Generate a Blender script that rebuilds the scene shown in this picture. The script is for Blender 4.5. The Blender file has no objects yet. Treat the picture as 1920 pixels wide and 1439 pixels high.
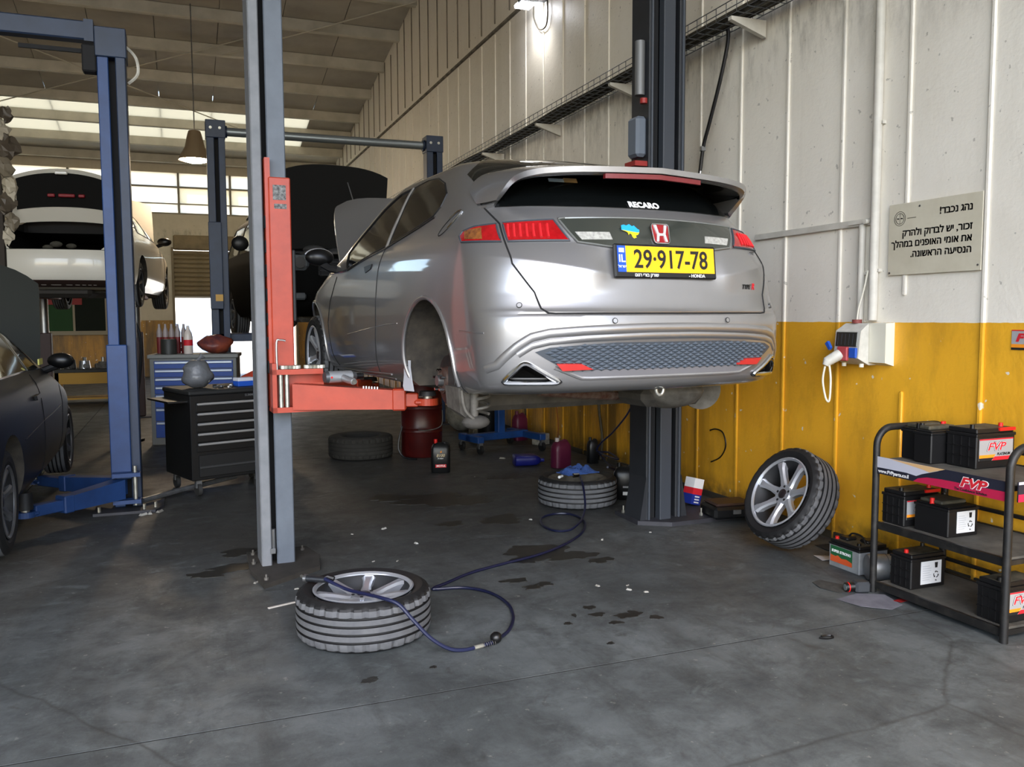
import bpy, bmesh, math, random, bisect
from mathutils import Vector, Matrix, Euler
from mathutils.geometry import delaunay_2d_cdt
random.seed(7)
PI = math.pi
SC = bpy.context.scene
COL = SC.collection
RAD = math.radians

# ------------------------------------------------------------------ camera
F_PX, PITCH, YAW, ROLL = 1600.0, RAD(4.45), math.atan(619 / 1600.0), 0.0045
fw = Vector((math.sin(YAW) * math.cos(PITCH), math.cos(YAW) * math.cos(PITCH), -math.sin(PITCH)))
rt = Vector((math.cos(YAW), -math.sin(YAW), 0.0))
up = rt.cross(fw)
rt, up = rt * math.cos(ROLL) - up * math.sin(ROLL), rt * math.sin(ROLL) + up * math.cos(ROLL)
cam_d = bpy.data.cameras.new('camera')
cam_d.sensor_width = 36.0
cam_d.lens = 36.0 * F_PX / 1920.0
cam_d.clip_start, cam_d.clip_end = 0.05, 300
cam = bpy.data.objects.new('camera', cam_d)
COL.objects.link(cam)
cam.matrix_world = Matrix(((rt.x, up.x, -fw.x, 0), (rt.y, up.y, -fw.y, 0), (rt.z, up.z, -fw.z, 1.5), (0, 0, 0, 1)))
SC.camera = cam

# ------------------------------------------------------------------ world, sun, exposure
wd = bpy.data.worlds.new('sky')
SC.world = wd
wd.use_nodes = True
wn = wd.node_tree.nodes
sky = wn.new('ShaderNodeTexSky')
sky.sky_type = 'NISHITA'
sky.sun_disc = False
sky.sun_elevation = RAD(48)
sky.sun_rotation = RAD(200)
sky.air_density, sky.dust_density, sky.ozone_density = 1.0, 2.0, 1.0
wn['Background'].inputs['Strength'].default_value = 0.55
wd.node_tree.links.new(sky.outputs['Color'], wn['Background'].inputs['Color'])

sun_d = bpy.data.lights.new('sun', 'SUN')
sun_d.energy = 6.0
sun_d.angle = RAD(0.6)
sun_d.color = (1.0, 0.97, 0.92)
sun_o = bpy.data.objects.new('sun', sun_d)
COL.objects.link(sun_o)
# the sun stands high over the far end of the building, to the left; the roof keeps it off the shop floor
sun_o.rotation_euler = Vector((0.62, -0.30, -0.95)).to_track_quat('-Z', 'Y').to_euler()

SC.view_settings.view_transform = 'Standard'
SC.view_settings.look = 'None'
SC.view_settings.gamma = 1.0
SC.view_settings.use_curve_mapping = False
SC.view_settings.exposure = 1.1
cy = SC.cycles
cy.max_bounces, cy.diffuse_bounces, cy.glossy_bounces, cy.transmission_bounces = 10, 6, 4, 6
cy.use_denoising = True
cy.sample_clamp_indirect = 6.0
cy.caustics_reflective = False
cy.caustics_refractive = False

# sampling portal in the open front of the shop (behind the camera): it emits nothing, it only guides the sky light
po_d = bpy.data.lights.new('front_portal', 'AREA')
po_d.shape, po_d.size, po_d.size_y = 'RECTANGLE', 12.0, 6.4
po_d.cycles.is_portal = True
po = bpy.data.objects.new('front_portal', po_d)
COL.objects.link(po)
po.location = (-2.0, -2.6, 3.2)
po.rotation_euler = (RAD(90), 0, 0)

# ------------------------------------------------------------------ helpers
def srgb(h):
    h = h.lstrip('#')
    c = [int(h[i:i + 2], 16) / 255 for i in (0, 2, 4)]
    return tuple((v / 12.92 if v <= 0.04045 else ((v + 0.055) / 1.055) ** 2.4) for v in c) + (1.0,)

MATS = {}
def M(name, col='#808080', rough=0.5, metal=0.0, var=None, vscale=6.0, vdet=4.0, bump=0.0, bscale=60.0,
      coat=0.0, alpha=None, emit=None, estr=0.0, trans=0.0, ior=1.45, spec=None, coords='Object', stretch=None, lo=0.35, hi=0.7):
    """principled material; var = second colour mixed in by a noise of its own"""
    if name in MATS: return MATS[name]
    m = bpy.data.materials.new(name); m.use_nodes = True
    nt = m.node_tree; b = nt.nodes['Principled BSDF']
    b.inputs['Base Color'].default_value = srgb(col)
    b.inputs['Roughness'].default_value = rough
    b.inputs['Metallic'].default_value = metal
    b.inputs['Coat Weight'].default_value = coat
    b.inputs['Coat Roughness'].default_value = 0.04
    b.inputs['Transmission Weight'].default_value = trans
    b.inputs['IOR'].default_value = ior
    if spec is not None: b.inputs['Specular IOR Level'].default_value = spec
    if emit:
        b.inputs['Emission Color'].default_value = srgb(emit); b.inputs['Emission Strength'].default_value = estr
    vec = None
    if var or bump:
        tc = nt.nodes.new('ShaderNodeTexCoord'); vec = tc.outputs[coords]
        if stretch:
            mp = nt.nodes.new('ShaderNodeMapping'); mp.inputs['Scale'].default_value = stretch
            nt.links.new(vec, mp.inputs['Vector']); vec = mp.outputs['Vector']
    if var:
        n = nt.nodes.new('ShaderNodeTexNoise'); n.inputs['Scale'].default_value = vscale; n.inputs['Detail'].default_value = vdet
        n.inputs['Roughness'].default_value = 0.62
        nt.links.new(vec, n.inputs['Vector'])
        r = nt.nodes.new('ShaderNodeValToRGB')
        r.color_ramp.elements[0].position, r.color_ramp.elements[0].color = lo, srgb(col)
        r.color_ramp.elements[1].position, r.color_ramp.elements[1].color = hi, srgb(var)
        nt.links.new(n.outputs['Fac'], r.inputs['Fac']); nt.links.new(r.outputs['Color'], b.inputs['Base Color'])
    if bump:
        n2 = nt.nodes.new('ShaderNodeTexNoise'); n2.inputs['Scale'].default_value = bscale; n2.inputs['Detail'].default_value = 3
        nt.links.new(vec, n2.inputs['Vector'])
        bp = nt.nodes.new('ShaderNodeBump'); bp.inputs['Strength'].default_value = bump; bp.inputs['Distance'].default_value = 0.01
        nt.links.new(n2.outputs['Fac'], bp.inputs['Height']); nt.links.new(bp.outputs['Normal'], b.inputs['Normal'])
    MATS[name] = m
    return m

class MB:
    """collects shapes into one mesh"""
    def __init__(s): s.v = []; s.f = []; s.m = []
    def add(s, vs, fs, mi=0, xf=None):
        o = len(s.v)
        s.v += [tuple(xf @ Vector(p)) if xf is not None else tuple(p) for p in vs]
        s.f += [tuple(i + o for i in f) for f in fs]; s.m += [mi] * len(fs)
        return s
    def box(s, x0, x1, y0, y1, z0, z1, mi=0, c=0.0, xf=None):
        if c <= 0:
            vs = [(x, y, z) for z in (z0, z1) for y in (y0, y1) for x in (x0, x1)]
            fs = [(0, 2, 3, 1), (4, 5, 7, 6), (0, 1, 5, 4), (2, 6, 7, 3), (0, 4, 6, 2), (1, 3, 7, 5)]
            return s.add(vs, fs, mi, xf)
        c = min(c, (x1 - x0) * .49, (y1 - y0) * .49, (z1 - z0) * .49)
        X, Y, Z = (x0, x1), (y0, y1), (z0, z1); sg = (1, -1)
        vs = []; idx = {}
        for i in (0, 1):
            for j in (0, 1):
                for k in (0, 1):
                    for ax in (0, 1, 2):
                        p = [X[i] + sg[i] * c, Y[j] + sg[j] * c, Z[k] + sg[k] * c]
                        p[ax] = (X, Y, Z)[ax][(i, j, k)[ax]]
                        idx[i, j, k, ax] = len(vs); vs.append(tuple(p))
        fs = []
        for ax in (0, 1, 2):
            o1, o2 = [a for a in (0, 1, 2) if a != ax]
            for e in (0, 1):
                q = []
                for (a, b) in ((0, 0), (1, 0), (1, 1), (0, 1)):
                    t = [0, 0, 0]; t[ax] = e; t[o1] = a; t[o2] = b; q.append(idx[t[0], t[1], t[2], ax])
                fs.append(q)
        for ax in (0, 1, 2):       # edges along ax
            o1, o2 = [a for a in (0, 1, 2) if a != ax]
            for a in (0, 1):
                for b in (0, 1):
                    t0 = [0, 0, 0]; t0[o1] = a; t0[o2] = b; t1 = list(t0); t1[ax] = 1
                    fs.append([idx[(*t0, o1)], idx[(*t0, o2)], idx[(*t1, o2)], idx[(*t1, o1)]])
        for i in (0, 1):
            for j in (0, 1):
                for k in (0, 1): fs.append([idx[i, j, k, 0], idx[i, j, k, 1], idx[i, j, k, 2]])
        return s.add(vs, fs, mi, xf)
    def cyl(s, p0, p1, r0, r1=None, n=16, mi=0, cap=True, xf=None):
        r1 = r0 if r1 is None else r1
        p0, p1 = Vector(p0), Vector(p1); d = (p1 - p0).normalized()
        u = d.orthogonal().normalized(); w = d.cross(u)
        vs = []
        for p, r in ((p0, r0), (p1, r1)):
            for i in range(n):
                a = 2 * PI * i / n; vs.append(p + u * (r * math.cos(a)) + w * (r * math.sin(a)))
        fs = [(i, (i + 1) % n, n + (i + 1) % n, n + i) for i in range(n)]
        if cap: fs += [tuple(range(n - 1, -1, -1)), tuple(range(n, 2 * n))]
        return s.add(vs, fs, mi, xf)
    def tube(s, pts, r, n=8, mi=0, closed=False, cap=True, xf=None):
        pts = [Vector(p) for p in pts]; m = len(pts); vs = []
        u = None
        for i, p in enumerate(pts):
            a = pts[(i - 1) % m] if (closed or i > 0) else p
            b = pts[(i + 1) % m] if (closed or i < m - 1) else p
            t = (b - a).normalized() if (b - a).length > 1e-9 else Vector((0, 0, 1))
            if u is None: u = t.orthogonal().normalized()
            u = (u - t * u.dot(t)); u = u.normalized() if u.length > 1e-6 else t.orthogonal().normalized()
            w = t.cross(u); rr = r[i] if isinstance(r, (list, tuple)) else r
            for k in range(n):
                an = 2 * PI * k / n; vs.append(p + u * (rr * math.cos(an)) + w * (rr * math.sin(an)))
        fs = []
        for i in range(m if closed else m - 1):
            j = (i + 1) % m
            fs += [(i * n + k, i * n + (k + 1) % n, j * n + (k + 1) % n, j * n + k) for k in range(n)]
        if cap and not closed: fs += [tuple(range(n - 1, -1, -1)), tuple((m - 1) * n + k for k in range(n))]
        return s.add(vs, fs, mi, xf)
    def lathe(s, prof, n=32, mi=0, xf=None, closed=False, mif=None):
        """profile (r, z) turned about z"""
        vs = []; k = len(prof)
        for i in range(n):
            a = 2 * PI * i / n; c, si = math.cos(a), math.sin(a)
            vs += [(r * c, r * si, z) for r, z in prof]
        o = len(s.v)
        for i in range(n):
            j = (i + 1) % n
            for q in range(k if closed else k - 1):
                q2 = (q + 1) % k
                s.f.append((o + i * k + q, o + j * k + q, o + j * k + q2, o + i * k + q2)); s.m.append(mif(q) if mif else mi)
        s.v += [tuple(xf @ Vector(p)) if xf is not None else p for p in vs]
        return s
    def prism(s, poly, h0, h1, mi=0, xf=None):
        """polygon in xy pulled from z=h0 to z=h1"""
        n = len(poly)
        vs = [(x, y, h0) for x, y in poly] + [(x, y, h1) for x, y in poly]
        fs = [tuple(range(n - 1, -1, -1)), tuple(range(n, 2 * n))] + [(i, (i + 1) % n, n + (i + 1) % n, n + i) for i in range(n)]
        return s.add(vs, fs, mi, xf)
    def ball(s, c, r, n=12, m=8, mi=0, sc=(1, 1, 1)):
        vs = []
        for j in range(1, m):
            t = PI * j / m
            for i in range(n):
                a = 2 * PI * i / n; vs.append((c[0] + r * sc[0] * math.sin(t) * math.cos(a), c[1] + r * sc[1] * math.sin(t) * math.sin(a), c[2] + r * sc[2] * math.cos(t)))
        vs += [(c[0], c[1], c[2] + r * sc[2]), (c[0], c[1], c[2] - r * sc[2])]
        fs = [(j * n + i, (j + 1) * n + i, (j + 1) * n + (i + 1) % n, j * n + (i + 1) % n) for j in range(m - 2) for i in range(n)]
        t, b = len(vs) - 2, len(vs) - 1
        fs += [(t, i, (i + 1) % n) for i in range(n)] + [(b, (m - 2) * n + (i + 1) % n, (m - 2) * n + i) for i in range(n)]
        return s.add(vs, fs, mi)
    def build(s, name, mats, parent=None, smooth=35, loc=None, rot=None):
        me = bpy.data.meshes.new(name)
        me.from_pydata(s.v, [], s.f)
        mats = mats if isinstance(mats, (list, tuple)) else [mats]
        for m in mats: me.materials.append(m)
        if len(mats) > 1: me.polygons.foreach_set('material_index', s.m)
        bm = bmesh.new(); bm.from_mesh(me); bmesh.ops.recalc_face_normals(bm, faces=bm.faces); bm.to_mesh(me); bm.free()
        if smooth:
            me.shade_smooth(); me.set_sharp_from_angle(angle=RAD(smooth))
        return link(name, me, parent, loc, rot)

def link(name, me, parent=None, loc=None, rot=None):
    o = bpy.data.objects.new(name, me); COL.objects.link(o)
    if parent is not None: o.parent = parent
    if loc is not None: o.location = loc
    if rot is not None: o.rotation_euler = rot
    return o
def tag(o, label=None, cat=None, group=None, kind=None):
    if label: o['label'] = label
    if cat: o['category'] = cat
    if group: o['group'] = group
    if kind: o['kind'] = kind
    return o
def thing(name, label, cat, loc=(0, 0, 0), rotz=0.0, group=None):
    o = bpy.data.objects.new(name, None); COL.objects.link(o); o.empty_display_size = 0.1
    o.location = loc; o.rotation_euler = (0, 0, rotz)
    return tag(o, label, cat, group)
def struct(o): o['kind'] = 'structure'; return o
def dup(root, loc, rot=None, label=None, group=None, parent=None):
    r = root.copy(); COL.objects.link(r)
    if parent is not None: r.parent = parent
    r.location = loc
    if rot is not None: r.rotation_euler = rot
    if label: r['label'] = label
    if group: r['group'] = group
    for ch in root.children:
        c = ch.copy(); COL.objects.link(c); c.parent = r
        for g in ch.children:
            d = g.copy(); COL.objects.link(d); d.parent = c
    return r
def spline(pts, n=8, closed=False):
    """Catmull-Rom through the points"""
    P = [Vector(p) for p in pts]; out = []; m = len(P)
    for i in range(m if closed else m - 1):
        p0 = P[(i - 1) % m] if (closed or i > 0) else P[0]; p1 = P[i]; p2 = P[(i + 1) % m]
        p3 = P[(i + 2) % m] if (closed or i + 2 < m) else P[-1]
        for k in range(n):
            t = k / n
            out.append(0.5 * ((2 * p1) + (p2 - p0) * t + (2 * p0 - 5 * p1 + 4 * p2 - p3) * t * t + (3 * p1 - p0 - 3 * p2 + p3) * t ** 3))
    if not closed: out.append(P[-1])
    return out
def text(name, s, size, mat, parent=None, mw=None, fat=0.0, ext=0.0008, sx=1.0, shear=0.0, align='CENTER', space=1.0, bold=0.0):
    """flat lettering; mw places it (x along the words, y up the letters, z out of the face)"""
    cu = bpy.data.curves.new(name, 'FONT'); cu.body = s; cu.size = size; cu.align_x = align; cu.align_y = 'CENTER'
    cu.offset = fat; cu.extrude = ext; cu.shear = shear; cu.resolution_u = 3; cu.space_character = space
    ob = bpy.data.objects.new(name, cu); COL.objects.link(ob)
    bpy.context.view_layer.update()
    me = bpy.data.meshes.new_from_object(ob.evaluated_get(bpy.context.evaluated_depsgraph_get()))
    bpy.data.objects.remove(ob); bpy.data.curves.remove(cu)
    if bold:                      # thicken strokes by overlaying shifted copies
        V = [v.co.copy() for v in me.vertices]; P = [tuple(p.vertices) for p in me.polygons]; k = len(V)
        sh = [(0, 0), (bold, 0), (bold * .5, bold * .45), (bold * .5, -bold * .45)]
        m2 = bpy.data.meshes.new(name)
        m2.from_pydata([(v.x + dx, v.y + dy, v.z) for dx, dy in sh for v in V], [], [tuple(i + q * k for i in p) for q in range(len(sh)) for p in P])
        bpy.data.meshes.remove(me); me = m2
    me.transform((mw if mw is not None else Matrix()) @ Matrix.Diagonal((sx, 1, 1, 1)))
    me.materials.clear(); me.materials.append(mat)
    return link(name, me, parent)
def frame(o, xd, yd):
    """matrix with origin o, x along xd, y along yd, z = x cross y"""
    x = Vector(xd).normalized(); z = x.cross(Vector(yd)).normalized(); y = z.cross(x)
    return Matrix(((x.x, y.x, z.x, o[0]), (x.y, y.y, z.y, o[1]), (x.z, y.z, z.z, o[2]), (0, 0, 0, 1)))
# ------------------------------------------------------------------ materials
silver = M('silver_paint', '#a09f9f', 0.36, 0.78, coat=0.9)
silver_dk = M('silver_badge', '#8d8f92', 0.3, 0.9)
gap_m = M('panel_gap', '#151516', 0.7)
glass_dk = M('dark_glass', '#0b0d0d', 0.06, 0.0, coat=0.5, spec=0.6)
blk_plastic = M('black_plastic', '#131314', 0.45)
blk_satin = M('black_satin', '#0d0d0e', 0.35)
gry_plastic = M('grey_grille', '#3b4148', 0.5)
liner_m = M('wheel_liner', '#2e2b27', 0.85, var='#4a443b', vscale=9, bump=0.3, bscale=30)
red_lens = M('red_lens', '#8c0b10', 0.12, var='#a8141a', vscale=30, coat=0.8)
red_lens2 = M('red_lens_bright', '#c9252b', 0.25, coat=0.6)
amber_lens = M('amber_lens', '#8f5a2c', 0.2, var='#5e3622', vscale=40, coat=0.8)
clear_lens = M('smoked_clear_lens', '#353833', 0.08, coat=0.6)
white_lens = M('white_lens', '#b4b3ac', 0.2, var='#8a8a85', vscale=60, coat=0.6)
chrome = M('chrome', '#c9cbcd', 0.12, 1.0)
steel = M('steel', '#8f9091', 0.35, 0.9)
zinc = M('zinc', '#b9b8ae', 0.4, 0.8, var='#8e8d86', vscale=20)
rust = M('rusty_iron', '#4a2a1e', 0.8, 0.3, var='#6b6059', vscale=25)
cast = M('cast_grey', '#6b6862', 0.7, 0.3, var='#49453f', vscale=12)
under_m = M('underbody', '#4d4a45', 0.85, var='#2c2a27', vscale=7)
rubber = M('rubber', '#161617', 0.6, bump=0.1, bscale=120)
tread_m = M('tread_rubber', '#5d5e60', 0.85, var='#505154', vscale=14)
alloy = M('alloy', '#a3a6ab', 0.3, 0.75)
alloy_br = M('alloy_bright', '#c9ccd2', 0.28, 0.7)
orange = M('orange_paint', '#a83b24', 0.42, var='#96331f', vscale=9, bump=0.05, bscale=30)
grey_post = M('grey_post_paint', '#596069', 0.5, var='#4e545c', vscale=5, bump=0.05)
grey_post_lt = M('grey_post_light', '#737578', 0.55, var='#65686b', vscale=9)
dk_post = M('shaded_grey_post', '#292b2f', 0.5, var='#222428', vscale=6)  # wall-side column of the grey lift, its shade put into the colour
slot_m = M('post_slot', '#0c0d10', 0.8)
blue_post = M('blue_post_paint', '#1f3d6e', 0.5, var='#19325c', vscale=5)
navy_post = M('navy_post_paint', '#223048', 0.5, var='#1c283c', vscale=5)
white_paint = M('white_car_paint', '#d6d3ca', 0.3, 0.0, coat=0.5)
black_paint = M('black_car_paint', '#07080a', 0.38, 0.0, spec=0.18)
batt_m = M('battery_case', '#141415', 0.4)
batt_top = M('battery_top_dusty', '#26261f', 0.7, var='#5b5647', vscale=14)
red_cap = M('red_plastic', '#d0201c', 0.4)
label_w = M('white_label', '#dedfe0', 0.6)
label_gr = M('silver_label', '#b4b6b8', 0.35, 0.3)
ink = M('black_ink', '#141414', 0.7)
red_ink = M('red_ink', '#c5202c', 0.6)
orange_ink = M('orange_ink', '#ea8f1e', 0.6)
navy_ink = M('navy_print', '#20222f', 0.5)
crimson_ink = M('crimson_print', '#b01e45', 0.5)
white_ink = M('white_ink', '#e8e8e8', 0.6)
tan_ink = M('tan_print', '#cda878', 0.5)
lav_ink = M('pale_grey_print', '#b9bac6', 0.5)
rack_m = M('rack_black', '#161616', 0.5, var='#2c2a27', vscale=18, lo=.5, hi=.75)
shelf_m = M('dusty_shelf', '#3c3b37', 0.85, var='#5d5a53', vscale=6)
yellow_plate = M('yellow_plate', '#f2b411', 0.45)
blue_plate = M('blue_plate', '#1a4fb4', 0.45)
red_emblem = M('red_emblem', '#8f0f17', 0.25, coat=0.6)
sky_blue = M('sky_blue_sticker', '#1b9fe0', 0.5)
yel_st = M('yellow_sticker', '#f0d31c', 0.5)
hose_m = M('blue_hose', '#121838', 0.45)
hose_blk = M('black_hose', '#16181c', 0.4)
cloth_bl = M('blue_rag', '#3a5a9c', 0.95, var='#2b447a', vscale=30, bump=0.6, bscale=120)
drum_m = M('dark_red_drum', '#47100f', 0.35, var='#360c0d', vscale=6)
jug_blk = M('black_jug', '#101113', 0.35)
maroon_m = M('maroon_jug', '#571a35', 0.4)
blue_jug = M('dark_blue_jug', '#171c6a', 0.3)
stand_bl = M('blue_stand_paint', '#123f7e', 0.5, var='#0f3163', vscale=6)
off_white = M('off_white_plastic', '#cdcbc2', 0.5, var='#b3b0a6', vscale=10)
cream_m = M('cream_plastic', '#dcd8c8', 0.5)
dirty_white = M('dirty_white', '#9a968b', 0.8, var='#5d594f', vscale=12)
sign_m = M('sign_board', '#c9c3b0', 0.55, var='#bdb6a2', vscale=5)
tool_blk = M('tool_chest_black', '#0d0e0f', 0.4)
tool_trim = M('drawer_trim', '#b5b7b8', 0.3, 0.6)
cab_grey = M('cabinet_grey', '#6d6f6c', 0.6)
cab_blue = M('cabinet_blue', '#1d4490', 0.45)
lt_metal = M('light_handle', '#b4bcc6', 0.4, 0.5)
bag_m = M('grey_plastic_bag', '#5b5d60', 0.35, bump=0.8, bscale=14)
bag_or = M('orange_plastic_bag', '#c1452f', 0.45, bump=0.8, bscale=16)
bag_dk = M('maroon_plastic_bag', '#4a2a33', 0.45, var='#9a4a2e', vscale=5, bump=0.8, bscale=14)
box_bl = M('blue_box', '#1d4fb0', 0.5)
box_wh = M('white_box', '#c9ccd6', 0.6)
card = M('cardboard', '#8d7a5a', 0.85)
galv = M('galvanised', '#7f8183', 0.45, 0.7, var='#66686a', vscale=15)
cable_blk = M('dirty_cable', '#2b2822', 0.85, var='#4d473a', vscale=18)
tin = M('dusty_tin', '#8b8d8e', 0.4, 0.5, var='#5f6061', vscale=5)
paper_m = M('grey_paper', '#6c6c74', 0.8, var='#57575f', vscale=8)
lamp_shade = M('lamp_shade_tin', '#8b7a63', 0.5, 0.3)
lamp_glow = M('lamp_glow', '#ffffff', 0.5, emit='#ffdcb0', estr=60.0)
tube_glow = M('tube_glow', '#ffffff', 0.5, emit='#f4f6ff', estr=20.0)
# ------------------------------------------------------------------ setting materials
def nodes(m): return m.node_tree.nodes, m.node_tree.links
def ramp(nt, fac, stops):
    r = nt.nodes.new('ShaderNodeValToRGB'); e = r.color_ramp.elements
    while len(e) < len(stops): e.new(0.5)
    for k, (p, c) in enumerate(stops): e[k].position, e[k].color = p, (srgb(c) if isinstance(c, str) else c)
    nt.links.new(fac, r.inputs['Fac']); return r.outputs['Color']
def noise(nt, vec, scale, det=5, rough=0.6, dist=0.0):
    n = nt.nodes.new('ShaderNodeTexNoise'); n.inputs['Scale'].default_value = scale; n.inputs['Detail'].default_value = det
    n.inputs['Roughness'].default_value = rough; n.inputs['Distortion'].default_value = dist
    nt.links.new(vec, n.inputs['Vector']); return n.outputs['Fac']
def mix(nt, fac, a, b):
    x = nt.nodes.new('ShaderNodeMix'); x.data_type = 'RGBA'
    if isinstance(fac, float): x.inputs[0].default_value = fac
    else: nt.links.new(fac, x.inputs[0])
    for s, v in ((x.inputs[6], a), (x.inputs[7], b)):
        if isinstance(v, str): s.default_value = srgb(v)
        else: nt.links.new(v, s)
    return x.outputs[2]
def math_n(nt, op, a, b=None):
    x = nt.nodes.new('ShaderNodeMath'); x.operation = op
    for k, v in enumerate((a, b)):
        if v is None: continue
        if isinstance(v, (int, float)): x.inputs[k].default_value = v
        else: nt.links.new(v, x.inputs[k])
    return x.outputs[0]
def map_n(nt, vec, scale):
    mp = nt.nodes.new('ShaderNodeMapping'); mp.inputs['Scale'].default_value = scale
    nt.links.new(vec, mp.inputs['Vector']); return mp.outputs['Vector']
def bump_n(nt, h, b, strength, dist=0.02):
    bp = nt.nodes.new('ShaderNodeBump'); bp.inputs['Strength'].default_value = strength; bp.inputs['Distance'].default_value = dist
    nt.links.new(h, bp.inputs['Height']); nt.links.new(bp.outputs['Normal'], b.inputs['Normal'])

def floor_material():
    m = bpy.data.materials.new('greasy_concrete'); m.use_nodes = True; nt = m.node_tree; b = nt.nodes['Principled BSDF']
    g = nt.nodes.new('ShaderNodeNewGeometry'); P = g.outputs['Position']
    big = noise(nt, P, 0.9, 12, 0.72, 0.4); mid = noise(nt, P, 3.4, 10, 0.74, 0.3); fine = noise(nt, P, 38, 3)
    base = ramp(nt, big, [(0.30, '#35393a'), (0.5, '#505556'), (0.70, '#686e6f')])
    c1 = mix(nt, ramp(nt, mid, [(0.46, (0, 0, 0, 1)), (0.66, (.8, .8, .8, 1))]), base, '#323536')
    # darker and browner deeper into the shop, broken up by noise
    sp = nt.nodes.new('ShaderNodeSeparateXYZ'); nt.links.new(P, sp.inputs[0])
    depth_noise = noise(nt, P, 1.3, 5, 0.6)
    t = math_n(nt, 'MULTIPLY', math_n(nt, 'SUBTRACT', sp.outputs['Y'], 3.6), 0.32)
    t = math_n(nt, 'MINIMUM', math_n(nt, 'MAXIMUM', math_n(nt, 'ADD', t, math_n(nt, 'SUBTRACT', depth_noise, 0.5)), 0.0), 0.8)
    c2 = mix(nt, t, c1, '#33312d')
    spk = ramp(nt, noise(nt, P, 24, 3, 0.6), [(0.66, (0, 0, 0, 1)), (0.72, (.6, .6, .6, 1))])
    c3 = mix(nt, spk, c2, '#85867f')
    drk = ramp(nt, noise(nt, P, 5.5, 4, 0.6, 0.8), [(0.64, (0, 0, 0, 1)), (0.73, (.7, .7, .7, 1))])
    c4 = mix(nt, drk, c3, '#2e2d2a')
    # scuffs and tyre smears dragged along the bays, worn pale rubs
    scf = ramp(nt, noise(nt, map_n(nt, P, (5.5, 1.1, 1)), 1.0, 6, 0.7, 0.6), [(0.50, (0, 0, 0, 1)), (0.70, (.55, .55, .55, 1))])
    c4 = mix(nt, scf, c4, '#2e2f2e')
    rub = ramp(nt, noise(nt, map_n(nt, P, (2.2, 3.4, 1)), 1.7, 7, 0.75, 0.5), [(0.56, (0, 0, 0, 1)), (0.74, (.5, .5, .5, 1))])
    c4 = mix(nt, rub, c4, '#788080')
    # hairline cracks
    vo = nt.nodes.new('ShaderNodeTexVoronoi'); vo.feature = 'DISTANCE_TO_EDGE'; vo.inputs['Scale'].default_value = 0.3
    wp = nt.nodes.new('ShaderNodeVectorMath'); wp.operation = 'ADD'
    nz = nt.nodes.new('ShaderNodeTexNoise'); nz.inputs['Scale'].default_value = 2.5; nz.inputs['Detail'].default_value = 5
    nt.links.new(P, nz.inputs['Vector'])
    vs = nt.nodes.new('ShaderNodeVectorMath'); vs.operation = 'SCALE'; vs.inputs[3].default_value = 0.12
    nt.links.new(nz.outputs['Color'], vs.inputs[0]); nt.links.new(P, wp.inputs[0]); nt.links.new(vs.outputs[0], wp.inputs[1])
    nt.links.new(wp.outputs[0], vo.inputs['Vector'])
    crk = ramp(nt, vo.outputs['Distance'], [(0.0, (.5, .5, .5, 1)), (0.0035, (0, 0, 0, 1))])
    c5 = mix(nt, crk, c4, '#262523')
    nt.links.new(c5, b.inputs['Base Color'])
    nt.links.new(ramp(nt, mid, [(0.3, (.42, .42, .42, 1)), (0.7, (.7, .7, .7, 1))]), b.inputs['Roughness'])
    bump_n(nt, math_n(nt, 'ADD', math_n(nt, 'MULTIPLY', fine, 0.4), mid), b, 0.25, 0.01)
    return m

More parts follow.
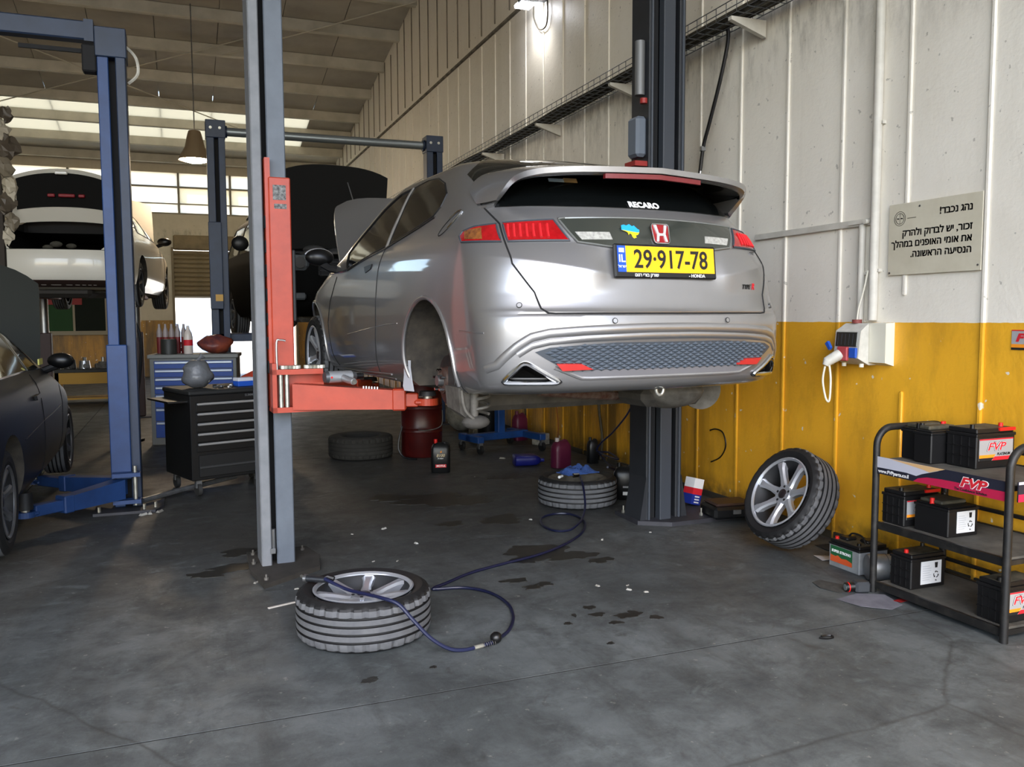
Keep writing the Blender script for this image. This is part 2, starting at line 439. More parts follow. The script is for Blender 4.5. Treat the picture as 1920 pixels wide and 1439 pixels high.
def wall_material(name, lower, upper, split):
    """painted sheet wall: one paint below the line, another above it"""
    m = bpy.data.materials.new(name); m.use_nodes = True; nt = m.node_tree; b = nt.nodes['Principled BSDF']
    g = nt.nodes.new('ShaderNodeNewGeometry'); P = g.outputs['Position']
    sp = nt.nodes.new('ShaderNodeSeparateXYZ'); nt.links.new(P, sp.inputs[0])
    n1 = noise(nt, P, 1.4, 6, 0.65); n2 = noise(nt, P, 9, 4, 0.6); strk = noise(nt, map_n(nt, P, (6, 6, .35)), 1.0, 5, 0.6)
    wht = ramp(nt, n1, [(0.3, upper[0]), (0.7, upper[1])])
    soot = ramp(nt, strk, [(0.58, (0, 0, 0, 1)), (0.85, (.25, .25, .25, 1))])
    wht = mix(nt, soot, wht, upper[2])
    # dust that has run down below the cable tray, a band of its own
    band = math_n(nt, 'MULTIPLY', ramp(nt, math_n(nt, 'MULTIPLY', sp.outputs['Z'], 0.1), [(0.30, (0, 0, 0, 1)), (0.375, (1, 1, 1, 1)), (0.385, (0, 0, 0, 1)), (1, (0, 0, 0, 1))]),
                  ramp(nt, noise(nt, map_n(nt, P, (9, 9, 3)), 1.0, 6, 0.7), [(0.46, (0, 0, 0, 1)), (0.68, (.65, .65, .65, 1))]))
    wht = mix(nt, band, wht, '#5b5546')
    pit = ramp(nt, noise(nt, P, 21, 2, 0.5), [(0.70, (0, 0, 0, 1)), (0.73, (.5, .5, .5, 1))])
    wht = mix(nt, pit, wht, '#77746b')
    yel = ramp(nt, n1, [(0.3, lower[0]), (0.7, lower[1])])
    grim = ramp(nt, noise(nt, map_n(nt, P, (3, 3, 1.2)), 1.0, 6, 0.68), [(0.48, (0, 0, 0, 1)), (0.75, (.7, .7, .7, 1))])
    yel = mix(nt, grim, yel, lower[2])
    # behind the lift: streaky dirt, and the shade there put into the yellow
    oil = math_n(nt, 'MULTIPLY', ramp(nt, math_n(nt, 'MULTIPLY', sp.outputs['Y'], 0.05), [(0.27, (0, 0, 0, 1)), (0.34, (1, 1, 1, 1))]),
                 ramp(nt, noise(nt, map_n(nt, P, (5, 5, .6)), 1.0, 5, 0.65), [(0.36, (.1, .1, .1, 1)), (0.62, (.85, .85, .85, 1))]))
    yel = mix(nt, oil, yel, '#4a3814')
    foot = math_n(nt, 'MULTIPLY', ramp(nt, sp.outputs['Z'], [(0.0, (1, 1, 1, 1)), (0.22, (0, 0, 0, 1))]), ramp(nt, n2, [(0.35, (0, 0, 0, 1)), (0.6, (1, 1, 1, 1))]))
    yel = mix(nt, foot, yel, '#3d3626')
    chip = ramp(nt, noise(nt, P, 14, 2, 0.45), [(0.715, (0, 0, 0, 1)), (0.735, (.9, .9, .9, 1))])
    yel = mix(nt, chip, yel, '#d9d4c6')
    edge = math_n(nt, 'GREATER_THAN', math_n(nt, 'ADD', sp.outputs['Z'], math_n(nt, 'MULTIPLY', math_n(nt, 'SUBTRACT', n2, 0.5), 0.012)), split)
    nt.links.new(mix(nt, edge, yel, wht), b.inputs['Base Color'])
    b.inputs['Roughness'].default_value = 0.5
    bump_n(nt, math_n(nt, 'ADD', n2, math_n(nt, 'MULTIPLY', noise(nt, P, 45, 2), 0.4)), b, 0.22, 0.02)
    return m

floor_m = floor_material()
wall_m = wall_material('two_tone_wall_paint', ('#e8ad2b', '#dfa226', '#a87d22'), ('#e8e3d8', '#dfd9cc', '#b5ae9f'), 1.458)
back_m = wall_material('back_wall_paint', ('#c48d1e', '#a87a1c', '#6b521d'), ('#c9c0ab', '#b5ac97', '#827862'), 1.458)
roof_m = M('roof_sheet', '#aba79c', 0.6, var='#96928a', vscale=1.2)
purlin_m = M('purlin_paint', '#c2beb0', 0.6, var='#aaa698', vscale=2)
joint_m = M('slab_joint', '#1e1d1b', 0.95)
shutter_m = M('roller_shutter', '#8c7c5e', 0.6, var='#776a50', vscale=3)
frame_m = M('window_frame_grey', '#8f8878', 0.6)

def translucent(name, col, mixf=0.75):
    m = bpy.data.materials.new(name); m.use_nodes = True; nt = m.node_tree
    b = nt.nodes['Principled BSDF']; b.inputs['Base Color'].default_value = srgb(col); b.inputs['Roughness'].default_value = 0.6
    t = nt.nodes.new('ShaderNodeBsdfTranslucent'); t.inputs['Color'].default_value = srgb(col)
    mx = nt.nodes.new('ShaderNodeMixShader'); mx.inputs[0].default_value = mixf
    nt.links.new(b.outputs[0], mx.inputs[1]); nt.links.new(t.outputs[0], mx.inputs[2])
    nt.links.new(mx.outputs[0], nt.nodes['Material Output'].inputs['Surface'])
    return m
skylight_m = translucent('translucent_roof_sheet', '#b9b5a6')
pane_m = translucent('frosted_pane', '#f4efe4', 0.85)
pane_warm = translucent('frosted_pane_cream', '#efe6d0', 0.8)

WX, YB = 4.06, 24.05           # right wall plane, back wall plane
def roof_z(y): return 5.62 + (24.0 - y) * 0.1747

# ------------------------------------------------------------------ floor
fl = struct(MB().box(-9, WX + .3, -3.0, YB + .3, -0.12, -0.012).build('floor', joint_m, smooth=0))
def oilspot(x, y, rx, ry, seed, z=0.0008):
    z += .0001 * seed
    rnd = random.Random(seed); n = 40
    ph = [rnd.uniform(0, 6.28) for _ in range(3)]
    pts = []
    for i in range(n):
        a = 2 * PI * i / n; k = 1 + .14 * math.sin(2 * a + ph[0]) + .14 * math.sin(3 * a + ph[1]) + .12 * math.sin(5 * a + ph[2]) + .10 * math.sin(9 * a + ph[0])
        pts.append((x + rx * k * math.cos(a), y + ry * k * math.sin(a)))
    return MB().prism(pts, -.0002, z)
xs = [-9.0, -5.2, -1.3, 4.36]; ys = [-3.0, 3.2, 9.2, 15.2, 24.35]
for i in range(3):
    for j in range(4):
        MB().box(xs[i] + .004, xs[i + 1] - .004, ys[j] + .005, ys[j + 1] - .005, -0.012, 0.0).build('concrete_slab', floor_m, fl, smooth=0)
for y_ in ys[1:-1]:
    MB().box(-9, 4.06, y_ - .006, y_ + .006, -.012, -.0015).build('joint_filler', joint_m, fl, smooth=0)
oil_m = M('oil_stain', '#1f1e1b', 0.45, var='#292825', vscale=14)
for k, (x, y, rx, ry) in enumerate([(2.173, 5.849, .17, .13), (1.785, 5.865, .09, .08), (2.08, 4.93, .20, .16), (2.26, 4.78, .14, .09), (1.95, 4.80, .10, .07), (2.02, 5.02, .10, .10), (2.16, 4.88, .12, .13),
                                   (1.922, 3.876, .030, .030), (1.914, 3.768, .035, .030), (2.044, 3.699, .060, .034), (2.10, 3.72, .035, .03), (1.948, 3.632, .035, .022), (2.168, 3.624, .030, .03), (1.723, 3.707, .018, .02), (1.798, 3.404, .016, .015), (1.80, 3.80, .012, .02),
                                   (.675, 3.411, .026, .022), (.70, 3.43, .02, .015), (.964, 3.446, .014, .014), (1.90, 6.70, .34, .22), (2.15, 6.55, .20, .15), (2.812, 7.42, .16, .14), (.308, 5.657, .12, .09), (.256, 5.312, .14, .08), (.10, 5.224, .12, .06),
                                   (1.727, 4.436, .07, .04), (1.781, 4.29, .06, .03), (1.86, 4.32, .05, .03), (2.37, 4.62, .08, .05), (1.6, 6.9, .2, .12)]):
    oilspot(x, y, rx, ry, k).build('oil_stain', oil_m, fl, smooth=0)

# ------------------------------------------------------------------ right wall with its standing seams
wl = struct(MB().add([(WX, -2.6, 0), (WX, YB + .2, 0), (WX, YB + .2, roof_z(YB)), (WX, -2.6, roof_z(-2.6)),
                      (WX + .2, -2.6, 0), (WX + .2, YB + .2, 0), (WX + .2, YB + .2, roof_z(YB)), (WX + .2, -2.6, roof_z(-2.6))],
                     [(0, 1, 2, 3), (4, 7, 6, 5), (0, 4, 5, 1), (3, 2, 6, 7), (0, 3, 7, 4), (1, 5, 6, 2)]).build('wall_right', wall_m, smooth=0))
rib_me = {}
stain_m = M('stained_joint', '#8d8577', .8, var='#4d463a', vscale=5, stretch=(1, 1, .3))
def rib(y, z0, z1):
    k = (round(z0, 2), round(z1, 2))
    if k not in rib_me:
        o = MB().box(WX - .014, WX + .004, -.013, .013, z0, z1, c=.006).build('rib', wall_m if z0 < 5 else stain_m, wl, smooth=40); rib_me[k] = o.data
    else: o = link('rib', rib_me[k], wl)
    o.location = (0, y, 0)
k0 = 3.403
for k in range(-9, 38):
    y = k0 + .5465 * k
    if y > YB - .1: break
    if k == 1: rib(y, 1.62, 5.28); rib(y, 0, 1.04)
    elif k == 0: rib(y, 0, 5.28)
    else: rib(y, 0, 5.28)
    if k > 4: rib(y, 5.42, 5.95 if y > 21 else (6.7 if y > 17 else (7.4 if y > 13 else 8.0)))
MB().box(WX - .035, WX + .01, -2.6, YB, 5.30, 5.335, c=.004).build('panel_ledge', M('ledge_dirty', '#7d766a', .8, var='#3f3a31', vscale=6), wl, smooth=0)
MB().box(WX - .012, WX + .01, -2.6, YB, 0.0, 0.05).build('wall_foot', M('foot_grime', '#3b352a', .9), wl, smooth=0)

# ------------------------------------------------------------------ roof: sheets, purlins, skylights
rf = struct(MB().add([(-9, -2.6, roof_z(-2.6) + .12), (WX + .2, -2.6, roof_z(-2.6) + .12), (WX + .2, 20.3, roof_z(20.3) + .12), (-9, 20.3, roof_z(20.3) + .12),
                      (-9, -2.6, roof_z(-2.6) + .2), (WX + .2, -2.6, roof_z(-2.6) + .2), (WX + .2, 20.3, roof_z(20.3) + .2), (-9, 20.3, roof_z(20.3) + .2)],
                     [(0, 1, 2, 3), (4, 7, 6, 5), (0, 4, 5, 1), (3, 2, 6, 7), (0, 3, 7, 4), (1, 5, 6, 2)]).build('ceiling', roof_m, smooth=0))
def sheet(x0, x1, y0, y1, name, mat, t=.04):
    z0, z1 = roof_z(y0), roof_z(y1)
    MB().add([(x0, y0, z0), (x1, y0, z0), (x1, y1, z1), (x0, y1, z1), (x0, y0, z0 + t), (x1, y0, z0 + t), (x1, y1, z1 + t), (x0, y1, z1 + t)],
             [(0, 1, 2, 3), (4, 7, 6, 5), (0, 4, 5, 1), (3, 2, 6, 7), (0, 3, 7, 4), (1, 5, 6, 2)]).build(name, mat, rf, smooth=0)
sx = [-9 + 1.09 * i for i in range(12)] + [WX + .02]
for i in range(12):
    a, b = sx[i] + .006, sx[i + 1] - .006
    sheet(a, b, -2.6, 20.33, 'roof_sheet', roof_m)
    lit2 = 5 <= i <= 10
    a, b = sx[i], sx[i + 1]
    sheet(a, b, 20.33, 21.42, 'skylight_sheet' if i in (5, 6, 7, 8, 9, 10) else 'roof_sheet', skylight_m if i in (5, 6, 7, 8, 9, 10) else roof_m)
    sheet(a, b, 21.42, 22.62, 'skylight_sheet' if lit2 else 'roof_sheet', skylight_m if lit2 else roof_m)
    sheet(a, b, 22.62, YB + .2, 'roof_sheet', roof_m)
pur = None
for y in (23.75, 22.62, 21.44, 20.34, 19.0, 17.68, 16.38, 15.08, 13.78, 12.48, 11.18, 9.88, 8.58, 7.28):
    if pur is None:
        pur = MB().box(-9, WX, -.035, .035, -.20, 0.0, c=.008).box(-9, WX, .035, .09, -.20, -.185).build('purlin', purlin_m, rf, smooth=0); o = pur
    else: o = link('purlin', pur.data, rf)
    o.location = (0, y, roof_z(y))
# bracing rods under the roof
for (a, b) in (((-4.2, 21.3), (1.6, 16.6)), ((-4.2, 16.6), (1.6, 21.3)), ((.9, 17.6), (4.0, 14.9))):
    MB().tube([(a[0], a[1], roof_z(a[1]) - .22), (b[0], b[1], roof_z(b[1]) - .22)], .012, 6).build('bracing_rod', purlin_m, rf)

# ------------------------------------------------------------------ back wall, its window band, office window and roller door
DX0, DX1, DZ = -0.12, 2.95, 3.30
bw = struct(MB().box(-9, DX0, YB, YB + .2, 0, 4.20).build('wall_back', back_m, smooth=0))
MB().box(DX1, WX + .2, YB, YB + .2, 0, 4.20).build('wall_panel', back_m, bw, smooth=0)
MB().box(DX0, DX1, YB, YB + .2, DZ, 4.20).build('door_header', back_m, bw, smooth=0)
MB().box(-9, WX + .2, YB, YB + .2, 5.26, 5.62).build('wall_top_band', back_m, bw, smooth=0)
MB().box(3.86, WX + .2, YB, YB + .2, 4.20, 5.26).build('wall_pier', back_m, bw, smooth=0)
n = 0
x = 3.86 - 1.277
xL = 3.86
while x > -6.6:
    n += 1
    w = struct(MB().box(x, x + .05, YB - .02, YB + .14, 4.20, 5.26, c=.006).build('window_%d' % n, frame_m, smooth=0))
    MB().box(x + .05, xL, YB, YB + .1, 4.20, 4.24).build('window_sill', frame_m, w, smooth=0)
    MB().box(x + .05, xL, YB, YB + .1, 4.88, 4.92).build('transom', frame_m, w, smooth=0)
    MB().box(x + .05, xL, YB, YB + .1, 4.46, 4.485).build('transom', frame_m, w, smooth=0)
    MB().box(x + .05, xL, YB + .04, YB + .05, 4.92, 5.26).build('pane', pane_m, w, smooth=0)
    MB().box(x + .05, xL, YB + .04, YB + .05, 4.485, 4.88).build('pane', pane_warm if n != 4 else pane_m, w, smooth=0)
    MB().box(x + .05, xL, YB + .04, YB + .05, 4.24, 4.46).build('pane', pane_m, w, smooth=0)
    xL = x; x -= 1.277
sd = struct(MB().box(DX0 - .06, DX0, YB - .05, YB + .05, 0, DZ + .05).box(DX1, DX1 + .06, YB - .05, YB + .05, 0, DZ + .05).build('door_1', M('door_guide', '#7a6d55', .6), smooth=0))
MB().box(DX0, DX1, YB - .16, YB + .02, DZ - .02, DZ + .36, c=.03).build('shutter_box', M('shutter_box', '#8a7a5e', .7, var='#6d6049', vscale=3), sd, smooth=0)
sl = None
zz = DZ - .03
while zz > 2.12:
    if sl is None:
        sl = MB().add([(DX0, 0, 0), (DX1, 0, 0), (DX1, -.03, -.045), (DX0, -.03, -.045), (DX1, -.03, -.075), (DX0, -.03, -.075), (DX1, .0, -.118), (DX0, .0, -.118)],
                      [(0, 1, 2, 3), (3, 2, 4, 5), (5, 4, 6, 7)]).build('slat', shutter_m, sd, smooth=30); o = sl
    else: o = link('slat', sl.data, sd)
    o.location = (0, YB + .03, zz); zz -= .118
MB().box(DX0, DX1, YB, YB + .05, zz - .05, zz).build('bottom_bar', M('shutter_bar', '#a09a90', .5), sd, smooth=0)
# office window left of the roller door
ow = struct(MB().box(-3.6, -3.52, YB - .05, YB + .02, 1.18, 2.22).box(-1.78, -1.66, YB - .05, YB + .02, 1.18, 2.22).box(-3.6, -1.66, YB - .05, YB + .02, 2.12, 2.22)
            .box(-3.6, -1.6, YB - .08, YB + .02, 1.10, 1.20).box(-2.52, -2.47, YB - .05, YB + .02, 1.2, 2.12).build('window_9', frame_m, smooth=0))
MB().box(-3.52, -2.52, YB - .02, YB - .01, 1.2, 2.12).build('pane', M('green_pane', '#2c4a30', .6, spec=.1), ow, smooth=0)
MB().box(-2.47, -1.78, YB - .02, YB - .01, 1.2, 2.12).build('pane', M('dark_pane', '#161d18', .6, spec=.1), ow, smooth=0)
MB().box(-3.52, -2.3, YB - .06, YB - .02, 1.86, 2.10).build('awning', M('red_awning', '#7d1518', .6), ow, smooth=0)

# ------------------------------------------------------------------ left wall, front header, yard outside
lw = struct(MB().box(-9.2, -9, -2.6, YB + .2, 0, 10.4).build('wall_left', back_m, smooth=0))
struct(MB().box(-9.2, WX + .2, -2.8, -2.6, 6.4, 10.4).build('wall_front_header', back_m, smooth=0))
yard = struct(MB().box(-60, 60, YB + .35, 90, -.14, -.02).build('yard_ground', M('yard_ground', '#b9b0a0', .9, var='#a49b8b', vscale=.8), smooth=0))
apron = struct(MB().box(-60, 60, -70, -3.0, -.14, -.01).build('apron_ground', M('apron_ground', '#8f8c86', .9, var='#7c7973', vscale=.6), smooth=0))
yw = struct(MB().box(-30, 40, 46, 46.4, -.02, 5.0).build('wall_yard', M('yard_wall', '#ded9cc', .9), smooth=0))
# ------------------------------------------------------------------ car body surfaces
def pch(tab):
    xs=[t[0] for t in tab]; ys=[t[1] for t in tab]; n=len(xs)
    d=[(ys[i+1]-ys[i])/(xs[i+1]-xs[i]) for i in range(n-1)]
    m=[d[0]]+[0 if d[i-1]*d[i]<=0 else 2*d[i-1]*d[i]/(d[i-1]+d[i]) for i in range(1,n-1)]+[d[-1]]
    def f(x):
        if x<=xs[0]: return ys[0]
        if x>=xs[-1]: return ys[-1]
        i=bisect.bisect_right(xs,x)-1; h=xs[i+1]-xs[i]; t=(x-xs[i])/h
        return (2*t**3-3*t*t+1)*ys[i]+(t**3-2*t*t+t)*h*m[i]+(-2*t**3+3*t*t)*ys[i+1]+(t**3-t*t)*h*m[i+1]
    return f
class Surf:
    """horizontal-slice car body; x right, y forward from the rear bumper, z up"""
    def __init__(s,yr,yf,w,dr,df,n=2.6,m=2.0,taper=(0.0,0.0,2.0),detail=None):
        s.yr,s.yf,s.w,s.dr,s.df=[pch(t) for t in (yr,yf,w,dr,df)]; s.n=n; s.m=m; s.taper=taper; s.detail=detail
    def tw(s,y,z):
        a,b,yc=s.taper
        k=a if y<yc else b
        return 1-k*((y-yc)/2.1)**2
    def rear(s,a,z):
        sg=1 if a>=0 else -1; a=abs(a)
        t=math.sin(a)**(2/s.n); u=1-max(0,math.cos(a))**(2/s.m)
        y=s.yr(z)+s.dr(z)*u
        x=sg*s.w(z)*s.tw(y,z)*t
        if s.detail: y+=s.detail(x,z)*(1-u)
        return (x,y,z)
    def front(s,a,z):
        t=math.sin(abs(a))**(2/s.n); u=1-max(0,math.cos(a))**(2/s.m)
        y=s.yf(z)-s.df(z)*u
        return ((1 if a>=0 else -1)*s.w(z)*s.tw(y,z)*t,y,z)
    def side(s,y,z,sg=-1):
        r0=s.yr(z)+s.dr(z); f0=s.yf(z)-s.df(z)
        if y<r0:
            u=max(0,min(1,(y-s.yr(z))/s.dr(z))); t=(1-(1-u)**s.m)**(1/s.n)
        elif y>f0:
            u=max(0,min(1,(s.yf(z)-y)/s.df(z))); t=(1-(1-u)**s.m)**(1/s.n)
        else: t=1
        return (sg*s.w(z)*s.tw(y,z)*t,y,z)
    def outline(s,z,nr=16,ns=14,nf=10):
        h=[s.rear(math.pi/2*i/nr,z) for i in range(nr+1)]
        r0=s.yr(z)+s.dr(z); f0=s.yf(z)-s.df(z)
        h+=[s.side(r0+(f0-r0)*i/ns,z,1) for i in range(1,ns)]
        h+=[s.front(math.pi/2*(1-i/nf),z) for i in range(nf+1)]
        return h+[(-p[0],p[1],p[2]) for p in h[-2:0:-1]]

def sstep(a, b, x):
    t = max(0, min(1, (x - a) / (b - a))); return t * t * (3 - 2 * t)
def body_mesh(S, zs, nr=36, ns=22, nf=16):
    """closed shell of the body from its slices"""
    mb = MB(); rings = [S.outline(z, nr, ns, nf) for z in zs]; n = len(rings[0])
    for r in rings: mb.v += r
    for k in range(len(zs) - 1):
        for i in range(n):
            j = (i + 1) % n
            mb.f.append((k * n + i, k * n + j, (k + 1) * n + j, (k + 1) * n + i)); mb.m.append(0)
    mb.f.append(tuple(range(n))); mb.m.append(1)
    mb.f.append(tuple((len(zs) - 1) * n + i for i in range(n - 1, -1, -1))); mb.m.append(0)
    return mb
def carve(o, cutters):
    """boolean-cut the given cutter objects out of o, then drop them"""
    for c in cutters:
        md = o.modifiers.new('cut', 'BOOLEAN'); md.operation = 'DIFFERENCE'; md.solver = 'EXACT'; md.object = c
    bpy.context.view_layer.update()
    dg = bpy.context.evaluated_depsgraph_get()
    me = bpy.data.meshes.new_from_object(o.evaluated_get(dg))
    o.modifiers.clear(); old = o.data; o.data = me; bpy.data.meshes.remove(old)
    for c in cutters: bpy.data.objects.remove(c)
    me.shade_smooth(); me.set_sharp_from_angle(angle=RAD(32))
def nrm(fn, a, b, e=0.003):
    p = Vector(fn(a, b)); u = Vector(fn(a + e, b)) - Vector(fn(a - e, b)); w = Vector(fn(a, b + e)) - Vector(fn(a, b - e))
    n = u.cross(w); return p, (n.normalized() if n.length > 1e-12 else Vector((0, -1, 0)))
def on(fn, a, b, off, out):
    p, n = nrm(fn, a, b)
    if n.dot(out(p)) < 0: n = -n
    return p + n * off
def outward(p): return Vector((p.x, (p.y - 2.1) * .5, (p.z - .75) * .6))
def patch(fn, poly, off=0.004, depth=0.012, step=0.03, steps=None, mi=0, mb=None):
    """a skin piece lying on the surface fn(a,b): its outline poly is given in (a,b)"""
    sa, sb = steps or (step, step)
    P = []
    n = len(poly)
    for i in range(n):
        a, b = poly[i], poly[(i + 1) % n]
        k = max(1, int(max(abs(b[0] - a[0]) / sa, abs(b[1] - a[1]) / sb)))
        P += [(a[0] + (b[0] - a[0]) * t / k, a[1] + (b[1] - a[1]) * t / k) for t in range(k)]
    m = len(P)
    def inside(x, y):
        c = False
        for i in range(m):
            (x1, y1), (x2, y2) = P[i], P[i - 1]
            if (y1 > y) != (y2 > y) and x < (x2 - x1) * (y - y1) / (y2 - y1) + x1: c = not c
        return c
    a0, a1 = min(p[0] for p in P), max(p[0] for p in P); b0, b1 = min(p[1] for p in P), max(p[1] for p in P)
    Q = []
    i = a0 + sa * .5
    while i < a1:
        j = b0 + sb * .5
        while j < b1:
            if inside(i, j) and all(((i - p[0]) / sa) ** 2 + ((j - p[1]) / sb) ** 2 > .12 for p in P): Q.append((i, j))
            j += sb
        i += sa
    V = [Vector(p) for p in P + Q]
    r = delaunay_2d_cdt(V, [(i, (i + 1) % m) for i in range(m)], [], 1, 1e-7)
    vs, fs = r[0], r[2]
    top = [on(fn, v.x, v.y, off, outward) for v in vs]
    mb = mb or MB()
    bot = [on(fn, v.x, v.y, off - depth, outward) for v in vs]
    k = len(vs)
    from collections import Counter
    ec = Counter()
    for f in fs:
        for q in range(len(f)): ec[tuple(sorted((f[q], f[(q + 1) % len(f)])))] += 1
    skirt = [(a, b, b + k, a + k) for (a, b), c in ec.items() if c == 1]
    mb.add(top + bot, [tuple(f) for f in fs] + skirt, mi)
    return mb
def bead(fn, pts, r, off=0.0, n=6, sub=6, mb=None, closed=False, mi=0):
    """a line drawn on the surface: seam, ridge or trim strip"""
    L = []
    for i in range(len(pts) if closed else len(pts) - 1):
        a, b = pts[i], pts[(i + 1) % len(pts)]
        L += [(a[0] + (b[0] - a[0]) * t / sub, a[1] + (b[1] - a[1]) * t / sub) for t in range(sub)]
    if not closed: L.append(pts[-1])
    mb = mb or MB()
    return mb.tube([on(fn, a, b, off, outward) for a, b in L], r, n, mi=mi, closed=closed)
def mirror_poly(p): return [(-a, b) for a, b in p]
def side_fn(S, sg): return lambda y, z: S.side(y, z, sg)
def frange(a, b, n): return [a + (b - a) * i / n for i in range(n + 1)]
# ------------------------------------------------------------------ silver hatchback on the lift
def hatch_detail(x, z):
    ax = abs(x); d = 0.0
    if .645 < z < .88:
        zc = .672 + .15 * min(1, ax / .82)
        t = (z - .645) / (zc - .645) if z < zc else (.88 - z) / (.88 - zc)
        d -= .034 * t * sstep(.27, .40, ax)
    if z < .47: d += .012 * sstep(0, .06, .47 - z) * (1 - sstep(.45, .62, ax))
    if .548 < z < .556: d += .008
    return d
CS = Surf(
 yr=[(.15,.45),(.19,.10),(.215,.05),(.26,.03),(.40,.0),(.50,-.01),(.552,.0),(.575,.016),(.645,.040),(.70,.055),(.78,.075),(.87,.10),(.98,.145),(1.03,.18),(1.10,.24),(1.20,.36),(1.28,.50),(1.34,.66),(1.38,.84),(1.41,1.02),(1.44,1.3),(1.465,1.65)],
 yf=[(.15,4.1),(.25,4.22),(.45,4.27),(.62,4.24),(.72,4.1),(.80,3.8),(.88,3.5),(.95,3.25),(1.05,3.05),(1.15,2.86),(1.25,2.65),(1.33,2.46),(1.39,2.28),(1.43,2.12),(1.465,1.9)],
 w=[(.15,.80),(.20,.85),(.30,.88),(.45,.893),(.60,.895),(.75,.888),(.85,.878),(.92,.862),(.97,.84),(1.05,.80),(1.15,.745),(1.25,.69),(1.32,.645),(1.37,.60),(1.40,.56),(1.43,.49),(1.465,.3)],
 dr=[(.15,.30),(.5,.36),(.75,.40),(.9,.46),(1.1,.55),(1.3,.5),(1.40,.35),(1.465,.1)],
 df=[(.15,.7),(.6,.75),(.8,.6),(.95,.5),(1.3,.3),(1.465,.1)],
 n=2.9, taper=(.025,.04,2.0), detail=hatch_detail)
CAR_O, CAR_YAW = Vector((2.1607, 3.4796, 0.9625)), RAD(4.7)
car = thing('hatchback_car', 'silver three-door hatchback with rear wing and yellow plate raised on the orange-armed lift', 'car', CAR_O, CAR_YAW)
RF = CS.rear; SL, SR = side_fn(CS, -1), side_fn(CS, 1)
def RX(x, z):
    wz = CS.w(z) * CS.tw(CS.yr(z) + .1, z); t = min(1, abs(x) / wz)
    return RF((1 if x >= 0 else -1) * math.asin(t ** (CS.n / 2)), z)
zs = frange(.15, .30, 8) + frange(.30, .66, 40)[1:] + frange(.66, .88, 60)[1:] + frange(.88, 1.0, 8)[1:] + frange(1.0, 1.40, 18)[1:] + frange(1.40, 1.465, 7)[1:]
body_mats = [silver, under_m, liner_m, slot_m]
body = body_mesh(CS, zs).build('body', body_mats, car, smooth=32)
cut = []
for (yc, zc, R, x0, x1) in ((.967, .275, .365, -1.2, -.52), (.967, .275, .365, .52, 1.2), (3.56, .29, .375, -1.2, -.50), (3.56, .29, .375, .50, 1.2)):
    cut.append(MB().cyl((x0, yc, zc), (x1, yc, zc), R, n=48, mi=2).build('cutter', body_mats, car, smooth=0))
pipe_poly = [(-.86, .336), (-.565, .240), (-1.115, .240)]
for sg in (1, -1):
    p3 = [Vector(RF(sg * a, z)) for a, z in pipe_poly]
    ins = sum(p3, Vector()) / 3
    p3 = [ins + (p - ins) * .9 for p in p3]
    vs = [p + Vector((0, -.3, 0)) for p in p3] + [p + Vector((0, .16, 0)) for p in p3]
    cut.append(MB().add(vs, [(0, 1, 2), (5, 4, 3), (0, 3, 4, 1), (1, 4, 5, 2), (2, 5, 3, 0)], 3).build('cutter', body_mats, car, smooth=0))
carve(body, cut)

rdg = [(-1.34, .300), (-1.17, .318), (-1.05, .362), (-.93, .406), (-.80, .446), (-.66, .464), (-.40, .476), (-.2, .482), (-.05, .486)]
for r_, o_ in ((.030, -.021), (.022, -.015)):
    path = rdg if r_ > .025 else [(a, z - .038) for a, z in rdg[3:]]
    path = path + [(-a, z) for a, z in path[::-1]]
    bead(RF, path, r_, o_, 24, 5).build('bumper_ridge', silver, car, smooth=60)
# exhaust trims
for sg in (1, -1):
    pts = []
    for i in range(3):                       # rounded triangle
        a, b, c = pipe_poly[i - 1], pipe_poly[i], pipe_poly[(i + 1) % 3]
        for t in (.0, .33, .66, 1.0):
            q0 = (b[0] + (a[0] - b[0]) * .14 * (1 - t), b[1] + (a[1] - b[1]) * .14 * (1 - t)); q1 = (b[0] + (c[0] - b[0]) * .14 * t, b[1] + (c[1] - b[1]) * .14 * t)
            pts.append((sg * (q0[0] + (q1[0] - q0[0]) * t), q0[1] + (q1[1] - q0[1]) * t))
    ex = bead(RF, pts, .012, .004, 8, 3, closed=True).build('exhaust_trim', chrome, car)
    ins = Vector((sum(p[0] for p in pts) / len(pts), sum(p[1] for p in pts) / len(pts)))
    bead(RF, [tuple(ins + (Vector(p) - ins) * 1.1) for p in pts], .005, .003, 6, 3, closed=True).build('trim_gap', gap_m, ex)
    bead(RF, [tuple(ins + (Vector(p) - ins) * .8) for p in pts], .007, -.03, 6, 3, closed=True).build('inner_ring', M('soot_ring', '#3b3b3b', .4, .8), ex)

# lamps
inner = [(-.955, .975), (-.548, .985), (-.44, .886), (-.905, .884)]
outer = [(-1.02, .972), (-1.263, .966), (-1.43, .948), (-1.50, .925), (-1.47, .895), (-.965, .884)]
for sg in (1, -1):
    mp = lambda p: [(sg * a, b) for a, b in p]
    tl = patch(RF, mp(inner), .005, .02, steps=(.05, .02)).build('tail_lamp', red_lens, car)
    for k in range(7):
        u = .14 + k * .052; a = -.93 + .36 * (u - .1) / .5
        bead(RF, mp([(-.905 + .052 * k, .962), (-.895 + .052 * k, .90)]), .007, .006, 6, 4).build('lens_rib', red_lens2, tl)
    bead(RF, mp(inner), .005, .004, 6, 8, closed=True).build('lamp_seal', gry_plastic, tl)
    ol = patch(RF, mp(outer), .005, .02, steps=(.05, .02)).build('tail_lamp', red_lens, car)
    am = [(-1.17, .957), (-1.40, .948), (-1.40, .905), (-1.16, .90)]
    patch(RF, mp(am), .007, .01, steps=(.05, .015)).build('indicator_lens', amber_lens, ol)
    bead(RF, mp(outer), .005, .004, 6, 6, closed=True).build('lamp_seal', gry_plastic, ol)
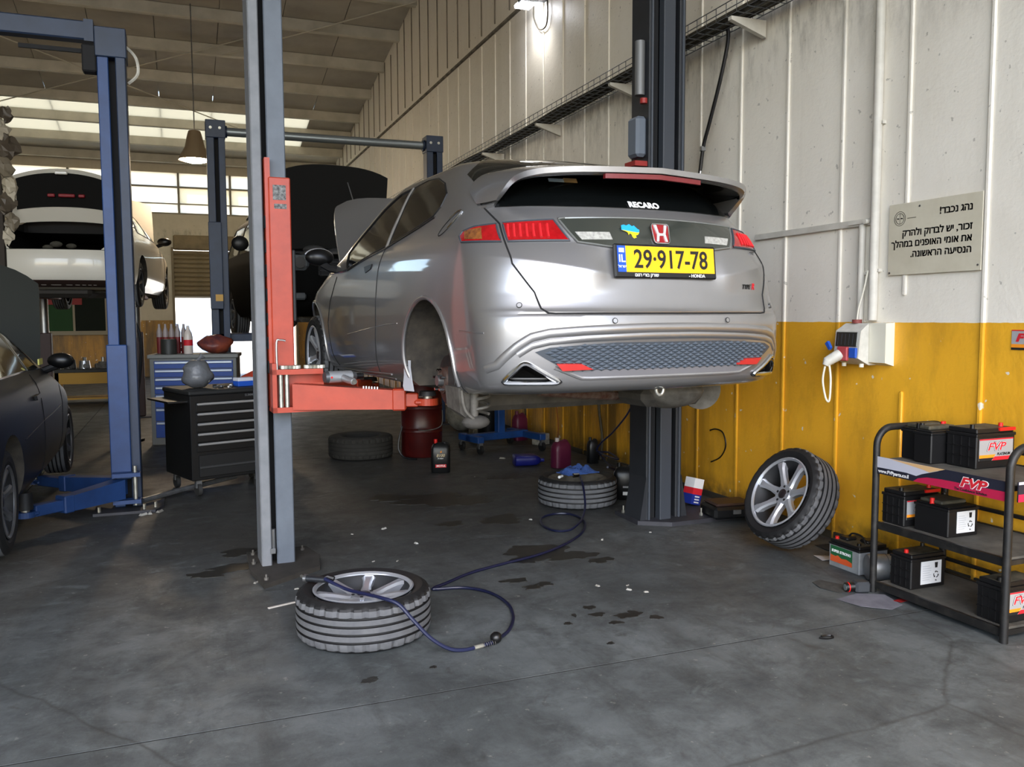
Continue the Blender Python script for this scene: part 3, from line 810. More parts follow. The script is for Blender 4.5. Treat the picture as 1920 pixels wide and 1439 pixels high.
clear = [(-.515, .990), (-.39, .878), (-.16, .856), (-.03, .848), (.03, .848), (.16, .856), (.39, .878), (.515, .990), (.03, 1.003), (-.03, 1.003)]
cp = patch(RF, clear, .006, .02, steps=(.04, .02)).build('lamp_panel', clear_lens, car)
bead(RF, clear, .005, .005, 6, 10, closed=True).build('panel_trim', M('trim_pale', '#7d7f7c', .3, .4), cp)
for sg in (1, -1):
    rv = [(-.405, .925), (-.20, .928), (-.187, .893), (-.365, .889)]
    r = patch(RF, [(sg * a, b) for a, b in rv], .008, .01, steps=(.04, .012)).build('reversing_lamp', white_lens, cp)

# hatch and bumper seams, ridges
seam = [(-1.23, 1.13), (-1.199, 1.098), (-1.145, 1.065), (-1.056, 1.0146), (-.985, .973), (-.932, .878), (-.905, .78), (-.73, .648), (-.70, .575), (-.66, .556), (-.60, .552)]
for sg in (1, -1):
    bead(RF, [(sg * a, b) for a, b in seam], .0045, .0, 6, 5).build('hatch_seam', gap_m, car)
bead(RF, [(a, .552) for a in frange(-.60, .60, 40)], .0045, .0, 6, 1).build('hatch_seam', gap_m, car)
for sg in (1, -1):
    f = SL if sg > 0 else SR
    # bumper joint behind the wheel arch, side crease
    bead(f, [(.572, .275), (.566, .22), (.575, .165)], .003, .001, 5, 4).build('bumper_joint', gap_m, car)
    bead(f, [(.50, .472), (.36, .468), (.26, .466)], .006, -.003, 6, 5).build('bumper_crease', silver, car)

# bumper grille with its quilted pads, reflectors and lip
grille = [(-.775, .380), (-.66, .40), (-.22, .420), (.22, .420), (.66, .40), (.775, .380), (.63, .33), (.515, .297), (-.515, .297), (-.63, .33)]
gr = patch(RF, grille, .004, .03, steps=(.04, .02)).build('bumper_grille', gry_plastic, car)
gx = [(Vector(RF(a, z)).x, z) for a, z in grille]
def inpoly(x, y, P):
    c = False
    for i in range(len(P)):
        (x1, y1), (x2, y2) = P[i], P[i - 1]
        if (y1 > y) != (y2 > y) and x < (x2 - x1) * (y - y1) / (y2 - y1) + x1: c = not c
    return c
pads = MB(); cw, ch = .046, .0215
for j in range(-1, 14):
    for i in range(-20, 21):
        x, z = (i + .5 * (j % 2)) * cw, .30 + j * ch * .5
        if not inpoly(x, z, gx) or not inpoly(x - cw * .5, z, gx) or not inpoly(x + cw * .5, z, gx) or z > .413: continue
        q = [on(RX, x - cw * .45, z, .005, outward), on(RX, x, z - ch * .45, .005, outward), on(RX, x + cw * .45, z, .005, outward), on(RX, x, z + ch * .45, .005, outward), on(RX, x, z, .015, outward)]
        pads.add(q, [(0, 1, 4), (1, 2, 4), (2, 3, 4), (3, 0, 4)])
tag(pads.build('grille_mesh', M('grille_pad', '#4c545d', .45), gr, smooth=0), kind='stuff')
lipp = [(-.515, .296), (.515, .296), (.42, .262), (-.42, .262)]
patch(RF, lipp, .003, .02, steps=(.04, .012)).build('diffuser_panel', M('diffuser_grey', '#6d6c6f', .5), car)
bead(RF, [(-.62, .31), (-.52, .285), (-.42, .258)] + [(a, .256) for a in frange(-.36, .36, 18)] + [(.42, .258), (.52, .285), (.62, .31)], .010, -.002, 8, 3).build('bumper_lip', silver, car)
for sg in (1, -1):
    rp = [(-.61, .330), (-.43, .328), (-.352, .302), (-.565, .298)]
    patch(RF, [(sg * a, b) for a, b in rp], .018, .02, steps=(.04, .012)).build('reflector', M('reflector_red', '#b8322e', .3, coat=.4), car)
for a, z in ((-.873, .590), (-.238, .5185), (.238, .5185), (.873, .590)):
    c = on(RF, a, z, 0, outward); n2 = (on(RF, a, z, .01, outward) - c).normalized()
    s = MB().cyl(c - n2 * .004, c + n2 * .005, .011, .010, 20).build('parking_sensor', silver, car)
    MB().tube([c + n2 * .004 + (n2.orthogonal().normalized() * math.cos(t) + n2.cross(n2.orthogonal().normalized()) * math.sin(t)) * .012 for t in [2 * PI * i / 20 for i in range(20)]], .0015, 5, closed=True).build('sensor_ring', gap_m, s)

# rear glass below the wing, upper glass
lower_glass = [(-1.03, 1.062), (-.86, 1.175), (-.7, 1.215), (-.3, 1.235), (.3, 1.235), (.7, 1.215), (.86, 1.175), (1.03, 1.062), (.42, 1.052), (.05, 1.055), (-.05, 1.055), (-.42, 1.052)]
lg = patch(RF, lower_glass, .004, .02, steps=(.05, .03)).build('rear_window', glass_dk, car)
upper_glass = [(-1.24, 1.20), (-1.365, 1.285), (-1.02, 1.385), (-.6, 1.395), (.6, 1.395), (1.02, 1.385), (1.365, 1.285), (1.24, 1.20), (.7, 1.245), (.3, 1.262), (-.3, 1.262), (-.7, 1.245)]
patch(RF, upper_glass, .004, .02, steps=(.05, .03)).build('upper_rear_window', glass_dk, car)

# rear wing: a blade swept from strut to strut
T = [(-.70, .486, 1.068), (-.697, .40, 1.12), (-.675, .30, 1.178), (-.60, .22, 1.203), (-.45, .15, 1.213), (-.25, .115, 1.220), (0, .10, 1.228)]
L = [(-.735, .545, 1.065), (-.73, .64, 1.12), (-.715, .72, 1.185), (-.64, .70, 1.250), (-.46, .62, 1.275), (-.25, .58, 1.285), (0, .565, 1.290)]
T = spline(T, 5); L = spline(L, 5)
T += [Vector((-p.x, p.y, p.z)) for p in T[-2::-1]]; L += [Vector((-p.x, p.y, p.z)) for p in L[-2::-1]]
wing = MB(); und = MB(); k = len(T)
vs = []; us = []
for i in range(k):
    t = (T[min(i + 1, k - 1)] - T[max(i - 1, 0)]).normalized(); ch = (L[i] - T[i]).normalized(); nn = t.cross(ch).normalized()
    if nn.z < 0 and abs(nn.z) > .3: nn = -nn
    if abs(nn.z) <= .3 and nn.x * T[i].x < 0: nn = -nn
    vs += [T[i] - nn * .014, T[i] + nn * .012, (T[i] + L[i]) * .5 + nn * .022, L[i] + nn * .012, L[i] - nn * .012, T[i] + ch * .045 - nn * .022]
    us += [T[i] + ch * .05 - nn * .020, L[i] - nn * .016]
fs = []
for i in range(k - 1):
    for q in range(6):
        r = (q + 1) % 6; fs.append((i * 6 + q, (i + 1) * 6 + q, (i + 1) * 6 + r, i * 6 + r))
wing.add(vs, fs + [tuple(range(6)), tuple((k - 1) * 6 + q for q in range(5, -1, -1))])
wg = wing.build('rear_wing', silver, car, smooth=40)
c0, c1 = 11, k - 12
ub = MB()
vs = []
for i in range(c0, c1 + 1):
    ch = (L[i] - T[i]).normalized(); vs += [T[i] + ch * .05 + Vector((0, 0, -.028)), L[i] + Vector((0, 0, -.028)), T[i] + ch * .05 + Vector((0, 0, -.018)), L[i] + Vector((0, 0, -.018))]
n4 = c1 - c0 + 1
ub.add(vs, [(i * 4, (i + 1) * 4, (i + 1) * 4 + 1, i * 4 + 1) for i in range(n4 - 1)] + [(i * 4, i * 4 + 2, (i + 1) * 4 + 2, (i + 1) * 4) for i in range(n4 - 1)])
ub.build('wing_underside', glass_dk, wg, smooth=40)
bl = MB(); vs = []
for i in range(c0 + 13, c1 - 13):
    ch = (L[i] - T[i]).normalized(); b0 = T[i] + ch * .012 + Vector((0, 0, -.020))
    vs += [b0, b0 + Vector((0, 0, -.022)), b0 + Vector((0, .02, 0)), b0 + Vector((0, .02, -.022))]
n4 = len(vs) // 4
bl.add(vs, [f for i in range(n4 - 1) for f in ((i * 4, i * 4 + 1, i * 4 + 5, i * 4 + 4), (i * 4 + 1, i * 4 + 3, i * 4 + 7, i * 4 + 5), (i * 4 + 2, i * 4, i * 4 + 4, i * 4 + 6))] + [(0, 2, 3, 1), tuple((n4 - 1) * 4 + q for q in (0, 1, 3, 2))])
bl.build('brake_light', M('brake_light_red', '#6e1f22', .3, coat=.4), wg, smooth=40)

# number plate
pz = .803; pc = Vector(RX(0, pz)); pm = frame(pc + Vector((0, -.022, 0)), (1, 0, 0), (0, .12, 1))
PW, PH = .555, .122
pl = MB().box(-PW / 2 - .014, PW / 2 + .014, -PH / 2 - .026, PH / 2 + .010, -.012, .006, c=.006, xf=pm).build('license_plate', blk_plastic, car)
MB().box(-PW / 2 + .045, PW / 2, -PH / 2, PH / 2, .004, .008, xf=pm).build('yellow_field', yellow_plate, pl, smooth=0)
MB().box(-PW / 2, -PW / 2 + .045, -PH / 2, PH / 2, .004, .008, xf=pm).build('blue_band', blue_plate, pl, smooth=0)
text('plate_digits', '29\u00b7917-78', .122, ink, pl, pm @ Matrix.Translation((.024, -.003, .009)), .0016, sx=.86)
text('plate_letters', 'IL', .05, white_ink, pl, pm @ Matrix.Translation((-PW / 2 + .0225, .0, .009)), .0008)
text('plate_letters', '\u05d9\u05e9\u05e8\u05d0\u05dc'[::-1], .018, white_ink, pl, pm @ Matrix.Translation((-PW / 2 + .0225, -.036, .009)))
MB().box(-PW / 2 + .008, -PW / 2 + .037, .030, .050, .008, .0085, xf=pm).build('plate_flag', white_ink, pl, smooth=0)
text('frame_lettering', '\u05e9\u05d5\u05e8\u05e7 \u05d1\u05d5\u05e8\u05d9 \u05e8\u05d2\u05d5\u05dd'[::-1], .022, white_ink, pl, pm @ Matrix.Translation((-.12, -PH / 2 - .013, .007)), .0003)
text('frame_lettering', '- HONDA', .022, white_ink, pl, pm @ Matrix.Translation((.17, -PH / 2 - .013, .007)), .0003)

# badge, stickers, lettering
em = frame(Vector(RX(0, .930)) + Vector((0, -.010, 0)), (1, 0, 0), (0, .28, 1))
rr = []
for (cx, cy, a0) in ((.036, .034, 0), (-.036, .034, 90), (-.030, -.034, 180), (.030, -.034, 270)):
    rr += [(cx + .014 * math.cos(RAD(a0 + t)), cy + .014 * math.sin(RAD(a0 + t))) for t in (0, 30, 60, 90)]
eb = MB().prism(rr, 0, .007, xf=em).build('emblem', red_emblem, car, smooth=0)
MB().tube([em @ Vector((x, y, .007)) for x, y in rr], .0035, 6, closed=True).build('emblem_ring', chrome, eb)
hb = MB()
for s in (1, -1):
    hb.prism([(s * .038, .042), (s * .022, .042), (s * .014, .004), (s * .008, .0), (s * .008, -.012), (s * .013, -.014), (s * .019, -.042), (s * .032, -.042), (s * .024, -.004)][::s], .006, .012, xf=em)
hb.box(-.010, .010, -.012, .000, .006, .012, xf=em)
hb.build('emblem_letter', M('bright_metal', '#dedfe0', .25, .5), eb, smooth=0)
sm = frame(Vector(RF(-.094, .937)) + Vector((0, -.011, 0)), (1, .02, 0), (0, .25, 1))
ua = [(-.052, .006), (-.050, .028), (-.035, .032), (-.022, .028), (-.005, .036), (.010, .026), (.022, .030), (.040, .014), (.050, .010), (.048, -.002), (.036, -.004)]
st = MB().prism(ua, 0, .0012, xf=sm).build('map_sticker', sky_blue, car, smooth=0)
MB().prism([(-.052, .006), (.036, -.004), (.048, -.002), (.040, -.014), (.024, -.020), (.030, -.028), (.014, -.034), (.006, -.026), (.002, -.014), (-.008, -.010), (-.014, -.018), (-.018, -.006), (-.03, .0)], .0001, .0014, xf=sm).build('sticker_half', yel_st, st, smooth=0)
rm = frame(Vector(RX(-.03, 1.075)) + Vector((0, -.012, .0)), (1, 0, 0), (0, .75, 1))
text('window_lettering', 'RECARO', .048, white_ink, car, rm, .0022, sx=.95)
wst = frame(Vector(RX(-.40, 1.195)) + Vector((0, -.03, 0)), (1, -.12, 0), (0, .75, 1))
MB().box(-.06, .02, -.010, .012, 0, .001, xf=wst).build('window_sticker', M('pale_sticker', '#9fb2bd', .4), car, smooth=0)
MB().box(.02, .09, -.010, .018, 0, .001, xf=wst).build('window_sticker', M('tan_sticker', '#a58a5a', .5), car, smooth=0)
for (a, z, s, m, sz, sh) in ((.70, .858, 'CIVIC', silver_dk, .026, .15), (.470, .683, 'TYPE', ink, .031, .25), (.562, .685, 'R', red_ink, .044, .2)):
    c = on(RF, a, z, .002, outward); n2 = (on(RF, a, z, .02, outward) - c).normalized(); xd = Vector((0, 0, 1)).cross(n2)
    text('badge_lettering', s, sz, m, car, frame(c, xd, (0, 0, 1)), .001, .0012, shear=sh)

# side glass, trims, seams
fg = [(2.52, .868), (1.735, .967), (1.838, 1.333), (2.02, 1.325), (2.22, 1.25), (2.43, 1.125), (2.62, .99)]
rg = [(1.690, .975), (1.795, 1.340), (1.60, 1.355), (1.40, 1.338), (1.20, 1.28), (1.06, 1.20), (1.055, 1.13), (1.10, 1.085), (1.25, 1.050)]
for sg, f in ((-1, SL), (1, SR)):
    w1 = patch(f, fg, .003, .015, steps=(.08, .04)).build('door_window', glass_dk, car)
    bead(f, fg, .011, .0, 6, 6, closed=True).build('window_seal', blk_plastic, w1)
    w2 = patch(f, rg, .003, .015, steps=(.08, .04)).build('quarter_window', glass_dk, car)
    bead(f, rg, .006, .0, 6, 6, closed=True).build('window_seal', blk_plastic, w2)
    bead(f, [(1.72, .955), (1.762, 1.10), (1.815, 1.335)], .011, .002, 6, 6).build('pillar_trim', M('pillar_trim', '#8f8c86', .3, .6), car)
    bead(f, [(1.737, .95), (1.79, .835), (1.80, .78), (1.82, .49), (1.845, .376), (1.88, .20)], .004, .0, 6, 6).build('door_seam', gap_m, car)
    bead(f, [(2.81, .83), (2.98, .66), (3.06, .5), (3.03, .36), (3.0, .27), (2.92, .19)], .004, .0, 6, 6).build('door_seam', gap_m, car)
    bead(f, [(2.50, .425), (2.2, .45), (1.9, .476), (1.60, .498), (1.41, .505)], .0035, -.001, 6, 5).build('door_crease', silver, car)
    bead(f, [(3.05, .165), (2.4, .178), (1.66, .195)], .006, .0, 6, 8).build('sill_ridge', silver, car)
    bead(f, [(3.05, .150), (2.4, .157), (1.66, .168)], .006, .0, 6, 8).build('sill_ridge', silver, car)
    bead(f, [(3.5, .86), (2.6, .862), (2.2, .905), (1.735, .955), (1.25, 1.035), (1.06, 1.075)], .007, .002, 6, 6).build('belt_trim', chrome if sg < 0 else silver, car)
    hnd = patch(f, [(2.10, .862), (1.93, .872), (1.95, .842), (2.06, .822)], .006, .012, steps=(.04, .02)).build('door_handle', blk_satin, car)
    for (yc, zc, R) in ((.967, .275, .367), (3.56, .29, .378)):
        arc = [(yc + R * math.cos(t), zc + R * math.sin(t)) for t in frange(RAD(-12), RAD(192), 40) if zc + R * math.sin(t) > .16]
        bead(f, arc, .012, -.001, 8, 2).build('arch_lip', silver, car)
oval = []
for t in range(16):
    a = 2 * PI * t / 16; u, v = .105 * math.cos(a), .030 * math.sin(a)
    oval.append((.785 - u * .86 - v * .5, 1.013 + u * .50 - v * .86))
bead(SL, oval, .0035, .0, 5, 3, closed=True).build('fuel_flap_seam', gap_m, car)
bead(SL, oval[12:] + oval[:5], .004, .004, 5, 3).build('fuel_flap_edge', chrome, car)

# mirrors
for sg in (-1, 1):
    mr = MB().ball((sg * .97, 2.93, .975), 1, 16, 10, sc=(.105, .055, .062)).build('door_mirror', blk_satin, car)
    MB().tube([(sg * .95, 2.93, .93), (sg * .90, 2.90, .895), (sg * .82, 2.86, .88)], [.03, .028, .03], 8).build('mirror_arm', blk_plastic, mr)
    MB().tube([(sg * (.97 + .10 * math.cos(t)), 2.95, .975 + .058 * math.sin(t)) for t in frange(.3, 2.8, 14)], .012, 6).build('mirror_shell', silver, mr)

# bonnet standing open
hv = []; nx, ny = 12, 8
for j in range(ny + 1):
    for i in range(nx + 1):
        u, v = -1 + 2 * i / nx, j / ny
        wv = .70 - .10 * v - .06 * v ** 4
        x = u * wv; rise = .03 * (1 - u * u)
        y0, z0 = 3.40 + .70 * v - .02 * u * u, .97 + .60 * v - (.07 * abs(u) ** 5 if v > .8 else 0) * (v - .8) * 5
        hv.append((x, y0 - rise * .65, z0 + rise * .75))
hf = [(j * (nx + 1) + i, j * (nx + 1) + i + 1, (j + 1) * (nx + 1) + i + 1, (j + 1) * (nx + 1) + i) for j in range(ny) for i in range(nx)]
off = len(hv); hv2 = [(x, y + .018, z - .018) for x, y, z in hv]
rim = [i for i in range(nx + 1)] + [j * (nx + 1) + nx for j in range(1, ny + 1)] + [ny * (nx + 1) + i for i in range(nx - 1, -1, -1)] + [j * (nx + 1) for j in range(ny - 1, 0, -1)]
hf2 = hf + [tuple(q + off for q in f[::-1]) for f in hf] + [(rim[i], rim[(i + 1) % len(rim)], rim[(i + 1) % len(rim)] + off, rim[i] + off) for i in range(len(rim))]
MB().add(hv + hv2, hf2).build('bonnet', silver, car, smooth=40)

# left rear hub: disc, hub, studs, caliper; mud flap; things hanging below
def brake(x0, yc, zc, sg, front=False):
    b = MB().cyl((x0, yc, zc), (x0 + sg * .02, yc, zc), .135, n=32).build('brake_disc', M('disc_dark', '#2c2a29', .5, .5, var='#4a3a34', vscale=14), car)
    MB().cyl((x0 + sg * .02, yc, zc), (x0 + sg * .055, yc, zc), .075, .07, 24).build('hub', rust, b)
    MB().cyl((x0 + sg * .055, yc, zc), (x0 + sg * .085, yc, zc), .032, .028, 20).build('hub_cap', steel, b)
    for t in range(5):
        a = 2 * PI * t / 5 + .3
        MB().cyl((x0 + sg * .05, yc + .057 * math.cos(a), zc + .057 * math.sin(a)), (x0 + sg * .085, yc + .057 * math.cos(a), zc + .057 * math.sin(a)), .007, n=8).build('wheel_stud', chrome, b)
    MB().box(min(x0 - .04, x0 + sg * .05), max(x0 - .04, x0 + sg * .05), yc - .17, yc - .075, zc - .08, zc + .08, c=.02).build('caliper', M('caliper_dark', '#3b3937', .6, .3), b)
    return b
brake(-.73, .985, .20, -1)
bk = MB().cyl((-.72, .985, .20), (-.712, .985, .20), .155, n=32).build('brake_backplate', M('backplate_dark', '#232120', .8, var='#4a2c22', vscale=10), car)
MB().cyl((.66, .62, .12), (.675, .66, .12), .115, n=28).build('brake_backplate', cast, car)
# front left wheel stays on
fp = [(-.02, .10), (.02, .10)]
mf = MB().prism([(-.030, .01), (.030, .01), (.028, -.03), (.045, -.11), (.062, -.165), (-.030, -.165), (-.045, -.14), (-.032, -.08)], -.004, .004, xf=frame((-.855, 1.345, .285), (.25, -1, 0), (0, 0, 1))).build('mud_flap', M('white_flap', '#b9bac0', .5), car, smooth=0)
MB().cyl((-.862, 1.33, .265), (-.875, 1.33, .265), .007, n=8).build('flap_screw', gap_m, mf)
def coil(c, r, h, turns, wire, name, mat):
    MB().tube([(c[0] + r * math.cos(t), c[1] + r * math.sin(t), c[2] + h * t / (2 * PI * turns)) for t in frange(0, 2 * PI * turns, int(turns * 14))], wire, 6).build(name, mat, car)
MB().cyl((-.765, .60, .03), (-.755, .60, .30), .022, .020, 12).build('damper', cast, car)
coil((-.725, .62, .05), .05, .16, 3.2, .008, 'coil_spring', cast)
MB().add([(-.84, .62, .19), (-.76, .62, .19), (-.75, .62, .07), (-.78, .62, .02), (-.83, .62, .06), (-.84, .80, .19), (-.76, .80, .19), (-.75, .80, .09), (-.78, .80, .04), (-.83, .80, .08)],
         [(0, 1, 2, 3, 4), (9, 8, 7, 6, 5)] + [(i, (i + 1) % 5, 5 + (i + 1) % 5, 5 + i) for i in range(5)]).build('suspension_arm', cast, car, smooth=30)
MB().ball((-.755, .60, .015), 1, 14, 8, sc=(.075, .05, .035)).build('damper_boot', under_m, car)
MB().tube(spline([(-.84, .58, .18), (-.82, .58, .08), (-.76, .57, .02)], 5), .010, 6).build('brake_pipe', cast, car)
MB().box(-.75, .75, .80, .90, .04, .16, c=.03).build('rear_axle', under_m, car)
MB().ball((.33, .52, .14), 1, 18, 10, sc=(.19, .24, .10)).build('muffler', cast, car)
MB().box(.12, .52, .40, .70, .06, .17, c=.04).build('heat_shield', under_m, car)
MB().tube(spline([(-.45, .5, .17), (-.1, .6, .13), (.2, .8, .10), (.2, 1.6, .11), (.1, 3.0, .12)], 6), .03, 10).build('exhaust_pipe', rust, car)
MB().tube([(.02 + .022 * math.cos(t), .13, .185 + .03 * math.sin(t)) for t in frange(PI, 2 * PI, 10)], .008, 8).build('tow_hook', zinc, car)
MB().box(-.6, .6, 1.3, 3.4, .10, .16, c=.03).build('floor_pan', under_m, car)
# ------------------------------------------------------------------ wheels
def tyre_mesh(R, W, rr, n=120, notch=True, grooves=4):
    prof = [(rr, .020), (rr + .025, .004), (rr + (R - rr) * .55, .0), (R - .022, .008), (R - .010, .016), (R - .004, .026)]
    z0, z1 = .040, W - .040
    kinds = [0] * len(prof)
    step = (z1 - z0) / grooves
    for g in range(grooves):
        z = z0 + step * (g + .5)
        prof += [(R, z - step * .5 + .002), (R, z - .006), (R - .010, z - .005), (R - .010, z + .005), (R, z + .006)]; kinds += [1, 1, 1, 1, 1]
    prof += [(R, z1), (R - .004, W - .026), (R - .010, W - .016), (R - .022, W - .008), (rr + (R - rr) * .55, W), (rr + .025, W - .004), (rr, W - .020)]
    kinds += [1] + [0] * 6
    k = len(prof); vs = []; fs = []; ms = []
    sh = {4, 5, 6, k - 7, k - 8, k - 6, k - 5}
    for i in range(n):
        a = 2 * PI * i / n
        for q, (r, z) in enumerate(prof):
            if notch and q in sh and i % 4 == 0: r -= .010
            vs.append((r * math.cos(a), r * math.sin(a), z))
    mb = MB(); mb.v = vs
    for i in range(n):
        j = (i + 1) % n
        for q in range(k):
            q2 = (q + 1) % k
            mb.f.append((i * k + q, j * k + q, j * k + q2, i * k + q2)); mb.m.append(1 if 4 <= q < k - 6 and abs(prof[q][0] - prof[q2][0]) < .007 and prof[q][0] > R - .012 and not (prof[q][0] < R - .008 and 6 < q < k - 7) else 0)
    return mb
def alloy_parts(root, R, W, rr, spokes=7, mat=alloy, bright=alloy_br, cap=red_emblem, twist=0.0, hub_drop=.045):
    rim = MB().lathe([(rr - .004, .018), (rr - .012, .03), (rr - .035, .05), (rr - .04, W - .07), (rr - .022, W - .03), (rr - .004, W - .020), (rr + .002, W - .008), (rr - .006, W - .004), (rr - .018, W - .02), (rr - .05, W - .07), (rr - .05, .05), (rr - .03, .02)], 64, closed=True).build('rim', M('rim_barrel', '#232426', .6, .3), root)
    MB().lathe([(rr - .016, W - .024), (rr - .004, W - .018), (rr + .003, W - .007), (rr - .005, W - .003), (rr - .016, W - .012)], 64, closed=True).build('rim_lip', bright, rim)
    zt, zh = W - .018, W - hub_drop
    for s in range(spokes):
        a = 2 * PI * s / spokes + twist
        x = Vector((math.cos(a), math.sin(a), 0)); y = Vector((-math.sin(a), math.cos(a), 0)); zv = Vector((0, 0, 1))
        st = [(.035, .032, zh), (.075, .027, zh + .002), (.12, .021, zh + .012), (.175, .024, zt - .004), (rr - .030, .034, zt), (rr - .012, .042, zt - .002)]
        vs = []; fs = []
        for (r, hw, z) in st:
            vs += [x * r - y * hw + zv * (z - .012), x * r - y * hw * .55 + zv * z, x * r + y * hw * .55 + zv * z, x * r + y * hw + zv * (z - .012), x * r + y * hw * .8 + zv * (z - .045), x * r - y * hw * .8 + zv * (z - .045)]
        for i in range(len(st) - 1):
            for q in range(6): fs.append((i * 6 + q, i * 6 + (q + 1) % 6, (i + 1) * 6 + (q + 1) % 6, (i + 1) * 6 + q))
        MB().add(vs, fs).build('spoke', bright, rim, smooth=35)
    h = MB().lathe([(.0, zh - .05), (.066, zh - .05), (.068, zh - .004), (.060, zh + .003), (.045, zh + .002), (.036, zh + .002), (.0, zh + .002)], 32).build('hub', bright, rim)
    MB().lathe([(.032, zh), (.032, zh + .006), (.026, zh + .010), (0, zh + .011)], 24).build('hub_badge', M('badge_dark', '#3a3436', .3, .6), rim)
    for s in range(5):
        a = 2 * PI * s / 5 + .2
        MB().cyl((.050 * math.cos(a), .050 * math.sin(a), zh - .002), (.050 * math.cos(a), .050 * math.sin(a), zh + .0045), .0085, n=10).build('bolt_hole', gap_m, rim)
    return rim
TYRE = {}
def wheel(name, label, mw, R=.318, W=.225, rr=.236, spokes=7, group=None, parent=None, style='alloy', tm=None, notch=True, **kw):
    if parent is None: o = thing(name, label, 'wheel', group=group)
    else:
        o = bpy.data.objects.new(name, None); COL.objects.link(o); o.parent = parent
    o.matrix_local = mw
    key = (R, W, rr, notch)
    tm = tm or [rubber, tread_m]
    if key in TYRE and TYRE[key][1] == tm: t = link('tyre', TYRE[key][0], o)
    else: t = tyre_mesh(R, W, rr, notch=notch).build('tyre', tm, o, smooth=25); TYRE[key] = (t.data, tm)
    if style == 'alloy': alloy_parts(o, R, W, rr, spokes, **kw)
    elif style == 'back':
        MB().lathe([(rr, W - .02), (rr - .02, W - .012), (rr - .05, W - .03), (rr - .06, W - .10), (.12, W - .11), (.09, W - .085), (.035, W - .085), (.035, W - .12), (0, W - .12)], 48).build('rim', M('dusty_rim_back', '#6a6254', .8, var='#4a4336', vscale=8), o)
    return o
def standing(c, yaw, sg):
    """axis horizontal; local z (the face) points along +-x turned by yaw"""
    return Matrix.Translation(c) @ Matrix.Rotation(yaw, 4, 'Z') @ Matrix.Rotation(sg * PI / 2, 4, 'Y') @ Matrix.Translation((0, 0, -.11))

wheel('wheel', 'wheel lying flat on the floor in front, silver spokes up, hose across it', Matrix.Translation((.775, 3.985, 0)) @ Matrix.Rotation(.35, 4, 'Z'))
t28 = RAD(28)
lean = frame((3.615, 4.40, .333), (0, 1, 0), (math.sin(t28), 0, math.cos(t28)))
if lean.col[2].x > 0: lean = frame((3.615, 4.40, .333), (0, -1, 0), (math.sin(t28), 0, math.cos(t28)))
wheel('wheel', 'silver alloy wheel leaning against the yellow wall beside the battery rack', lean @ Matrix.Translation((0, 0, -.1125)) @ Matrix.Rotation(.3, 4, 'Z'))
wheel('wheel', 'dusty wheel lying face down under the raised car with a blue rag on it', Matrix.Translation((2.95, 6.17, 0)), style='back')
wheel('tyre', 'knobbly dark tyre lying on the floor beside the dark red drum', Matrix.Translation((1.78, 9.16, 0)), R=.345, W=.24, rr=.20, style='none', tm=[M('old_tyre', '#2b2a28', .9), M('old_tread', '#302f2c', .9, var='#252422', vscale=20)])['category'] = 'tyre'
# the hatchback's own front wheels are still on
for sg in (-1, 1):
    wheel('front_wheel', None, standing((sg * .78, 3.56, .24), 0, sg), parent=car)

# ------------------------------------------------------------------ grey two-post lift with orange arms
P1 = thing('lift_post', 'light grey lift column with orange carriage and arms, standing before the car', 'car lift', (.503, 5.2, 0), RAD(2))
def col_boxes(spec, h, mat, parent, name='column', z0=.02):
    mb = MB()
    for (x0, x1, y0, y1) in spec: mb.box(x0, x1, y0, y1, z0, h, c=.006)
    return mb.build(name, mat, parent, smooth=0)
HT = 4.9
c1 = col_boxes([(-.008, .098, .0, .016), (.082, .098, .016, .20), (-.098, .098, .185, .20)], HT, grey_post, P1)
col_boxes([(-.098, -.040, -.022, .0), (-.098, -.082, .0, .185)], HT, grey_post_lt, P1, 'column_flange')
col_boxes([(-.082, .082, .11, .12)], HT, slot_m, P1, 'slot_shade')  # near-black sheet: the shade inside the slot is put into its colour
MB().prism([(-.13, -.38), (.22, -.14), (.26, .10), (.22, .34), (-.15, .34), (-.17, -.05)], 0, .028).build('base_plate', M('dirty_plate', '#37332e', .85, var='#26241f', vscale=9), P1, smooth=0)
for (x, y) in ((-.11, -.30), (-.14, .05), (-.12, .26), (.18, .25)):
    MB().cyl((x, y, .028), (x, y, .042), .013, n=6).cyl((x, y, .042), (x, y, .06), .006, n=8).build('anchor_bolt', cast, P1)
MB().box(-.05, -.02, -.03, -.01, .10, .13).cyl((-.03, .02, .10), (-.03, .02, .24), .02, n=10).build('pulley_bracket', steel, P1)
cr = MB().box(-.012, .112, -.065, -.005, .98, 2.31, c=.006).box(-.03, .0, -.055, .05, .98, 2.42).box(.085, .10, -.06, .02, .98, 2.31).build('carriage', orange, P1, smooth=0)
st_m = M('warning_sticker', '#2a2a2a', .6, var='#8a8a88', vscale=60)
MB().box(.012, .085, -.067, -.064, 2.18, 2.265).build('warning_label', st_m, cr, smooth=0)
MB().box(.018, .088, -.067, -.064, 2.13, 2.158).build('warning_label', st_m, cr, smooth=0)
MB().box(.112, .135, -.045, .0, 1.48, 1.90, c=.006).build('door_guard', rubber, cr, smooth=0)
for k in range(7):
    MB().box(-.034, -.03, -.05, .0, 2.02 - .14 * k, 2.09 - .14 * k).build('latch_slot', slot_m, cr, smooth=0)
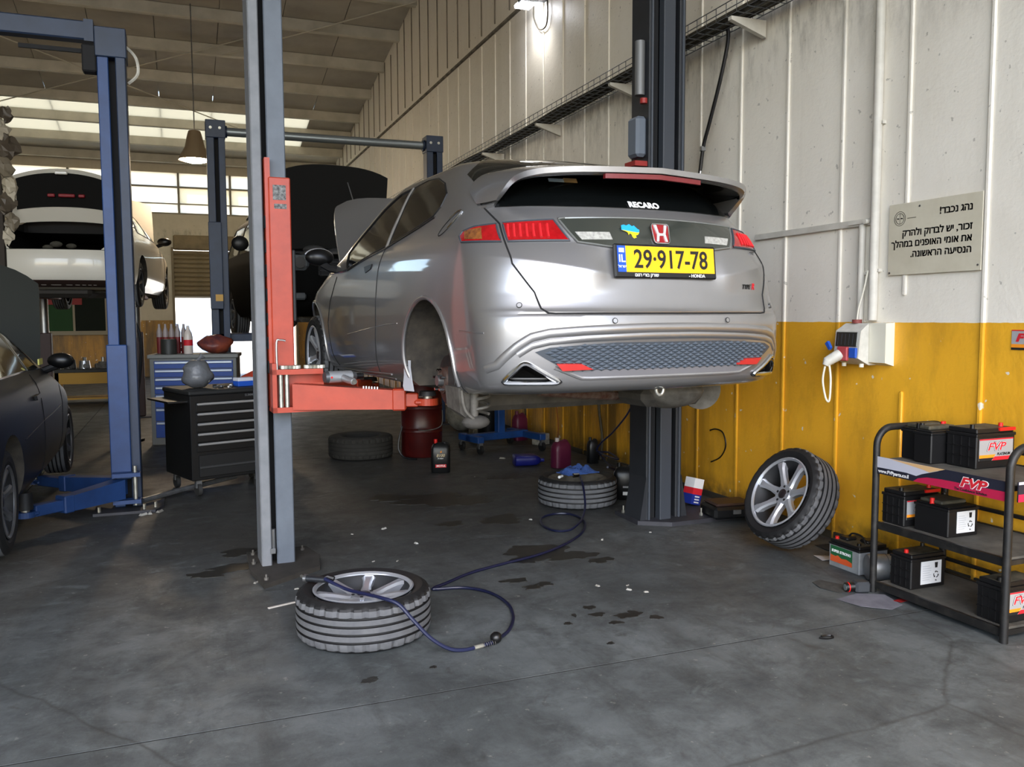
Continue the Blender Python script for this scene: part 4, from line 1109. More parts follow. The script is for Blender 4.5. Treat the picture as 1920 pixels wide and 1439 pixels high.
# hinge bracket with its pins
hb = MB().box(-.03, .30, -.16, -.06, .955, .985).box(-.03, .26, -.16, -.06, 1.175, 1.205).box(-.03, -.005, -.16, .0, .955, 1.24).box(.0, .28, -.075, -.06, .985, 1.175).build('arm_bracket', orange, P1, smooth=0)
for (x, y) in ((.02, -.135), (.055, -.135)):
    MB().cyl((x, y, .97), (x, y, 1.19), .013, n=14).build('hinge_pin', zinc, hb)
MB().tube(spline([(.0, -.15, 1.20), (.0, -.15, 1.36), (.02, -.15, 1.375), (.05, -.15, 1.37)], 4), .006, 6).build('release_handle', steel, hb)
for x in (.08, .22):
    g = MB(); pts = []
    for i in range(36):
        a = 2 * PI * i / 36; r = .062 if i % 2 else .052; pts.append((x + r * math.cos(a), -.10 + r * math.sin(a)))
    g.prism(pts, 1.207, 1.225).build('gear_ring', zinc, hb, smooth=0)
def arm(parent, a, b, pad_z, mat, z=1.03, first=.62, marks=False):
    a, b = Vector(a), Vector(b); d = (b - a).normalized(); s = Vector((-d.y, d.x)); L = (b - a).length
    A = Matrix(((d.x, s.x, 0, a.x), (d.y, s.y, 0, a.y), (0, 0, 1, z), (0, 0, 0, 1)))
    o = MB().add([(0, -.06, -.07), (0, .06, -.07), (0, .06, .08), (0, -.06, .08), (L * first, -.05, -.075), (L * first, .05, -.075), (L * first, .05, .035), (L * first, -.05, .035)],
                 [(0, 3, 2, 1), (4, 5, 6, 7), (0, 1, 5, 4), (3, 7, 6, 2), (0, 4, 7, 3), (1, 2, 6, 5)], xf=A).build('arm', mat, parent, smooth=0)
    MB().box(L * first - .02, L * .93, -.038, .038, -.062, .018, c=.006, xf=A).build('arm_extension', mat, o, smooth=0)
    MB().box(L * first - .05, L * first + .03, -.057, .057, -.082, .045, c=.008, xf=A).build('arm_collar', mat, o, smooth=0)
    MB().box(L * .90, L * 1.0, -.05, .05, -.05, -.02, c=.01, xf=A).cyl((L, 0, -.055), (L, 0, -.015), .062, n=24, xf=A).build('pad_holder', mat, o, smooth=0)
    MB().cyl((L, 0, -.015), (L, 0, .0), .028, n=16, xf=A).build('pad_screw', zinc, o)
    MB().cyl((L, 0, .0), (L, 0, pad_z - z), .052, .046, n=24, xf=A).build('lift_pad', rubber, o)
    if marks:
        for k in range(6):
            MB().box(L * .52 + .016 * k, L * .52 + .016 * k + .007, -.056, -.040, .050 - .0009 * k, .064 - .0009 * k, xf=A).build('scale_mark', white_ink, o, smooth=0)
    return o
# where the sill stands above the arms
def car_w(x, y, z): 
    c, s = math.cos(CAR_YAW), math.sin(CAR_YAW)
    return Vector((CAR_O.x + c * x - s * y, CAR_O.y + s * x + c * y, CAR_O.z + z))
def to_local(o, v): 
    return Matrix.Translation(o.location) @ o.rotation_euler.to_matrix().to_4x4()
inv1 = to_local(P1, 0).inverted()
pd1 = inv1 @ car_w(-.70, 1.44, 0); pd2 = inv1 @ car_w(-.66, 2.75, 0)
sill_z = CAR_O.z + .105
a1 = arm(P1, (.10, -.11), (pd1.x, pd1.y), sill_z, orange, 1.04, .80, True)
arm(P1, (.22, -.08), (pd2.x, pd2.y), sill_z, orange, 1.04)

P2 = thing('lift_post', 'tall shade-darkened grey lift column standing by the wall behind the silver car', 'car lift', (3.245, 5.35, 0), RAD(2))
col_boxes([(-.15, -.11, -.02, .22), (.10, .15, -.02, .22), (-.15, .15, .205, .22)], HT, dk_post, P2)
col_boxes([(-.05, .045, -.05, .02)], HT, M('shaded_grey_panel', '#363a41', .5), P2, 'rail_panel')
col_boxes([(-.11, -.05, .02, .04), (.045, .10, .03, .05)], HT, slot_m, P2, 'slot_shade')
for sx_ in (-.13, .125):
    MB().box(sx_ - .006, sx_ + .006, -.030, -.018, .02, HT).build('edge_strip', M('edge_grey', '#454a52', .5), P2, smooth=0)
MB().prism([(-.22, -.02), (-.02, -.16), (.62, -.16), (.70, .16), (.40, .34), (-.20, .34)], 0, .03).build('base_plate', M('plate_dark', '#34343a', .6, var='#26262a', vscale=7), P2, smooth=0)
for sg in (-1, 1):
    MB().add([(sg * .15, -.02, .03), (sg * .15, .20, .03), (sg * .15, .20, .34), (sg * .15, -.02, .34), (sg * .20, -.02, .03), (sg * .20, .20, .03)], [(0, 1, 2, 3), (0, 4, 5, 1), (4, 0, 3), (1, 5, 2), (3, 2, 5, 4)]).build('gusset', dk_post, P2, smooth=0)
for (x, y) in ((.30, -.06), (.38, .02), (.58, -.02), (.30, .22), (-.18, .25)):
    MB().cyl((x, y, .03), (x, y, .05), .014, n=6).cyl((x, y, .05), (x, y, .085), .007, n=8).build('anchor_bolt', zinc, P2)
cr2 = MB().box(-.12, .12, -.12, -.052, 1.0, 2.2, c=.006).build('carriage', M('carriage_dark_orange', '#b83a24', .5), P2, smooth=0)
inv2 = to_local(P2, 0).inverted()
pd3 = inv2 @ car_w(.70, 1.44, 0); pd4 = inv2 @ car_w(.66, 2.75, 0)
arm(P2, (-.06, -.14), (pd3.x, pd3.y), sill_z, orange, 1.04)
arm(P2, (-.10, -.10), (pd4.x, pd4.y), sill_z, orange, 1.04)
# motor box and hydraulic unit on the right column
pu = MB().box(-.235, -.15, .0, .14, 2.62, 2.90, c=.02).build('motor_box', M('pump_grey', '#5c646f', .5), P2, smooth=0)
MB().cyl((-.185, .05, 3.05), (-.185, .05, 3.42), .035, n=20).build('motor', M('motor_grey', '#6d6e6e', .5, .3), P2)
MB().cyl((-.19, -.01, 2.98), (-.19, -.01, 3.015), .026, n=16).build('red_knob', M('tray_red', '#8a2420', .5), P2)
MB().box(-.25, -.14, .0, .14, 2.555, 2.59).build('red_tray', M('tray_red', '#a02722', .5), P2, smooth=0)

# ------------------------------------------------------------------ blue lifts
def blue_post(label, x, y, h, mat, mat2, rot=0, carriage=(.05, .95), arms=(), sticker=None, base=True, w=.20, arm_z=.2):
    p = thing('lift_post', label, 'car lift', (x, y, 0), rot, None)
    col_boxes([(-w / 2, -.02, .0, .018), (-w / 2, -w / 2 + .018, .018, .2), (-w / 2, w / 2, .185, .2)], h, mat, p)
    col_boxes([(.028, w / 2, -.012, .006), (w / 2 - .018, w / 2, .006, .2)], h, mat2, p, 'column_flange')
    col_boxes([(-.03, .05, .09, .10)], h, slot_m, p, 'slot_shade')
    MB().box(-w / 2 - .01, w / 2 + .01, -.02, .21, h - .22, h, c=.006).build('column_head', mat2, p, smooth=0)
    MB().prism([(-.24, -.20), (.20, -.20), (.26, -.05), (.26, .36), (-.24, .36)], 0, .02).build('base_plate', M('plate_dark'), p, smooth=0)
    for (bx, by) in ((-.2, -.14), (.12, -.15), (.2, -.1)):
        MB().cyl((bx, by, .02), (bx, by, .06), .012, n=6).build('anchor_bolt', zinc, p)
    if carriage: MB().box(-w / 2 - .012, .035, -.06, -.002, carriage[0], carriage[1], c=.006).build('carriage', mat, p, smooth=0)
    if sticker: MB().box(-.06, .03, -.064, -.061, sticker, sticker + .085).build('rating_plate', M('brass_plate', '#b98f3c', .5), p, smooth=0)
    return p
B1 = blue_post('bright blue lift column between the black car and the black tool chest', -.43, 7.3, 3.70, MATS['blue_post_paint'], MATS['navy_post_paint'], carriage=(.25, 1.30))
xb = thing('lift_crossbeam', 'dark blue beam leaving the top of the bright blue column to the left', 'beam', (-3.61, 7.38, 3.60))
MB().box(0, 3.06, -.06, .06, 0, .14, c=.01).build('beam_tube', MATS['navy_post_paint'], xb, smooth=0)
MB().box(3.0, 3.065, -.07, .07, -.01, .15).build('end_flange', MATS['navy_post_paint'], xb, smooth=0)
MB().box(-.20, -.10, -.02, .10, 3.36, 3.56, c=.01).box(-.62, -.20, .02, .04, 3.50, 3.53).build('limit_switch', slot_m, B1, smooth=0)
MB().tube(spline([(.10, .1, 3.60), (.17, .1, 3.52), (.18, .1, 3.40), (.11, .1, 3.32)], 5), .012, 6).build('cable_loop', off_white, B1)
ab = arm(B1, (-.05, -.10), (-.62, -.62), .30, MATS['blue_post_paint'], .18)
arm(B1, (-.05, .02), (-.75, .75), .30, MATS['blue_post_paint'], .18)
for z_ in (.07, .28): MB().box(-.10, .10, -.16, -.06, z_, z_ + .03).build('arm_bracket', MATS['blue_post_paint'], B1, smooth=0)
MB().cyl((.06, -.11, .05), (.06, -.11, .36), .016, n=12).build('hinge_pin', zinc, B1)
MB().tube([(.10, .05, .05), (.40, .35, .06), (.85, .70, .08)], .022, 8).build('floor_conduit', galv, B1)
B3 = blue_post('left dark blue column of the far lift, behind the blue drawer cabinet', .486, 11.6, 4.0, MATS['navy_post_paint'], MATS['navy_post_paint'], carriage=(1.62, 2.72), sticker=1.72, w=.22)
xb = thing('lift_crossbeam', 'grey round beam joining the tops of the far dark blue columns', 'beam', (.610, 11.70, 3.88))
MB().cyl((0, 0, 0), (2.615, 0, 0), .055, n=20).build('beam_tube', M('grey_beam', '#7d8488', .35, .6), xb)
for x_ in (0, 2.595): MB().cyl((x_, 0, 0), (x_ + .02, 0, 0), .075, n=20).build('end_flange', MATS['navy_post_paint'], xb)
B4 = blue_post('right dark blue column of the far lift, showing above the silver car roof', 3.35, 11.58, 4.0, MATS['navy_post_paint'], MATS['navy_post_paint'], carriage=None, w=.22)
for p in (B3, B4):
    for bx in (-.06, .05):
        MB().cyl((bx, -.03, 3.90), (bx, -.015, 3.90), .018, n=10).build('head_bolt', zinc, p)
# ------------------------------------------------------------------ the other cars
def simple_car(name, label, loc, yaw, paint, S, zs, wheels, cutters=(), mats=None, wheel_style='alloy', R=.32, skip=()):
    c = thing(name, label, 'car', loc, yaw)
    bm = [paint, under_m, liner_m, slot_m]
    b = body_mesh(S, zs, 22, 20, 16).build('body', bm, c, smooth=35)
    cs = []
    for y in wheels:
        for sg in (-1, 1):
            cs.append(MB().cyl((sg * .55, y, .33), (sg * 1.2, y, .33), R + .055, n=36, mi=2).build('cutter', bm, c, smooth=0))
    for f in cutters: cs.append(f(bm, c))
    carve(b, cs)
    for y in wheels:
        for sg in (-1, 1):
            if (y, sg) in skip: continue
            wheel('road_wheel', None, standing((sg * .76, y, .30), 0, sg), parent=c, R=R, W=.215, rr=.22, notch=False, mat=M('dull_alloy', '#6f7072', .4, .6), bright=MATS['dull_alloy'])
    return c
SED = dict(
 yr=[(.2,.30),(.27,.08),(.36,.02),(.52,.0),(.75,.03),(.92,.07),(1.00,.13),(1.035,.30),(1.06,.62),(1.10,.80),(1.22,1.02),(1.34,1.32),(1.41,1.65),(1.45,1.95)],
 yf=[(.2,4.45),(.30,4.55),(.5,4.62),(.66,4.56),(.76,4.35),(.85,3.9),(.93,3.5),(1.0,3.25),(1.1,3.02),(1.22,2.75),(1.34,2.48),(1.41,2.28),(1.45,2.1)],
 w=[(.2,.80),(.30,.87),(.45,.90),(.62,.905),(.8,.895),(.92,.87),(.99,.83),(1.08,.78),(1.2,.71),(1.32,.63),(1.40,.54),(1.45,.36)],
 dr=[(.2,.35),(.6,.45),(1.0,.5),(1.1,.5),(1.3,.4),(1.45,.1)], df=[(.2,.8),(.6,.85),(.8,.7),(.95,.5),(1.3,.3),(1.45,.1)], n=3.0, taper=(.04,.05,2.3))
SEDZ = frange(.2, 1.0, 30) + frange(1.0, 1.1, 10)[1:] + frange(1.1, 1.45, 18)[1:]
def cut_box(x0, x1, y0, y1, z0, z1, mi=3):
    return lambda bm, c: MB().box(x0, x1, y0, y1, z0, z1, mi=mi, c=.04).build('cutter', bm, c, smooth=0)
def windows(c, S, polys, mat, seal=blk_plastic):
    for f in (side_fn(S, -1), side_fn(S, 1)):
        for nm, p in polys:
            w = patch(f, p, .004, .012, steps=(.12, .06)).build(nm, mat, c)
            bead(f, p, .008, .0, 5, 4, closed=True).build('window_seal', seal, w)

# black saloon at the left edge, bonnet up, on the bright blue lift
SB = Surf(**SED)
bk_car = simple_car('saloon_car', 'black saloon car at the left edge with its bonnet up', (-1.86, 4.86, .10), 0, black_paint, SB, SEDZ, (.98, 3.98))
sw = [('rear_door_window', [(1.20, 1.03), (2.12, 1.03), (2.10, 1.36), (1.72, 1.37), (1.42, 1.28), (1.20, 1.12)]), ('front_door_window', [(2.18, 1.03), (3.12, 1.005), (2.92, 1.10), (2.62, 1.26), (2.36, 1.36), (2.16, 1.365)])]
windows(bk_car, SB, sw, glass_dk, chrome)
fR = side_fn(SB, 1)
bead(fR, [(2.15, 1.0), (2.18, .6), (2.20, .30)], .004, .0, 5, 6).build('door_seam', gap_m, bk_car)
bead(fR, [(3.18, .98), (3.30, .7), (3.22, .30)], .004, .0, 5, 6).build('door_seam', gap_m, bk_car)
bead(fR, [(1.40, .62), (2.2, .66), (3.2, .68)], .006, -.002, 5, 8).build('door_crease', black_paint, bk_car)
bead(fR, [(1.1, 1.06), (1.45, 1.30), (1.75, 1.395), (2.15, 1.39), (2.4, 1.375), (2.65, 1.28), (2.95, 1.11), (3.2, .99)], .009, .002, 6, 6).build('window_chrome', M('worn_chrome', '#a39b8c', .25, .8), bk_car)
bead(fR, [(3.25, .925), (3.6, .895), (3.95, .855), (4.2, .80)], .008, .0, 6, 5).build('wing_edge', M('edge_highlight', '#6b6660', .3, .6), bk_car)  # pale bead: a highlight along the wing, painted in as colour
mr_ = MB().ball((.93, 3.02, 1.06), 1, 14, 8, sc=(.10, .06, .065)).build('door_mirror', blk_satin, bk_car)
MB().tube([(.90, 3.02, 1.02), (.80, 3.02, .98)], .03, 8).build('mirror_arm', blk_plastic, mr_)
MB().box(.845, .855, 2.42, 2.60, 1.055, 1.10).build('window_sticker', M('yellow_note', '#c7c067', .6), bk_car, smooth=0)
patch(fR, [(1.9, .86), (2.06, .865), (2.06, .835), (1.9, .83)], .02, .03, steps=(.05, .02)).build('door_handle', black_paint, bk_car)
def open_bonnet(c, y0, z0, L, ang, w0, w1, mat, t=.02, inner=None, sag=.05):
    vs = []; nx, ny = 14, 8
    for j in range(ny + 1):
        for i in range(nx + 1):
            u, v = -1 + 2 * i / nx, j / ny
            wv = w0 + (w1 - w0) * v; x = u * wv
            bow = .05 * (1 - u * u); d = L * v - (sag * abs(u) ** 3 if v > .01 else 0) * v ** 3 * 2
            vs.append((x, y0 + d * math.cos(ang) - bow * math.sin(ang), z0 + d * math.sin(ang) + bow * math.cos(ang)))
    n1 = nx + 1
    f = [(j * n1 + i, j * n1 + i + 1, (j + 1) * n1 + i + 1, (j + 1) * n1 + i) for j in range(ny) for i in range(nx)]
    k = len(vs); dv = Vector((0, math.sin(ang), -math.cos(ang))) * t
    vs2 = [tuple(Vector(p) + dv) for p in vs]
    rim = list(range(n1)) + [j * n1 + nx for j in range(1, ny + 1)] + [ny * n1 + i for i in range(nx - 1, -1, -1)] + [j * n1 for j in range(ny - 1, 0, -1)]
    mb = MB(); mb.add(vs, f, 0); mb.add(vs2, [q[::-1] for q in f], 1)
    mb.add(vs + vs2, [(rim[i], rim[(i + 1) % len(rim)], rim[(i + 1) % len(rim)] + k, rim[i] + k) for i in range(len(rim))], 0)
    return mb.build('bonnet', [mat, inner or mat], c, smooth=50)
open_bonnet(bk_car, 3.45, .97, 1.15, RAD(54), .72, .66, M('dusty_black_panel', '#252723', .7), inner=M('bonnet_lining', '#262724', .9), sag=.11)

# white saloon on a lift behind it, boot and bonnet open
SWt = Surf(**SED)
wh_car = simple_car('saloon_car', 'white saloon car raised at the back left with its boot lid open', (-1.45, 12.15, 1.68), RAD(-6), white_paint, SWt, SEDZ, (.98, 3.70),
                    cutters=(cut_box(-.56, .56, -.3, .95, .70, 1.5), cut_box(-.70, .70, .25, 3.0, .45, .98)))
windows(wh_car, SWt, sw, glass_dk)
nx, ny = 16, 8
def lid_pt(u, v, o=0.0):
    return (u * (.66 - .06 * v), .70 - .20 * v + .05 * (1 - u * u) - o, 1.12 + .66 * v - .13 * abs(u) ** 2.2 * (.4 + .6 * v))
lid = MB(); vs = [lid_pt(-1 + 2 * i / nx, j / ny) for j in range(ny + 1) for i in range(nx + 1)]
n1 = nx + 1
f = [(j * n1 + i, j * n1 + i + 1, (j + 1) * n1 + i + 1, (j + 1) * n1 + i) for j in range(ny) for i in range(nx)]
k = len(vs); rim = list(range(n1)) + [j * n1 + nx for j in range(1, ny + 1)] + [ny * n1 + i for i in range(nx - 1, -1, -1)] + [j * n1 for j in range(ny - 1, 0, -1)]
vs2 = [(x, y + .05, z + .01) for x, y, z in vs]
lid.add(vs + vs2, f + [tuple(q + k for q in g[::-1]) for g in f] + [(rim[i], rim[(i + 1) % len(rim)], rim[(i + 1) % len(rim)] + k, rim[i] + k) for i in range(len(rim))])
ld = lid.build('boot_lid', white_paint, wh_car, smooth=50)
pv = [lid_pt((-1 + 2 * i / nx) * .88, .28 + .64 * j / ny, .012) for j in range(ny + 1) for i in range(nx + 1)]
MB().add(pv, f).build('lid_lining', M('black_lining', '#0b0b0b', .95), ld, smooth=50)
for x0, x1 in ((-.19, -.10), (-.06, .14), (.18, .26)):
    MB().box(x0, x1, .585, .62, 1.42, 1.465, c=.01).build('lid_reflector', M('dull_red', '#8a1c28', .5), ld, smooth=0)
MB().box(-.07, .08, .49, .54, 1.70, 1.745, c=.01).build('lid_latch', white_paint, ld, smooth=0)
for sg in (-1, 1):
    MB().tube(spline([(sg * .58, .25, .98), (sg * .60, .45, 1.15), (sg * .59, .60, 1.32)], 5), .014, 6).build('lid_strut', blk_plastic, wh_car)
RW = SWt.rear
for sg in (-1, 1):
    patch(RW, [(sg * a, b) for a, b in [(-.62, .90), (-1.25, .93), (-1.3, .80), (-.65, .78)]], .006, .02, steps=(.06, .03)).build('tail_lamp', M('pale_lamp', '#b7a9a4', .15, coat=.6), wh_car)
bead(RW, [(a, .70) for a in frange(-1.2, 1.2, 30)], .004, 0, 5, 1).build('bumper_seam', gap_m, wh_car)
patch(RW, [(-.9, .235), (.9, .235), (.75, .315), (-.75, .315)], .006, .02, steps=(.08, .03)).build('bumper_insert', M('dark_brown_insert', '#2a1c18', .6), wh_car)
MB().box(-.75, .75, .5, 4.0, .17, .24).build('floor_pan', under_m, wh_car, smooth=0)
MB().box(-.35, .35, .30, .75, .10, .24, c=.05).build('muffler', M('muffler_dark', '#2e2a26', .7, .3), wh_car)
for k, (x, z, s) in enumerate(((-.1, .80, .06), (.08, .78, .05), (-.2, .76, .05))):
    MB().ball((x, .55, z), s, 10, 6, sc=(1.3, 1, .7)).build('boot_clutter', M('boot_clutter', '#4b4943', .6), wh_car)
open_bonnet(wh_car, 3.45, 1.0, 1.05, RAD(52), .72, .62, white_paint, inner=M('grey_lining', '#8d8c86', .7))
mr_ = MB().ball((.93, 3.05, 1.06), 1, 12, 8, sc=(.11, .06, .07)).build('door_mirror', blk_satin, wh_car)
MB().tube([(.90, 3.05, 1.02), (.80, 3.05, .98)], .03, 8).build('mirror_arm', blk_plastic, mr_)
fW = side_fn(SWt, 1)
bead(fW, [(3.18, .98), (3.30, .7), (3.22, .30)], .006, .0, 5, 6).build('door_seam', gap_m, wh_car)
patch(fW, [(4.05, .72), (4.30, .70), (4.38, .62), (4.12, .62)], .006, .02, steps=(.06, .03)).build('head_lamp', M('head_lamp', '#c9ced2', .1, coat=.8), wh_car)
# two floor jacks carry it
for sg, lab in ((1, 'dark floor lift leg under the right sill of the raised white saloon'), (-1, 'dark floor lift leg under the left sill of the raised white saloon')):
    q = thing('floor_lift', lab, 'car lift', (-1.25 + sg * .62, 14.2, 0))
    MB().box(-.09, .09, -.09, .09, .02, 1.30, c=.01).build('column', M('dark_red_column', '#33201c', .6), q, smooth=0)
    MB().cyl((0, 0, 1.30), (0, 0, 1.80), .06, n=20).build('piston', steel, q)
    MB().prism([(-.2, -.2), (.2, -.2), (.2, .2), (-.2, .2)], 0, .02).build('base_plate', M('plate_dark'), q, smooth=0)
    MB().box(-.16, .16, -.7, .7, 1.80, 1.85, c=.01).build('cradle', M('carriage_red', '#8a1f1f', .5), q, smooth=0)

# black off-roader facing us on the far lift, bonnet up
SVt = dict(
 yr=[(.25,.25),(.35,.06),(.55,.0),(.8,.02),(1.0,.06),(1.2,.14),(1.4,.26),(1.6,.42),(1.68,.6),(1.72,.9)],
 yf=[(.25,4.2),(.35,4.34),(.6,4.40),(.85,4.38),(.98,4.25),(1.04,3.5),(1.10,3.20),(1.3,2.9),(1.5,2.62),(1.62,2.4),(1.68,2.2),(1.72,2.0)],
 w=[(.25,.82),(.4,.90),(.7,.92),(.95,.91),(1.08,.88),(1.2,.85),(1.4,.79),(1.58,.73),(1.67,.64),(1.72,.45)],
 dr=[(.25,.3),(1.0,.35),(1.72,.2)], df=[(.25,.5),(.8,.55),(1.05,.4),(1.4,.25),(1.72,.1)], n=3.4, taper=(.02,.03,2.2))
SV = Surf(**SVt)
off = simple_car('offroad_car', 'black off-road car with raised bonnet facing out on the far dark blue lift', (1.50, 14.5, 1.27), RAD(186), M('dull_black', '#060606', .7, spec=.05), SV, frange(.25, 1.72, 44), (.85, 3.45),
                 cutters=(cut_box(-1.2, 1.2, .55, 1.45, 1.13, 1.55), cut_box(-1.2, 1.2, 1.55, 2.5, 1.13, 1.55), cut_box(-.62, .62, 3.25, 4.2, .70, 1.3), cut_box(-.62, .62, -.2, .8, 1.13, 1.5)), R=.36)
smoke = M('clear_glass', '#c8cfc6', .03, trans=1.0, ior=1.1)
for sg in (-1, 1):
    f = side_fn(SV, sg)
    for p in ([(.55, 1.13), (1.45, 1.13), (1.45, 1.55), (.70, 1.55)], [(1.55, 1.13), (2.5, 1.13), (2.5, 1.4), (2.35, 1.55), (1.55, 1.55)]):
        patch(f, p, -.004, .004, steps=(.1, .06)).build('side_window', smoke, off)
    MB().ball((sg * 1.04, 2.72, 1.20), 1, 14, 8, sc=(.11, .07, .10)).build('door_mirror', blk_plastic, off)
    MB().tube(spline([(sg * .60, .8, 1.72), (sg * .60, 1.2, 1.77), (sg * .60, 1.9, 1.77), (sg * .60, 2.2, 1.72)], 4), .018, 8).build('roof_rail', blk_plastic, off)
    hl = MB().box(sg * .70 - .17, sg * .70 + .17, 4.18, 4.36, .78, .96, c=.05).build('head_lamp', M('head_lamp_grey', '#4d5154', .12, coat=.8), off)
    MB().cyl((sg * .66, 4.34, .87), (sg * .66, 4.375, .87), .065, n=20).build('lamp_lens', chrome, hl)
    MB().box(sg * .70 - .10, sg * .70 + .10, 4.30, 4.40, .44, .52, c=.02).build('fog_lamp', M('head_lamp_grey'), off)
MB().box(-.45, .45, 4.28, 4.40, .70, .92, c=.03).build('radiator_grille', slot_m, off)
for k in range(4): MB().box(-.44, .44, 4.395, 4.41, .72 + .05 * k, .735 + .05 * k).build('grille_bar', blk_satin, off, smooth=0)
bn = open_bonnet(off, 3.15, 1.10, 1.12, RAD(66), .74, .68, black_paint, inner=M('black_lining', '#0b0b0b', .95), sag=.05)
MB().tube([(-.28, 4.05, .98), (-.12, 3.68, 1.92)], .007, 6).build('bonnet_prop', galv, off)
MB().box(-.58, .58, 3.3, 4.15, .75, 1.02, c=.06).build('engine_cover', M('engine_grey', '#2f2f2f', .6, var='#474644', vscale=10), off, smooth=0)
for (x, y, z, s) in ((-.4, 3.9, 1.05, .09), (.35, 3.8, 1.06, .10), (.0, 3.6, 1.04, .12)):
    MB().ball((x, y, z), s, 12, 8, sc=(1.4, 1, .6)).build('engine_part', M('engine_part', '#3d3d3e', .4, .3), off)
MB().box(-.60, .60, .6, 4.0, .18, .30, c=.04).build('floor_pan', under_m, off, smooth=0)
for sg in (-1, 1):
    MB().box(sg * .64 - .12, sg * .64 + .12, 3.3, 3.6, .12, .25, c=.04).build('suspension_arm', M('engine_grey'), off, smooth=0)
for q, sg in ((B3, 1), (B4, -1)):
    for yy in (.15, .80):
        MB().box(min(0, sg * .75), max(0, sg * .75), yy - .05, yy + .05, 1.20, 1.30, c=.01).box(-.06, .06, min(yy, 0), max(yy, 0), 1.20, 1.30).cyl((sg * .68, yy, 1.30), (sg * .68, yy, 1.44), .06, n=16).build('arm', MATS['navy_post_paint'], q, smooth=0)

# pale blue car parked in the yard
SY = Surf(**SED)
yc = simple_car('parked_car', 'pale blue car parked in the sun outside the roller door', (1.2, 32.0, 0), RAD(62), M('pale_blue_paint', '#9db7d6', .3, coat=.5), SY, SEDZ, (.98, 3.70))
windows(yc, SY, sw, glass_dk)
RB = SB.rear
patch(RB, [(-.75, 1.10), (.75, 1.10), (.62, 1.36), (-.62, 1.36)], .004, .02, steps=(.08, .04)).build('rear_window', glass_dk, bk_car)
for sg in (-1, 1):
    patch(RB, [(sg * a, b) for a, b in [(-.62, .93), (-1.25, .95), (-1.32, .80), (-.68, .78)]], .006, .02, steps=(.06, .03)).build('tail_lamp', red_lens, bk_car)
    MB().cyl((sg * .55, .02, .27), (sg * .55, .16, .27), .045, n=16).build('exhaust_tip', chrome, bk_car)
bead(RB, [(a, .66) for a in frange(-1.3, 1.3, 30)], .004, 0, 5, 1).build('bumper_seam', gap_m, bk_car)
bead(RB, [(-.55, 1.02), (-.58, .80), (-.52, .67)], .004, 0, 5, 5).build('boot_seam', gap_m, bk_car)
bead(RB, [(.55, 1.02), (.58, .80), (.52, .67)], .004, 0, 5, 5).build('boot_seam', gap_m, bk_car)
# ------------------------------------------------------------------ battery rack
RX0, RX1, RY0, RY1 = 3.47, 3.97, 2.74, 3.535
rack = thing('battery_rack', 'black tubular battery rack with printed shelf edge against the yellow wall', 'rack', ((RX0 + RX1) / 2, (RY0 + RY1) / 2, 0))
ox, oy = rack.location.x, rack.location.y
def R_(x, y, z): return (x - ox, y - oy, z)
for y in (RY0, RY1):
    h = .93; path = [R_(RX0, y, 0), R_(RX0, y, .80)] + [R_(RX0 + .10 - .10 * math.cos(t), y, .80 + .10 * math.sin(t)) for t in frange(0, PI / 2, 8)][1:] + [R_(RX1 - .10, y, .90)] + [R_(RX1 - .10 + .10 * math.sin(t), y, .80 + .10 * math.cos(t)) for t in frange(0, PI / 2, 8)] + [R_(RX1, y, 0)]
    MB().tube(path, .019, 10).build('hoop_leg', rack_m, rack, smooth=45)
def tray(z, nm):
    s = MB().box(RX0 - ox, RX1 - ox, RY0 + .02 - oy, RY1 - .02 - oy, z - .012, z, c=.002).build(nm, shelf_m, rack, smooth=0)
    MB().box(RX0 - ox - .004, RX0 - ox + .014, RY0 + .018 - oy, RY1 - .018 - oy, z - .035, z + .004).build('front_bar', rack_m, s, smooth=0)
    MB().box(RX1 - ox - .014, RX1 - ox + .004, RY0 + .018 - oy, RY1 - .018 - oy, z - .035, z + .004).build('back_bar', rack_m, s, smooth=0)
    for y in (RY0 + .012, RY1 - .03):
        MB().box(RX0 - ox, RX1 - ox, y - oy, y - oy + .018, z - .035, z - .012).build('side_bar', rack_m, s, smooth=0)
    return s
for z in (.06, .388, .733): tray(z, 'shelf')
for z in (.14, .47, .80):
    MB().cyl(R_(RX1 - .01, RY0, z), R_(RX1 - .01, RY1, z), .012, n=8).build('back_rail', rack_m, rack)
